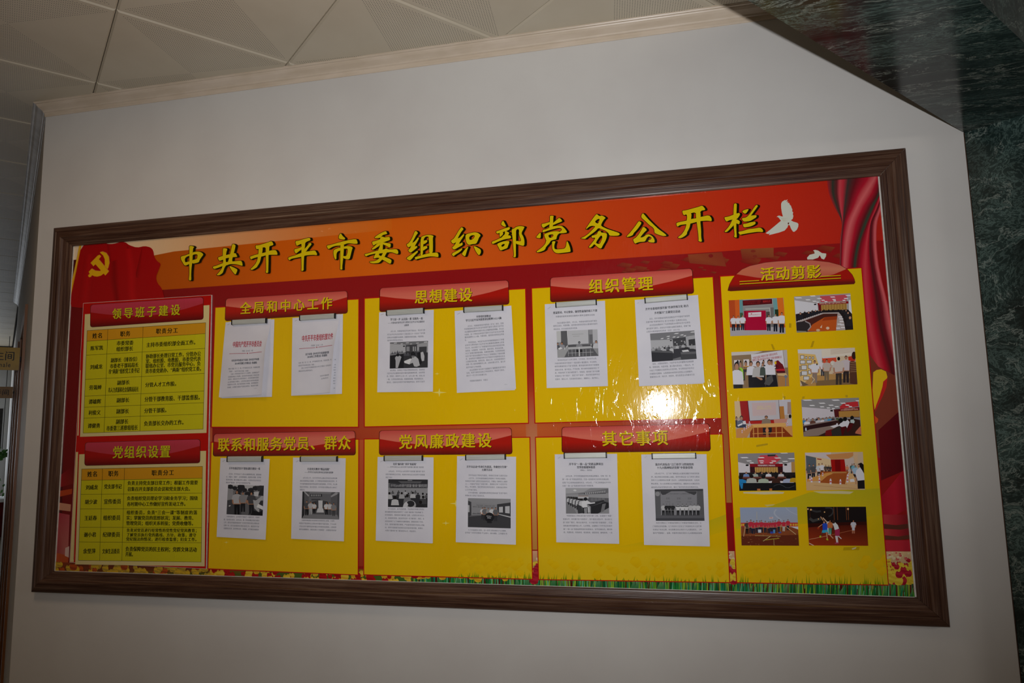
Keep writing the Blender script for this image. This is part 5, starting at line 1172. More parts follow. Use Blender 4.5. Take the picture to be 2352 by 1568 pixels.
# --- 7
root, P = sheet(S4, (178, 143, 937, 160, 873, 1405, 117, 1360), 'lower-row left sheet under the long heading, grey picture of men outdoors by trees', staple=(210, 198, 247, 177), pages=[(182, 146, 935, 163, 872, 1404, 119, 1362)])
P.text('开平市基层党员干部奋战防汛救灾一线', (310, 302), (790, 310), 38, BK, 'song')
body(P, [('　　近日来，开平市出台了人民大众最强降雨过程，雨势持续', 265, 388, 808, 402), ('长，雨量大，范围广，全市普降暴雨，局部特大到暴，农作物', 265, 434, 803, 444), ('受浸和受淹。最大雨量达到516毫米。人民群众的生命安全正', 262, 478, 805, 492), ('遭受到严重威胁，财产和农作物受损失严重。', 260, 522, 655, 533), ('　　汛情就是命令，全市党员干部奋力一线救灾中。市委常', 228, 1045, 780, 1062), ('委、组织部长闻讯，全体出动，第一时间部署全市防汛救灾', 228, 1092, 778, 1109), ('工作，要求全市各级党组织和广大党员干部坚决把人民群众放', 228, 1137, 775, 1155), ('在第一位，全力以赴做好防汛救灾各项工作。基层党员干部', 228, 1182, 773, 1203), ('迅速到达水浸，及时转移灾民，保堤围，对不稳定房屋做好', 226, 1228, 770, 1250)], 26)
P.begin(295, 552, 848, 570, 828, 1035, 270, 1012); P.lay += 1
P.r((120, 120, 124), 260, 540, 860, 1045); P.r((190, 190, 194), 290, 545, 850, 640); P.q((74, 74, 78), 280, 800, 480, 760, 840, 780, 840, 1040, 265, 1020)
P.q((104, 104, 108), 500, 760, 640, 740, 700, 760, 600, 1030, 500, 1020)
for x, y, r_ in ((330, 590, 50), (400, 610, 45), (500, 600, 65), (470, 650, 50), (550, 640, 45), (650, 640, 50), (720, 610, 50), (800, 610, 60), (600, 700, 50), (670, 680, 40), (450, 700, 50)): P.poly((46, 46, 50), [(x + r_ * math.cos(i * .785) * (1 + .15 * ((i * 7) % 3 - 1)), y + r_ * .75 * math.sin(i * .785)) for i in range(8)])
P.q((150, 150, 154), 285, 610, 370, 630, 375, 770, 280, 795); P.q((60, 60, 64), 730, 575, 848, 570, 845, 640, 760, 660); P.q((200, 200, 204), 690, 670, 770, 660, 760, 740, 700, 730)
P.q((150, 150, 154), 470, 720, 600, 715, 620, 760, 480, 780)
P.man(432, 640, 390, (178, 178, 182), (24, 24, 28)); P.man(525, 665, 320, (140, 140, 144), (34, 34, 38)); P.man(655, 665, 350, (76, 76, 80), (36, 36, 40))
P.q((176, 176, 180), 680, 790, 720, 800, 780, 760, 840, 700, 835, 820, 780, 850, 775, 990, 700, 920); P.q((60, 60, 64), 770, 850, 800, 800, 836, 800, 832, 880, 760, 930); P.q((226, 226, 228), 760, 850, 835, 890, 832, 945, 735, 900); P.q((30, 30, 34), 680, 950, 780, 980, 830, 950, 828, 1035, 640, 1030); P.q((50, 50, 54), 790, 640, 845, 590, 840, 730, 760, 720); P.q((220, 220, 222), 300, 885, 325, 870, 338, 880, 318, 893)
P.end(); keep(P.obj('printed_text', M_INK), root)
# --- 8
root, P = sheet(S4, (1298, 137, 2110, 148, 2082, 1430, 1268, 1390), 'lower-row right sheet under the long heading, grey picture of an unveiling between two groups', staple=(1345, 205, 1385, 181))
P.text('打造党员教育“精品线路”', (1520, 314), (1868, 318), 38, BK, 'song'); P.text('——开平市方伯民旧革命纪念馆新馆揭牌', (1478, 362), (1918, 369), 30, DG, 'bold')
body(P, [('　　6月30日上午，位于开平市月山镇水井中的方伯革命教', 1405, 449, 1980, 458), ('命纪念馆新馆正式揭牌。江门市委组织部组织处有关领导，开', 1405, 497, 1980, 503), ('平市委常委组织部领导出席并为新馆揭牌，开平市、月山镇', 1405, 543, 1980, 550), ('相关负责同志，部分老党员、开平市党代表等60多人参加了', 1403, 590, 1980, 600), ('揭牌仪式。', 1403, 633, 1492, 635), ('　　方魁革命事迹展示本地革命历史和党的初心故事。1938年，', 1390, 1103, 1955, 1116), ('中国共产党派革命人士到水井开展地下组织活动，于1942年', 1390, 1150, 1965, 1166), ('1月在水井片镇带领全体村建立中共和农民进推地，让革命带', 1390, 1197, 1965, 1213), ('地历史编撰展示，展现先辈与“方魁事迹”，挖掘保护和传承', 1390, 1243, 1965, 1262)], 26)
P.begin(1443, 660, 2015, 672, 2008, 1093, 1430, 1078); P.lay += 1
P.r((96, 96, 100), 1420, 650, 2030, 1100); P.q((110, 110, 114), 1540, 690, 1880, 695, 1880, 900, 1540, 900); P.q((170, 170, 174), 1480, 662, 1545, 720, 1535, 740, 1460, 665); P.q((160, 160, 164), 1960, 672, 1880, 730, 1885, 752, 2012, 690)
P.q((130, 130, 134), 1545, 665, 1900, 672, 1870, 700, 1560, 692); P.q((46, 46, 50), 1445, 662, 1470, 665, 1470, 1070, 1430, 1076); P.r((54, 54, 58), 1560, 700, 1745, 742)
for k in range(6): P.r((150, 150, 154), 1572 + k * 27, 706, 1590 + k * 27, 735)
P.r((74, 74, 78), 1580, 775, 1720, 800); P.q((76, 76, 80), 1985, 690, 2015, 690, 2008, 1090, 1975, 1060)
P.q((128, 128, 132), 1480, 1010, 1980, 1020, 2008, 1093, 1430, 1080); P.q((58, 58, 62), 1590, 820, 1690, 800, 1690, 935, 1600, 980); P.q((58, 58, 62), 1750, 800, 1840, 820, 1830, 980, 1748, 930)
P.q((206, 206, 210), 1688, 798, 1755, 800, 1752, 870, 1775, 985, 1660, 985, 1690, 870); P.q((70, 70, 74), 1650, 810, 1688, 805, 1690, 920, 1655, 930); P.q((70, 70, 74), 1755, 805, 1790, 812, 1782, 930, 1752, 920)
for x, y, h_, c, p_ in ((1510, 800, 235, 80, 30), (1570, 810, 210, 180, 170), (1625, 830, 175, 200, 30), (1815, 825, 200, 206, 30), (1865, 825, 205, 196, 80), (1925, 835, 210, 130, 70)): P.man(x, y, h_, (c, c, c + 3), (p_, p_, p_ + 3))
P.end(); keep(P.obj('printed_text', M_INK), root)
# --- 9
root, P = sheet(S5, (117, 128, 980, 135, 968, 1460, 87, 1418), 'lower-row left sheet under the fifth heading, grey picture of a crowd facing a banner', staple=(157, 207, 200, 182), pages=[(120, 131, 978, 138, 952, 1462, 89, 1420)])
P.text('培育“廉内助” 筑牢“防腐墙”', (355, 238), (722, 240), 34, BK, 'song'); P.text('——开平市举办2018年领导干部家属“廉内助”培训班', (262, 283), (828, 286), 26, DG)
body(P, [('　　6月28日，开平市2018年领导干部家属“廉内助”培训', 238, 349, 845, 352), ('班在市委党校正式开班，来自有关单位近50名领导干部家属', 240, 396, 845, 403), ('参加了培训。', 240, 442, 358, 443), ('　　开大班宣讲，由市纪委常委、市监察委员韩健光授课主', 230, 929, 838, 936), ('题也廉和家风建设授家作了《当好“廉内助”守住幸福门》', 230, 975, 832, 984), ('的专题报告，围绕家如“廉内助”主题，以党的分析为切入', 230, 1022, 836, 1031), ('点，深度剖析原因，提出如何去好一名“廉内助”。随后，全', 230, 1070, 836, 1081), ('体学员参观了江门市廉政文化教育基地，更新其他党了历史，', 230, 1120, 838, 1131), ('生动、直观的廉政警示教育，产生强烈的视听冲击和心灵触', 230, 1166, 838, 1181), ('动，领导干部家属们纷纷表示这次培训内容丰富、效果好，', 230, 1215, 834, 1229), ('大家对“廉内助”有了更深刻的认识，获益良多。', 230, 1262, 728, 1276)], 26)
P.begin(282, 472, 892, 477, 886, 908, 276, 900); P.lay += 1
P.r((110, 110, 114), 270, 465, 900, 915); P.q((52, 52, 56), 282, 472, 892, 477, 892, 545, 282, 530); P.q((96, 96, 100), 430, 500, 800, 505, 770, 540, 480, 535); P.r((170, 170, 174), 580, 486, 650, 494)
P.q((150, 150, 154), 282, 605, 890, 600, 888, 740, 280, 720); P.r((54, 54, 60), 308, 535, 886, 608)
P.text('开平市2018年领导干部家属“廉内助”廉政培训班', (316, 571), (880, 572), 50, (176, 176, 180), 'bold')
P.q((48, 48, 52), 280, 720, 888, 730, 888, 910, 276, 905)
for x, y, w_, c in ((350, 650, 40, 90), (440, 645, 40, 80), (545, 645, 46, 180), (640, 650, 36, 120), (700, 645, 40, 100), (300, 670, 90, 190), (430, 680, 50, 60), (490, 670, 84, 170), (595, 680, 60, 100), (660, 665, 80, 190), (740, 680, 60, 50), (815, 680, 80, 150), (875, 690, 60, 90)): P.bust(x, y, w_, (c, c, c + 3), (40, 40, 44), back=(w_ > 55), h=w_ * 1.2)
for x, y, w_, c in ((385, 730, 110, 200), (575, 700, 110, 120), (820, 725, 100, 70), (780, 800, 120, 40)): P.bust(x, y, w_, (c, c, c + 3), back=True)
P.e((170, 170, 174), 625, 870, 84, 76, 14); P.e((44, 44, 48), 625, 850, 62, 50, 12); P.q((206, 206, 210), 505, 905, 520, 850, 560, 815, 590, 860, 570, 905)
P.end(); keep(P.obj('printed_text', M_INK), root)
# --- 10
root, P = sheet(S5, (1343, 115, 2253, 125, 2250, 1483, 1323, 1443), 'lower-row right sheet under the fifth heading, grey picture of people round a dark globe', staple=(1386, 178, 1432, 152))
P.text('开平市启动“传承红色基因，争做创文先锋”', (1490, 279), (2120, 282), 38, BK, 'song'); P.text('主题月活动', (1723, 325), (1886, 327), 36, BK, 'song')
body(P, [('　　开平市启动“传承红色基因，争做创文先锋”主题月活动', 1470, 409, 2118, 418), ('　　1日下午，开平市直谭逢敬艺术馆举行“传承红色基因，', 1470, 457, 2112, 463), ('争做创文先锋”主题月活动启动仪式，开幕以《南粤沃土播得', 1470, 500, 2118, 509), ('火——中国共产党在广东图片展》，教育和引导广大党员不忘', 1470, 545, 2118, 551), ('初心，牢记使命，强化党性观念和宗旨意识，在推动创文等中', 1468, 588, 2118, 599), ('心工作中奋力争先。', 1468, 633, 1667, 638), ('　　开平市委常委、组织部部长陈军凯及相关部门负责干部代', 1468, 679, 2118, 689), ('表等80多人参加了启动仪式。', 1467, 722, 1782, 728), ('　　为了庆祝建党97周年，进一步学习贯彻党的十九大精神，', 1465, 1253, 2118, 1269), ('全市各广大党员将围绕“产业振兴、城乡美丽、工作提效”的', 1465, 1295, 2118, 1313)], 26)
P.begin(1512, 763, 2170, 775, 2170, 1230, 1510, 1210); P.lay += 1
P.r((110, 110, 114), 1500, 755, 2180, 1240); P.q((150, 150, 154), 1512, 763, 2170, 775, 2170, 830, 1960, 858, 1560, 822, 1512, 800); P.q((70, 70, 74), 1512, 805, 1562, 822, 1562, 1030, 1512, 1050); P.q((190, 190, 194), 1512, 870, 1535, 872, 1535, 980, 1512, 980)
P.q((146, 146, 150), 1562, 822, 1960, 858, 1962, 1010, 1565, 1025)
P.text('“传承红色基因，争做创文先锋”主题月', (1635, 872), (1930, 886), 20, (80, 80, 84)); P.text('南粤沃土播火种中国共产党在广东图片展', (1585, 895), (1950, 912), 20, (70, 70, 74))
P.q((64, 64, 68), 1960, 858, 2170, 830, 2170, 1060, 1962, 1005); P.q((196, 196, 200), 1990, 900, 2050, 895, 2050, 985, 1992, 985); P.q((196, 196, 200), 2085, 890, 2155, 885, 2155, 1000, 2085, 992)
P.q((190, 190, 194), 1980, 1005, 2170, 1048, 2170, 1066, 1980, 1020)
P.q((66, 66, 70), 1512, 1050, 1960, 1010, 2170, 1070, 2170, 1230, 1510, 1212)
for k in range(12): P.q((90, 90, 94), 1580 + k * 11, 1000 - (k * 37 % 20), 1588 + k * 11, 1000, 1588 + k * 11, 1010, 1578 + k * 11, 1010)
for x, y, h_, c in ((1738, 905, 190, 210), (1772, 900, 215, 110), (1825, 915, 170, 150), (1880, 905, 200, 210), (1940, 905, 220, 100)): P.man(x, y, h_, (c, c, c + 3), (50, 50, 54))
P.e((30, 30, 34), 1842, 1058, 76, 72, 18); P.text('时代先人', (1798, 1040), (1878, 1046), 22, (190, 190, 194), 'bold'); P.text('前路正', (1808, 1066), (1868, 1070), 20, (190, 190, 194), 'bold'); P.q((34, 34, 38), 1800, 1125, 1885, 1128, 1878, 1150, 1812, 1148)
P.end(); keep(P.obj('printed_text', M_INK), root)
# --- 11
root, P = sheet(S6, (88, 143, 973, 135, 1003, 1415, 110, 1392), 'lower-row left sheet under the sixth heading, grey picture of people along a conference table', staple=(134, 201, 170, 176))
P.text('开平市“一镇一品”党建品牌项目', (288, 282), (777, 280), 36, BK, 'song'); P.text('受到省级媒体报道', (403, 326), (663, 325), 36, BK, 'song'); P.text('（撰稿人：杨家俊）', (432, 368), (636, 368), 22, DG)
body(P, [('　　去年以来，开平市积极推进特色党建品牌建设，在镇（街）实', 195, 452, 882, 449), ('施“一镇一品”党建品牌项目，打造一批有影响力的特色党建品牌，', 195, 497, 876, 497), ('受到广东卫视等省级媒体关注。4月28日，广东卫视频道对开平市', 195, 545, 884, 543), ('实施“一镇一品”党建创新项目进行专题报道。', 197, 591, 657, 588), ('　　专题报道从三埠街道实施“红色引擎”工程，全面提升“两新”', 205, 1015, 905, 1017), ('党建水平、赤坎镇打造“先锋侨乡”、提升基层治理水平、赤水镇“红', 205, 1063, 905, 1066), ('旅”龙胜广模式，推动全镇开发、大沙镇开展“先锋美誉”、打造', 205, 1110, 905, 1113), ('绿色基本等党建项目入手，以点带面，全面展示了开平市近年来开', 208, 1157, 905, 1160), ('展“一镇一品”党建品牌项目的总结做法。该节目播出后，腾讯新', 210, 1205, 907, 1209), ('闻、凤凰新闻、网易新闻、新浪新闻、搜狐新闻、触电新闻、一点', 212, 1250, 907, 1256)], 25)
P.begin(242, 620, 850, 620, 862, 985, 248, 985); P.lay += 1
P.r((150, 150, 154), 235, 610, 870, 995); P.q((176, 176, 180), 242, 620, 600, 620, 500, 680, 245, 700); P.q((222, 222, 224), 345, 655, 372, 640, 402, 655, 380, 668)
P.q((120, 120, 124), 420, 700, 850, 630, 852, 690, 430, 730); P.q((80, 80, 84), 500, 700, 815, 660, 815, 705, 510, 722)
for k in range(11): P.q((176, 176, 180), 520 + k * 27, 690 - k * 3, 538 + k * 27, 687 - k * 3, 538 + k * 27, 707 - k * 2, 522 + k * 27, 710 - k * 2)
P.q((160, 160, 164), 245, 720, 852, 700, 855, 770, 250, 745); P.q((100, 100, 104), 250, 745, 855, 765, 860, 830, 260, 820)
P.q((130, 130, 134), 250, 800, 330, 860, 400, 985, 248, 985)
for k in range(8):
    x = 270 + k * 30; P.q((40, 40, 44), x - 6, 780 + k * 12, x + 14, 775 + k * 12, x + 30, 850 + k * 18, x + 10, 860 + k * 18)
for k in range(9): P.bust(280 + k * 24, 738 + k * 2, 36 + k * 5, (206, 206, 210) if k % 2 == 0 else (120, 120, 124), back=True, h=80 + k * 7)
for k in range(8): P.bust(430 + k * 18, 726, 24, (196, 196, 200), h=44)
for k in range(4): P.q((120, 120, 124), 600 + k * 52, 764, 640 + k * 52, 764, 645 + k * 52, 808, 598 + k * 52, 806)
P.q((48, 48, 52), 540, 845, 780, 790, 800, 810, 600, 885); P.q((40, 40, 44), 600, 885, 800, 815, 860, 830, 860, 900, 700, 985, 600, 985)
P.q((226, 226, 230), 475, 810, 540, 790, 600, 830, 660, 822, 660, 838, 590, 848, 545, 850, 555, 900, 490, 905, 470, 860); P.e((26, 26, 30), 525, 778, 26, 26); P.q((196, 196, 200), 490, 895, 580, 890, 590, 960, 560, 968, 540, 910)
P.q((60, 60, 64), 400, 850, 470, 880, 490, 975, 420, 985); P.line((36, 36, 40), [(490, 905), (550, 900), (555, 980)], 9); P.line((36, 36, 40), [(640, 895), (655, 985)], 9); P.q((120, 120, 124), 765, 850, 815, 840, 790, 950, 740, 970)
P.end(); keep(P.obj('printed_text', M_INK), root)
# --- 12
root, P = sheet(S6, (1318, 145, 2245, 140, 2293, 1452, 1358, 1430), 'lower-row right sheet under the sixth heading, grey picture of ten people on a stage', staple=(1366, 188, 1398, 168))
P.text('我市代表队在“江门市学习贯彻党的', (1515, 287), (2065, 285), 36, BK, 'song'); P.text('十九大精神知识竞赛”中荣获佳绩', (1540, 333), (2050, 330), 36, BK, 'song')
body(P, [('　　3月30日下午，江门市广播电视台全媒体演播厅传来阵阵掌', 1456, 416, 2142, 415), ('声，经过喷密训练和精心准备，我市代表队在“江门市学习贯彻', 1458, 464, 2144, 463), ('党的十九大精神知识竞赛”活动中，以精湛的临场发挥、出色的', 1458, 510, 2146, 510), ('舞台表现，在12支参赛队伍中脱颖而出，摘取本次大赛亚军及', 1458, 560, 2148, 560), ('最佳团队风采奖等两项大奖，展示了我市党员良好的精神风采。', 1460, 610, 2148, 608), ('　　本次大赛由江门市委组织部和江门市委宣传部联合主办，江', 1480, 1117, 2174, 1117), ('门电视台全程直播，江门市四市三区及江门市直单位共12支代表', 1480, 1165, 2176, 1165), ('队参加了本次比赛，本次竞赛活动以党的十九大报告原文、《中', 1482, 1212, 2178, 1212), ('国共产党章程》、省委、市委贯彻落实党的十九大精神相关政策', 1483, 1260, 2180, 1262)], 25)
P.begin(1508, 640, 2197, 633, 2217, 1087, 1525, 1087); P.lay += 1
P.r((110, 110, 116), 1500, 625, 2225, 1095); P.q((70, 70, 74), 1508, 638, 2197, 632, 2198, 664, 1510, 668); P.q((140, 140, 146), 1590, 668, 2108, 664, 2110, 1000, 1597, 1005)
P.q((70, 70, 74), 1590, 668, 1745, 668, 1700, 690, 1660, 715, 1620, 720, 1600, 700); P.q((70, 70, 74), 1930, 668, 2105, 668, 2100, 700, 2070, 722, 2010, 700); P.q((100, 100, 104), 1510, 670, 1590, 668, 1597, 1000, 1520, 1010); P.e((150, 150, 154), 1550, 705, 34, 34); P.e((150, 150, 154), 2165, 705, 34, 34)
P.q((96, 96, 100), 2110, 664, 2200, 662, 2210, 1000, 2110, 1000)
P.text('江门市学习贯彻党的十九大精神知识竞赛', (1690, 704), (2010, 702), 20, (90, 90, 94))
for x in (1695, 1850, 2005): P.text('亚军', (x - 28, 770), (x + 28, 770), 26, (90, 90, 94)); P.text('江门市代表队', (x - 36, 818), (x + 36, 818), 14, (96, 96, 100))
P.q((100, 100, 106), 1520, 1010, 2212, 1000, 2217, 1050, 1523, 1052); P.q((74, 74, 80), 1523, 1050, 2217, 1048, 2217, 1087, 1525, 1087)
for x, c in ((1632, 196), (1680, 40), (1720, 40), (1765, 44), (1840, 220), (1903, 222), (1960, 216), (2018, 200), (2072, 206), (2125, 206)): P.man(x, 845, 170, (c, c, c + 3), (26, 26, 30), (150, 150, 154))
for x in (1840, 1903, 1960): P.q((50, 50, 54), x - 30, 876, x + 30, 876, x + 26, 888, x - 26, 888)
P.end(); keep(P.obj('printed_text', M_INK), root)

for fr, q, w_ in ((S1, (340, 230, 885, 200, 880, 280, 346, 307), 'over the left red-titled sheet'), (S1, (1388, 160, 1946, 125, 1946, 207, 1394, 240), 'over the right red-titled sheet'),
                  (S2, (243, 148, 832, 107, 833, 195, 247, 232), 'over the sheet with people writing at desks'), (S2, (1436, 101, 2051, 67, 2053, 151, 1440, 184), 'over the tilted sheet without a picture'),
                  (S3, (272, 147, 847, 99, 850, 180, 276, 214), 'over the sheet with the man before a screen'), (S3, (1507, 78, 2108, 29, 2112, 105, 1511, 156), 'over the sheet with the full meeting hall'),
                  (S4, (272, 120, 822, 118, 821, 204, 273, 207), 'over the sheet with men outdoors by trees'), (S4, (1400, 121, 1978, 117, 1978, 201, 1403, 203), 'over the sheet with the unveiling'),
                  (S5, (207, 111, 811, 103, 812, 188, 211, 193), 'over the sheet with the crowd facing a banner'), (S5, (1465, 97, 2093, 86, 2093, 168, 1469, 182), 'over the sheet with the dark globe'),
                  (S6, (212, 125, 828, 113, 829, 195, 217, 205), 'over the sheet with the long conference table'), (S6, (1462, 130, 2098, 122, 2104, 203, 1465, 213), 'over the sheet with ten people on a stage')):
    clip_rail(F_(fr, *q), 'grey aluminium clip rail ' + w_)

# ------------------------------------------------------------------ colour photographs
YP = YB - .0042
def photo(fr, quad, label):
    q = F_(fr, *quad); c = at((q[0][0] + q[2][0]) / 2, (q[0][1] + q[2][1]) / 2, YP)
    root = tag(empty('photo_print', c), label, 'photograph', 'colour photographs in the right-hand panel')
    m = MB(); quad_grid(m, q, YP, 1, 1, None, .0004); keep(m.obj('photo_paper', M_EDGE), root)
    P = Print(YP - .00015); P.frame(*fr); P.begin(*quad)
    return root, P
A1, A2, A3 = (1660, 660, 6.533), (1670, 900, 6.533), (1670, 1130, 6.533)
W = (232, 230, 238); NV = (30, 34, 48); SKN = (190, 140, 112)
def lights(P, L):
    for x, y, w_ in L: P.q((246, 244, 248), x - w_ * .6, y - 6, x + w_ * .35, y - 8, x + w_ * .6, y + 6, x - w_ * .3, y + 8)
root, P = photo(A1, (88, 192, 910, 152, 945, 693, 115, 730), 'top left photograph, six men beside a red board at an orange entrance')
P.r((170, 166, 164), 80, 140, 950, 740); P.q((226, 104, 40), 88, 185, 255, 180, 275, 600, 110, 605); P.q((200, 80, 34), 88, 185, 180, 185, 200, 600, 110, 600); P.q((236, 120, 40), 808, 150, 905, 145, 945, 600, 845, 600)
P.q((110, 160, 164), 250, 185, 302, 182, 312, 560, 258, 565); P.q((120, 170, 172), 752, 165, 812, 162, 838, 430, 768, 430); P.q((70, 100, 70), 258, 380, 306, 378, 310, 470, 262, 470); P.q((40, 60, 40), 780, 330, 834, 328, 838, 430, 785, 430)
P.q((156, 152, 152), 300, 280, 760, 255, 768, 600, 310, 600); P.q((92, 18, 26), 298, 195, 738, 170, 742, 245, 302, 275)
P.text('市委组织部党员教育示范基地', (310, 216), (570, 200), 26, (170, 40, 40)); P.text('揭牌仪式', (600, 212), (720, 205), 34, (200, 50, 50), 'bold'); P.text('开平市党员教育中心揭牌', (310, 246), (560, 232), 24, (160, 36, 40))
P.q((196, 196, 190), 335, 318, 710, 302, 718, 420, 704, 420, 700, 316, 345, 332); P.q((90, 82, 76), 650, 366, 706, 362, 716, 600, 660, 600); P.q((120, 116, 116), 716, 300, 766, 300, 772, 605, 728, 605)
P.q((182, 176, 182), 105, 600, 946, 590, 948, 700, 112, 735); P.q((204, 90, 40), 840, 560, 945, 565, 946, 600, 850, 600)
P.q((186, 12, 58), 318, 352, 645, 345, 660, 640, 325, 642); P.q((160, 8, 46), 318, 352, 345, 351, 350, 641, 325, 642); P.q((236, 226, 232), 383, 378, 578, 366, 578, 436, 385, 445); P.text('开平市党员教育中心', (395, 415), (565, 404), 18, (200, 40, 60)); P.q((200, 40, 60), 420, 390, 440, 388, 438, 402, 422, 402)
for x, y, h_ in ((162, 420, 236), (231, 424, 226), (298, 410, 236), (692, 406, 252), (792, 392, 276), (886, 370, 318)): P.man(x, y, h_, W, NV, SKN)
P.end(); keep(P.obj('printed_picture', M_PHOTO), root)
root, P = photo(A1, (1070, 137, 1915, 87, 1958, 632, 1110, 678), 'top right photograph, meeting round a table with a shining orange floor')
P.r((180, 174, 174), 1060, 80, 1970, 690); P.q((212, 84, 96), 1460, 130, 1870, 105, 1860, 200, 1470, 220)
lights(P, ((1135, 155, 100), (1350, 127, 80), (1280, 185, 70), (1450, 165, 70), (1375, 207, 56), (1650, 143, 70), (1505, 192, 50), (1670, 180, 50), (1550, 212, 44), (1885, 120, 80), (1850, 165, 60), (1680, 200, 40), (1425, 220, 40), (1820, 193, 44)))
P.q((226, 224, 230), 1078, 192, 1420, 240, 1430, 340, 1092, 400); P.q((240, 236, 240), 1890, 190, 1920, 185, 1940, 400, 1895, 370); P.q((120, 24, 30), 1430, 255, 1480, 250, 1480, 350, 1440, 350); P.q((150, 20, 28), 1425, 236, 1885, 205, 1888, 240, 1428, 264)
P.text('开平市“两江工程”工程干部考核工作会议', (1450, 246), (1850, 222), 22, (246, 220, 200), 'bold')
P.q((190, 146, 76), 1475, 264, 1860, 240, 1864, 335, 1480, 350)
for k in range(9): P.q((160, 118, 54), 1500 + k * 42, 262 - k * 2.6, 1510 + k * 42, 261 - k * 2.6, 1512 + k * 42, 345, 1502 + k * 42, 346)
P.q((30, 26, 28), 1370, 245, 1405, 243, 1405, 262, 1370, 264); P.q((40, 34, 36), 1095, 400, 1430, 345, 1880, 330, 1960, 420, 1960, 640, 1110, 670)
for x, y, w_ in ((1165, 370, 80), (1230, 350, 30), (1290, 358, 70), (1340, 345, 66), (1392, 338, 56), (1440, 332, 50), (1350, 335, 30), (1480, 340, 40)): P.bust(x, y, w_, (40, 40, 48), (200, 150, 124))
for x in (1520, 1590, 1655, 1735): P.bust(x, 328, 46, (34, 30, 34), back=True, h=52)
for x, y, w_ in ((1800, 320, 44), (1850, 330, 60), (1880, 360, 80), (1910, 420, 120)): P.bust(x, y, w_, (44, 42, 46), (200, 150, 124))
P.q((190, 176, 172), 1100, 512, 1500, 378, 1740, 372, 1780, 420, 1820, 520, 1840, 640, 1695, 650, 1722, 395, 1510, 395, 1110, 540); P.q((82, 40, 34), 1108, 540, 1510, 394, 1724, 392, 1716, 430, 1530, 445, 1340, 560, 1270, 650, 1110, 660)
P.q((204, 92, 36), 1530, 445, 1716, 430, 1700, 655, 1270, 658, 1345, 555); P.q((170, 66, 28), 1530, 445, 1716, 430, 1712, 480, 1490, 500); P.q((236, 214, 190), 1460, 600, 1490, 560, 1485, 610); P.e((236, 206, 176), 1575, 610, 26, 22); P.e((226, 190, 150), 1430, 640, 30, 18)
P.q((54, 48, 50), 1108, 520, 1240, 505, 1310, 540, 1325, 600, 1270, 650, 1112, 672); P.line((170, 160, 162), [(1240, 508), (1305, 540), (1320, 590), (1280, 640)], 16); P.q((150, 146, 130), 1110, 650, 1260, 655, 1240, 668, 1110, 680)
for x, y in ((1760, 440), (1775, 470), (1780, 510), (1750, 550), (1790, 560), (1730, 610), (1800, 600)): P.q((238, 234, 240), x - 30, y - 8, x + 28, y - 10, x + 34, y + 8, x - 26, y + 10)
for k in range(12): P.q((226, 216, 220), 1130 + k * 30, 500 - k * 10, 1144 + k * 30, 495 - k * 10, 1146 + k * 30, 505 - k * 10, 1132 + k * 30, 510 - k * 10)
P.end(); keep(P.obj('printed_picture', M_PHOTO), root)
root, P = photo(A1, (130, 970, 963, 935, 998, 1480, 160, 1517), 'second row left photograph, men in white shirts looking at an exhibition wall')
P.r((150, 124, 96), 120, 925, 1005, 1525); P.q((216, 208, 200), 130, 968, 480, 952, 600, 960, 440, 1004, 130, 1022); P.q((228, 224, 232), 425, 1005, 900, 940, 932, 1230, 440, 1180); P.q((200, 192, 190), 905, 940, 965, 935, 975, 1200, 935, 1200)
P.text('“传承红色基因 争做创文先锋”主题月启动仪式', (448, 1060), (820, 990), 36, (180, 40, 50), 'bold'); P.text('南粤沃土播火种中国共产党在广东图片展揭幕仪式', (445, 1094), (885, 1040), 36, (180, 40, 50), 'bold')
P.q((120, 24, 34), 780, 1110, 830, 1090, 880, 1140, 898, 1150, 930, 1225, 800, 1230); P.q((206, 40, 54), 800, 1222, 930, 1220, 932, 1250, 806, 1252); P.q((240, 200, 30), 775, 1115, 805, 1108, 805, 1150, 778, 1150)
P.q((90, 22, 34), 800, 1250, 934, 1250, 936, 1280, 808, 1282); P.q((226, 190, 140), 820, 1290, 950, 1285, 975, 1330, 825, 1320); P.q((190, 136, 80), 830, 1330, 985, 1335, 998, 1482, 835, 1500)
P.q((232, 224, 226), 170, 1090, 255, 1086, 258, 1180, 175, 1180); P.q((232, 224, 226), 310, 1080, 395, 1076, 398, 1180, 315, 1180)
P.bust(345, 1095, 110, (60, 56, 60), SKN, h=300); P.line((230, 170, 60), [(310, 1185), (390, 1180)], 9); P.line((230, 170, 60), [(312, 1220), (392, 1215)], 9)
P.bust(612, 1085, 80, (60, 60, 66), SKN, h=200); P.bust(735, 1080, 90, (196, 60, 70), SKN, h=260); P.line((60, 30, 40), [(775, 1180), (830, 1178)], 12); P.line((60, 30, 40), [(770, 1215), (830, 1213)], 12)
P.bust(265, 1100, 90, (160, 220, 70), SKN, h=280); P.bust(225, 1090, 90, (110, 120, 60), SKN, h=300, back=True); P.q((150, 120, 86), 330, 1270, 400, 1270, 410, 1490, 340, 1495)
P.q((36, 34, 38), 380, 1280, 500, 1290, 500, 1500, 390, 1500); P.bust(425, 1105, 130, W, SKN, h=210); P.q((34, 32, 36), 480, 1290, 640, 1320, 640, 1500, 470, 1500); P.bust(530, 1105, 160, (196, 192, 190), SKN, h=240)
P.q((190, 140, 112), 480, 1330, 590, 1360, 600, 1385, 570, 1390); P.q((36, 36, 42), 660, 1290, 800, 1290, 830, 1490, 640, 1500); P.bust(700, 1080, 170, W, SKN, h=230); P.q((90, 90, 90), 660, 1350, 740, 1310, 760, 1400, 700, 1470, 620, 1450)
P.bust(600, 1120, 80, (80, 90, 84), SKN, h=200); P.line((210, 210, 210), [(570, 1190), (635, 1185)], 9)
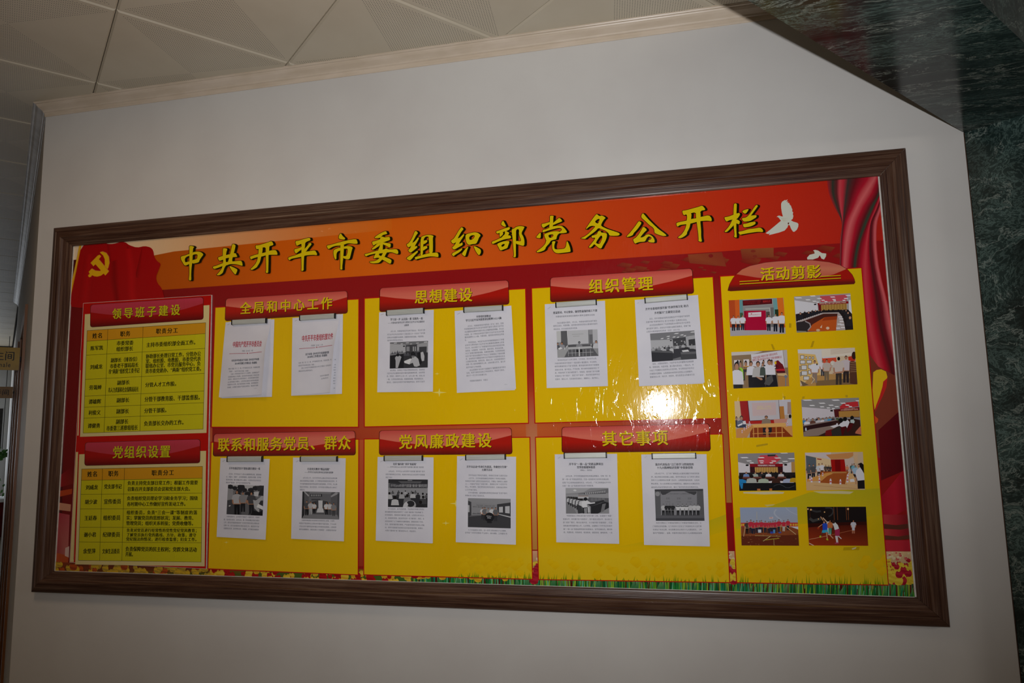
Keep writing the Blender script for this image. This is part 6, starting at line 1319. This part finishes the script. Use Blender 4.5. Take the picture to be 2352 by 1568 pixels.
P.q((28, 26, 30), 160, 1440, 300, 1440, 300, 1510, 165, 1515); P.bust(210, 1115, 190, W, SKN, h=340); P.line((130, 140, 150), [(945, 1320), (945, 1480)], 14); P.e((120, 130, 150), 945, 1335, 26, 22)
P.end(); keep(P.obj('printed_picture', M_PHOTO), root)
root, P = photo(A1, (1125, 930, 1982, 902, 2022, 1452, 1165, 1483), 'second row right photograph, man with a microphone at a wall of framed certificates')
P.r((222, 200, 170), 1115, 895, 2030, 1495); P.q((226, 224, 226), 1125, 930, 1480, 925, 1510, 1380, 1440, 1160, 1390, 1005, 1130, 990); P.q((236, 196, 120), 1130, 985, 1385, 1005, 1440, 1160, 1480, 1380, 1160, 1420)
P.q((238, 226, 208), 1480, 925, 1982, 905, 1990, 1015, 1490, 1050)
for k in range(5): P.line((206, 180, 160), [(1620, 1000 - k * 16), (1985, 965 - k * 18)], 6)
P.q((226, 84, 56), 1490, 1060, 1700, 1040, 1720, 1200, 1500, 1220); P.q((226, 224, 226), 1500, 1040, 1700, 1030, 1700, 1050, 1500, 1064); P.q((206, 60, 40), 1880, 1040, 1990, 1020, 1990, 1100, 1890, 1110)
for x, y, w_, h_ in ((1165, 1015, 58, 60), (1238, 1032, 30, 42), (1290, 1034, 32, 40), (1338, 1036, 30, 40), (1160, 1090, 80, 58), (1258, 1090, 78, 50), (1178, 1165, 84, 70), (1280, 1155, 60, 60), (1150, 1180, 20, 60), (1180, 1250, 90, 70), (1282, 1240, 50, 60), (1210, 1330, 90, 60), (1160, 1270, 18, 60)):
    P.r((60, 56, 60), x, y, x + w_, y + h_); P.r((226, 224, 226), x + 6, y + 6, x + w_ - 6, y + h_ - 6)
P.q((196, 150, 90), 1340, 1330, 1540, 1300, 1960, 1290, 2022, 1400, 2022, 1455, 1165, 1485); P.q((140, 110, 74), 1400, 1400, 1960, 1360, 2020, 1455, 1400, 1475)
P.man(1380, 1090, 350, W, (150, 130, 120), SKN); P.man(1500, 1095, 240, (232, 226, 232), (60, 60, 66), SKN); P.man(1560, 1075, 330, (206, 190, 180), (130, 112, 90), SKN); P.man(1650, 1075, 180, (226, 220, 210), (206, 196, 176), SKN)
P.man(1850, 1020, 420, (214, 200, 206), (54, 44, 46), SKN); P.man(1740, 1040, 430, (216, 202, 196), (70, 60, 54), SKN, back=True); P.q(SKN, 1640, 1285, 1720, 1265, 1800, 1255, 1805, 1280, 1660, 1295)
P.q((96, 60, 46), 1905, 1110, 1960, 1100, 2010, 1120, 2020, 1460, 1910, 1440, 1900, 1250); P.e((60, 36, 30), 1970, 1020, 36, 60)
for k in range(6): P.line((180, 140, 100), [(1915, 1125 + k * 28), (2010, 1120 + k * 28)], 7)
P.r((26, 24, 28), 1405, 1140, 1422, 1165); P.q((120, 100, 80), 1160, 1390, 1290, 1460, 1380, 1440, 1200, 1480); P.line((226, 200, 160), [(1330, 1330), (1375, 1380), (1330, 1440)], 12)
P.end(); keep(P.obj('printed_picture', M_PHOTO), root)
root, P = photo(A2, (110, 138, 955, 112, 985, 672, 138, 688), 'third row left photograph, man seated before a projection screen')
P.r((196, 176, 160), 100, 105, 990, 695); P.q((226, 196, 150), 110, 138, 190, 135, 210, 380, 125, 390); P.q((170, 24, 24), 188, 135, 310, 132, 340, 430, 330, 470, 250, 480, 215, 380)
P.q((206, 200, 206), 308, 132, 772, 120, 795, 412, 340, 430); P.line((40, 34, 60), [(310, 132), (340, 432), (795, 412), (774, 120)], 7)
P.q((216, 190, 190), 370, 165, 730, 155, 740, 345, 385, 360); P.text('重温誓词　牢记使命', (450, 222), (660, 215), 26, (226, 210, 150)); P.text('做党性最强的组工干部', (440, 252), (668, 246), 26, (226, 210, 150))
P.q((210, 206, 214), 775, 120, 955, 112, 960, 340, 795, 345); P.q((196, 130, 60), 785, 215, 850, 213, 866, 400, 796, 405); P.q((180, 150, 140), 905, 150, 956, 150, 965, 330, 905, 330)
P.q((190, 34, 26), 335, 435, 700, 420, 720, 470, 340, 480); P.q((216, 150, 130), 700, 410, 960, 395, 970, 440, 710, 480)
P.q((150, 60, 20), 350, 530, 900, 520, 985, 672, 340, 682); P.bust(588, 355, 130, (150, 130, 112), (176, 124, 92), h=125); P.q((34, 34, 42), 535, 535, 670, 530, 672, 590, 640, 640, 540, 640); P.e((216, 110, 100), 600, 575, 28, 30)
P.q((236, 180, 104), 375, 488, 590, 472, 870, 462, 900, 500, 870, 520, 385, 535)
for x in (395, 460, 590, 610, 735, 825): P.line((226, 160, 84), [(x, 520), (x + 4, 675)], 13)
P.line((226, 160, 84), [(385, 625), (860, 605)], 10); P.q((216, 150, 84), 135, 560, 300, 500, 385, 495, 390, 530, 295, 685, 138, 690); P.q((226, 160, 90), 830, 520, 980, 505, 984, 660, 960, 650, 870, 560)
P.bust(140, 365, 70, (60, 56, 66), h=160); P.bust(215, 355, 130, (54, 64, 90), SKN, h=180)
for k in range(4): P.line((190, 196, 210), [(150, 440 + k * 22), (225, 428 + k * 22)], 6)
P.q((238, 234, 238), 155, 500, 225, 462, 240, 480, 170, 518); P.q((232, 226, 232), 230, 440, 275, 430, 288, 482, 245, 485)
P.bust(945, 335, 100, (206, 196, 200), h=170, back=True)
for x, y in ((225, 600), (258, 560), (290, 540), (320, 520), (345, 500), (335, 470), (895, 500), (905, 475)): P.q((226, 210, 226), x - 9, y - 8, x - 5, y - 32, x + 5, y - 32, x + 9, y - 8, x + 8, y + 14, x - 8, y + 14); P.r((206, 60, 70), x - 8, y - 8, x + 8, y)
P.end(); keep(P.obj('printed_picture', M_PHOTO), root)
root, P = photo(A2, (1113, 112, 1977, 85, 2018, 655, 1148, 668), 'third row right photograph, long meeting table with people in white shirts at the right')
P.r((150, 148, 150), 1100, 75, 2030, 680); P.q((206, 50, 56), 1690, 220, 1760, 160, 1960, 140, 1975, 215, 1700, 250)
lights(P, ((1205, 122, 130), (1630, 122, 110), (1425, 168, 90), (1740, 168, 76), (1275, 202, 76), (1560, 198, 72), (1805, 198, 60), (1425, 222, 64), (1645, 220, 60), (1520, 238, 50), (1595, 248, 44), (1850, 220, 50), (1960, 132, 60)))
P.q((216, 208, 216), 1122, 225, 1600, 262, 1612, 370, 1132, 420); P.q((90, 30, 34), 1600, 262, 1985, 225, 1990, 380, 1620, 380); P.q((190, 140, 70), 1675, 290, 1985, 275, 1992, 372, 1680, 378); P.q((150, 24, 30), 1690, 250, 1975, 232, 1978, 268, 1692, 282)
P.text('开平市委组织部党支部学习贯彻会', (1705, 272), (1965, 256), 18, (240, 210, 190), 'bold'); P.text('党的十九大精神', (1760, 252), (1915, 243), 14, (240, 210, 190)); P.r((34, 30, 32), 1550, 268, 1588, 292)
P.q((60, 34, 30), 1140, 480, 1600, 420, 1900, 400, 1995, 420, 2015, 655, 1148, 668)
for x, y, w_, c in ((1150, 395, 60, (70, 140, 200)), (1200, 400, 90, W), (1225, 385, 40, (190, 180, 190)), (1285, 392, 80, (110, 70, 60)), (1350, 378, 40, (60, 60, 70)), (1375, 380, 90, (206, 200, 206)), (1435, 388, 66, W), (1490, 375, 66, (150, 170, 190)), (1540, 368, 70, (80, 160, 210)), (1590, 370, 50, (60, 60, 70)), (1655, 365, 50, (70, 90, 60)), (1740, 372, 50, (60, 80, 60))): P.bust(x, y, w_, c, SKN)
P.q((150, 130, 124), 1145, 495, 1300, 470, 1640, 412, 1665, 425, 1340, 485, 1150, 520); P.q((50, 24, 28), 1150, 515, 1660, 425, 1560, 470, 1590, 510, 1380, 600, 1150, 560)
P.q((150, 130, 120), 1150, 600, 1240, 560, 1590, 500, 1640, 530, 1370, 655, 1148, 668)
P.q((86, 16, 22), 1700, 510, 1790, 500, 1740, 650, 1700, 650); P.q((86, 16, 22), 1790, 500, 1900, 460, 1860, 560, 1800, 610); P.q((120, 24, 26), 1480, 580, 1580, 555, 1570, 655, 1470, 655)
P.q((54, 50, 46), 1560, 580, 1700, 510, 1720, 650, 1580, 655); P.q((232, 230, 238), 1670, 500, 1720, 450, 1760, 430, 1800, 470, 1790, 510, 1720, 525); P.e((24, 22, 24), 1705, 425, 34, 38); P.q(W, 1750, 440, 1800, 410, 1840, 450, 1800, 540, 1775, 500); P.e((24, 22, 24), 1770, 405, 32, 34); P.q((190, 206, 206), 1850, 420, 1890, 400, 1915, 440, 1905, 470, 1850, 460); P.e((24, 22, 24), 1875, 385, 28, 30)
P.q((232, 230, 236), 1545, 515, 1630, 490, 1690, 505, 1600, 538); P.q((232, 226, 236), 1635, 500, 1640, 470, 1660, 468, 1668, 500); P.q((206, 216, 236), 1170, 580, 1172, 535, 1190, 535, 1196, 580); P.q((206, 120, 90), 1930, 590, 2012, 500, 2016, 640, 1920, 620)
P.end(); keep(P.obj('printed_picture', M_PHOTO), root)
root, P = photo(A2, (160, 925, 1008, 908, 1037, 1475, 183, 1482), 'fourth row left photograph, backs of people facing a panel under a white-lettered banner')
P.r((150, 146, 148), 150, 900, 1050, 1490); P.q((216, 70, 84), 455, 1010, 500, 950, 740, 940, 800, 1010, 720, 1075, 470, 1078)
lights(P, ((260, 984, 110), (512, 984, 90), (760, 990, 96), (330, 1033, 76), (515, 1033, 70), (700, 1036, 70), (370, 1062, 60), (520, 1062, 50), (665, 1062, 50), (870, 1040, 80), (970, 1000, 110), (850, 914, 110), (805, 1068, 60)))
P.q((60, 54, 56), 605, 940, 730, 936, 720, 962, 610, 966); P.q((226, 220, 226), 165, 1050, 345, 1090, 345, 1210, 175, 1250); P.q((226, 220, 228), 830, 1090, 965, 1050, 970, 1210, 840, 1210); P.q((196, 150, 90), 962, 1050, 1018, 1045, 1028, 1300, 970, 1290)
P.q((60, 20, 28), 340, 1080, 835, 1075, 838, 1220, 345, 1225); P.q((150, 20, 34), 340, 1078, 835, 1074, 836, 1118, 342, 1122); P.text('市委组织部脱贫工作座谈会议', (460, 1101), (722, 1101), 26, (246, 236, 240), 'bold')
P.q((206, 160, 90), 415, 1128, 760, 1126, 765, 1215, 420, 1215)
for k in range(9): P.q((176, 128, 60), 435 + k * 36, 1130, 445 + k * 36, 1130, 446 + k * 36, 1210, 436 + k * 36, 1210)
P.r((30, 28, 30), 280, 1085, 322, 1110); P.r((30, 28, 30), 858, 1078, 900, 1104); P.q((40, 34, 36), 180, 1210, 1030, 1205, 1036, 1475, 184, 1480)
for x in (500, 585, 665, 730, 850): P.bust(x, 1195, 56, (34, 30, 34), back=True, h=50)
for x, c in ((287, (120, 150, 200)), (423, (176, 186, 176)), (522, (60, 56, 60)), (622, (230, 230, 238)), (810, (216, 210, 216))): P.bust(x, 1198, 86, c, SKN, h=82)
P.q((120, 70, 60), 200, 1270, 880, 1268, 890, 1292, 190, 1300); P.q((54, 24, 24), 190, 1298, 890, 1292, 895, 1350, 186, 1360)
P.q((226, 220, 226), 280, 1375, 700, 1330, 860, 1335, 900, 1370, 640, 1390, 300, 1390)
for x, y, w_, c in ((205, 1250, 170, (40, 140, 206)), (367, 1240, 150, (186, 190, 184)), (545, 1245, 160, (182, 196, 176)), (735, 1255, 120, (70, 40, 34)), (918, 1245, 160, (176, 186, 216)), (1000, 1250, 110, (206, 160, 40))): P.bust(x, y, w_, c, back=True, h=w_ * .95)
P.q((26, 26, 30), 183, 1365, 1034, 1362, 1037, 1478, 183, 1484); P.q((206, 120, 70), 450, 1450, 500, 1450, 500, 1478, 452, 1478); P.q((206, 120, 70), 632, 1448, 676, 1446, 676, 1478, 636, 1478); P.line((64, 66, 72), [(700, 1412), (740, 1392), (790, 1384), (840, 1405), (880, 1432), (930, 1436), (1010, 1405)], 10); P.q((40, 140, 206), 183, 1365, 240, 1370, 232, 1450, 210, 1450)  # the thick grey line is a flash streak on the gloss, painted in
P.end(); keep(P.obj('printed_picture', M_PHOTO), root)
root, P = photo(A2, (1167, 910, 2037, 898, 2070, 1465, 1192, 1475), 'fourth row right photograph, bottles along wooden tables before a red curtain')
P.r((216, 190, 160), 1155, 890, 2080, 1485); P.q((220, 206, 206), 1167, 905, 1560, 905, 1555, 1010, 1180, 950); P.q((96, 106, 116), 1182, 950, 1335, 985, 1340, 1180, 1190, 1150); P.q((236, 206, 160), 1335, 980, 1555, 1010, 1560, 1200, 1340, 1170)
P.q((216, 150, 90), 1480, 940, 1900, 905, 1890, 960, 1820, 1000, 1560, 1008); P.q((176, 20, 18), 1555, 1012, 1760, 1008, 1790, 1190, 1570, 1195); P.q((130, 12, 16), 1615, 1020, 1700, 1015, 1705, 1190, 1625, 1190); P.q((216, 196, 186), 1760, 1005, 1900, 990, 1910, 1180, 1785, 1190)
P.q((226, 190, 150), 1890, 910, 1960, 905, 1960, 1070, 1915, 1060); P.q((180, 40, 40), 1350, 995, 1420, 1005, 1415, 1020, 1350, 1010)
for x, y, h_, c in ((1235, 1080, 260, (96, 96, 100)), (1295, 1080, 240, (84, 84, 88)), (1378, 1070, 230, (216, 220, 226)), (1425, 1065, 200, W), (1480, 1090, 150, (90, 80, 70)), (1520, 1095, 140, (60, 60, 66)), (1545, 1100, 130, (70, 60, 60))): P.man(x, y, h_, c, (40, 40, 50), SKN)
P.man(1800, 1095, 130, (226, 150, 110), (150, 90, 70)); P.man(1875, 1075, 160, (60, 90, 90), NV); P.man(1905, 1070, 220, (120, 180, 200), NV, SKN); P.man(1925, 1100, 240, (170, 200, 226), (36, 36, 40), SKN)
P.q((176, 90, 40), 1400, 1190, 1820, 1190, 1800, 1400, 1400, 1400); P.q((226, 160, 84), 1195, 1310, 1480, 1215, 1580, 1200, 1585, 1225, 1500, 1260, 1420, 1330, 1200, 1345); P.q((200, 140, 80), 1560, 1198, 1790, 1195, 1795, 1215, 1570, 1220)
P.q((232, 186, 130), 1800, 1230, 1880, 1220, 1980, 1390, 1770, 1380); P.q((226, 184, 130), 1190, 1345, 1400, 1360, 1960, 1395, 2000, 1468, 1192, 1476); P.line((180, 130, 80), [(1300, 1400), (1990, 1452)], 4)
for x, y, s_ in ((1245, 1290, 1), (1268, 1320, 1.2), (1385, 1325, 1.2), (1380, 1250, .8), (1435, 1235, .8), (1553, 1345, 1.3), (1700, 1350, 1.2), (1805, 1320, 1.2), (1806, 1270, .9), (1820, 1240, .7)):
    P.q((236, 226, 236), x - 12 * s_, y - 10 * s_, x - 5 * s_, y - 36 * s_, x + 5 * s_, y - 36 * s_, x + 12 * s_, y - 10 * s_, x + 11 * s_, y + 30 * s_, x - 11 * s_, y + 30 * s_); P.r((206, 50, 64), x - 11 * s_, y - 6 * s_, x + 11 * s_, y + 6 * s_)
P.q((240, 236, 240), 1840, 1310, 1900, 1300, 1915, 1345, 1850, 1350)
P.q((30, 28, 32), 1955, 1320, 2060, 1315, 2066, 1450, 1960, 1450); P.q(W, 1940, 1170, 2000, 1130, 2050, 1200, 2062, 1320, 1960, 1330, 1925, 1230); P.q((26, 22, 24), 1960, 1080, 2010, 1058, 2050, 1090, 2056, 1225, 2030, 1180, 1990, 1120); P.q(SKN, 1925, 1260, 1945, 1280, 1940, 1390, 1925, 1380); P.q(SKN, 1958, 1090, 1985, 1090, 1990, 1130, 1962, 1128)
P.end(); keep(P.obj('printed_picture', M_PHOTO), root)
root, P = photo(A3, (193, 230, 1050, 225, 1080, 802, 218, 798), 'bottom left photograph, group in red vests on brown ground under a pale sky')
P.poly(None, [(185, 220), (1060, 215), (1075, 500), (190, 500)], [(160, 176, 206), (170, 184, 210), (176, 182, 200), (170, 180, 204)]); P.line((190, 198, 216), [(735, 265), (712, 290), (708, 315), (722, 342), (748, 368), (780, 392), (812, 412)], 20); P.line((194, 202, 220), [(880, 230), (905, 258), (935, 282), (985, 312), (1050, 338)], 8)  # both pale curved lines are flash glare put into the print's colour
P.q((206, 60, 60), 205, 458, 1065, 455, 1070, 515, 210, 520)
for x in (215, 240, 265, 950, 985, 1015, 1040): P.r((240, 206, 60), x, 472, x + 16, 505)
P.q((228, 226, 232), 950, 515, 1068, 515, 1070, 560, 960, 565); P.q((150, 80, 46), 208, 520, 960, 520, 1072, 560, 1082, 810, 215, 810); P.q((110, 50, 32), 212, 660, 1078, 640, 1082, 810, 216, 810)
for k in range(60):
    x, y = rn.uniform(215, 1070), rn.uniform(610, 800); P.q(rn.choice([(170, 110, 70), (84, 40, 28), (196, 140, 90), (130, 70, 40), (96, 90, 40)]), x, y, x + rn.uniform(8, 40), y + rn.uniform(-8, 8), x + rn.uniform(8, 30), y + rn.uniform(4, 10))
P.line((226, 206, 150), [(445, 290), (447, 410)], 4); P.q((226, 216, 220), 630, 375, 690, 368, 692, 395, 634, 402); P.text('志愿服务', (637, 384), (686, 380), 14, (200, 50, 60), 'bold')
VS = (206, 52, 72)
P.man(300, 430, 200, (80, 70, 60), (30, 28, 30), SKN)
for x, y, h_ in ((356, 410, 215), (398, 430, 200), (445, 420, 200), (490, 425, 180), (515, 418, 195), (573, 428, 185), (625, 438, 185), (650, 436, 170), (688, 425, 190), (722, 420, 195), (778, 405, 200), (850, 420, 170), (912, 405, 170)): P.man(x, y, h_, VS, (40, 44, 60) if x != 850 else (200, 196, 190), SKN)
P.q((216, 226, 240), 462, 560, 510, 558, 512, 605, 466, 606); P.q((60, 80, 190), 645, 590, 690, 588, 692, 618, 650, 620); P.q((90, 160, 216), 690, 560, 720, 560, 720, 615, 695, 615); P.q((80, 90, 180), 765, 600, 810, 590, 815, 610, 780, 618)
P.line((220, 190, 140), [(272, 520), (248, 660)], 9); P.line((220, 190, 140), [(900, 530), (1030, 630)], 9); P.line((210, 190, 130), [(545, 730), (655, 655)], 10); P.line((200, 170, 110), [(420, 650), (800, 660)], 7); P.line((200, 190, 60), [(580, 715), (780, 690)], 8); P.line((210, 180, 110), [(700, 700), (705, 795)], 6); P.line((200, 180, 80), [(795, 500), (798, 590)], 6)
P.end(); keep(P.obj('printed_picture', M_PHOTO), root)
root, P = photo(A3, (1198, 220, 2083, 217, 2118, 803, 1230, 798), 'bottom right photograph, basketball game at night on a red court')
P.r((30, 24, 26), 1190, 210, 2125, 810); P.line((58, 58, 60), [(1262, 262), (1300, 282), (1345, 292), (1400, 286)], 26); P.line((60, 62, 64), [(1480, 236), (1530, 232), (1575, 244), (1592, 275), (1585, 315), (1560, 345), (1530, 362)], 20); P.line((70, 70, 70), [(1250, 400), (1290, 430), (1400, 400)], 40)  # grey curves in the sky: glossy flash blotches drawn as colour
P.poly(None, [(1210, 520), (1400, 470), (2098, 455), (2120, 810), (1230, 805)], [(120, 40, 24), (84, 26, 18), (70, 20, 16), (150, 54, 26), (170, 60, 26)]); P.q((60, 20, 16), 1210, 470, 2095, 440, 2100, 490, 1560, 500, 1212, 530)
P.line((216, 160, 120), [(1235, 708), (1500, 655)], 7); P.line((200, 120, 80), [(1560, 640), (1880, 570)], 5); P.line((232, 200, 180), [(1235, 765), (1300, 800)], 12)
for x in (1600, 1650, 1815, 1785): P.line((130, 74, 44), [(x, 225), (x + 10, 415)], 8)
P.line((90, 44, 28), [(1240, 260), (1245, 400)], 6)
for x, y, r_ in ((1213, 253, 12), (1258, 262, 14), (1462, 298, 10), (1815, 252, 16), (1370, 402, 8)): P.e((255, 200, 130), x, y, r_, r_)
P.man(1895, 415, 210, (214, 214, 226), (190, 120, 90), (196, 120, 84)); P.q((210, 212, 226), 1875, 520, 1915, 520, 1915, 572, 1877, 572)
P.q((226, 226, 232), 1490, 440, 1530, 440, 1550, 560, 1555, 640, 1515, 640, 1505, 560); P.line((226, 170, 130), [(1405, 370), (1440, 420)], 12); P.line((226, 190, 160), [(1440, 385), (1500, 450)], 14); P.line((216, 160, 130), [(1520, 620), (1590, 690)], 14)
P.man(1545, 415, 220, (206, 120, 70), (60, 150, 130), (190, 110, 76))
P.q((40, 80, 210), 1430, 475, 1470, 460, 1505, 480, 1505, 560, 1435, 570); P.e((60, 34, 30), 1452, 440, 18, 18); P.e((206, 146, 120), 1455, 452, 14, 16); P.q((60, 180, 220), 1428, 570, 1508, 562, 1515, 600, 1420, 615); P.line((216, 150, 110), [(1425, 485), (1370, 525)], 12); P.line((216, 160, 120), [(1490, 600), (1503, 690)], 15); P.line((90, 60, 50), [(1435, 610), (1405, 650)], 14); P.e((170, 60, 30), 1368, 540, 18, 17); P.q((190, 210, 50), 1385, 655, 1412, 648, 1410, 680, 1392, 682); P.q((190, 210, 50), 1485, 692, 1515, 700, 1520, 722, 1492, 718)
P.q((230, 232, 236), 1580, 470, 1620, 450, 1660, 490, 1680, 545, 1615, 570, 1600, 510); P.e((60, 40, 36), 1595, 445, 26, 26); P.q((176, 50, 90), 1615, 565, 1690, 548, 1688, 655, 1622, 655); P.q((226, 216, 222), 1620, 655, 1660, 655, 1668, 755, 1640, 758); P.line((226, 216, 222), [(1672, 660), (1712, 695)], 14); P.q((190, 70, 110), 1615, 760, 1672, 750, 1678, 770, 1618, 772)
P.end(); keep(P.obj('printed_picture', M_PHOTO), root)
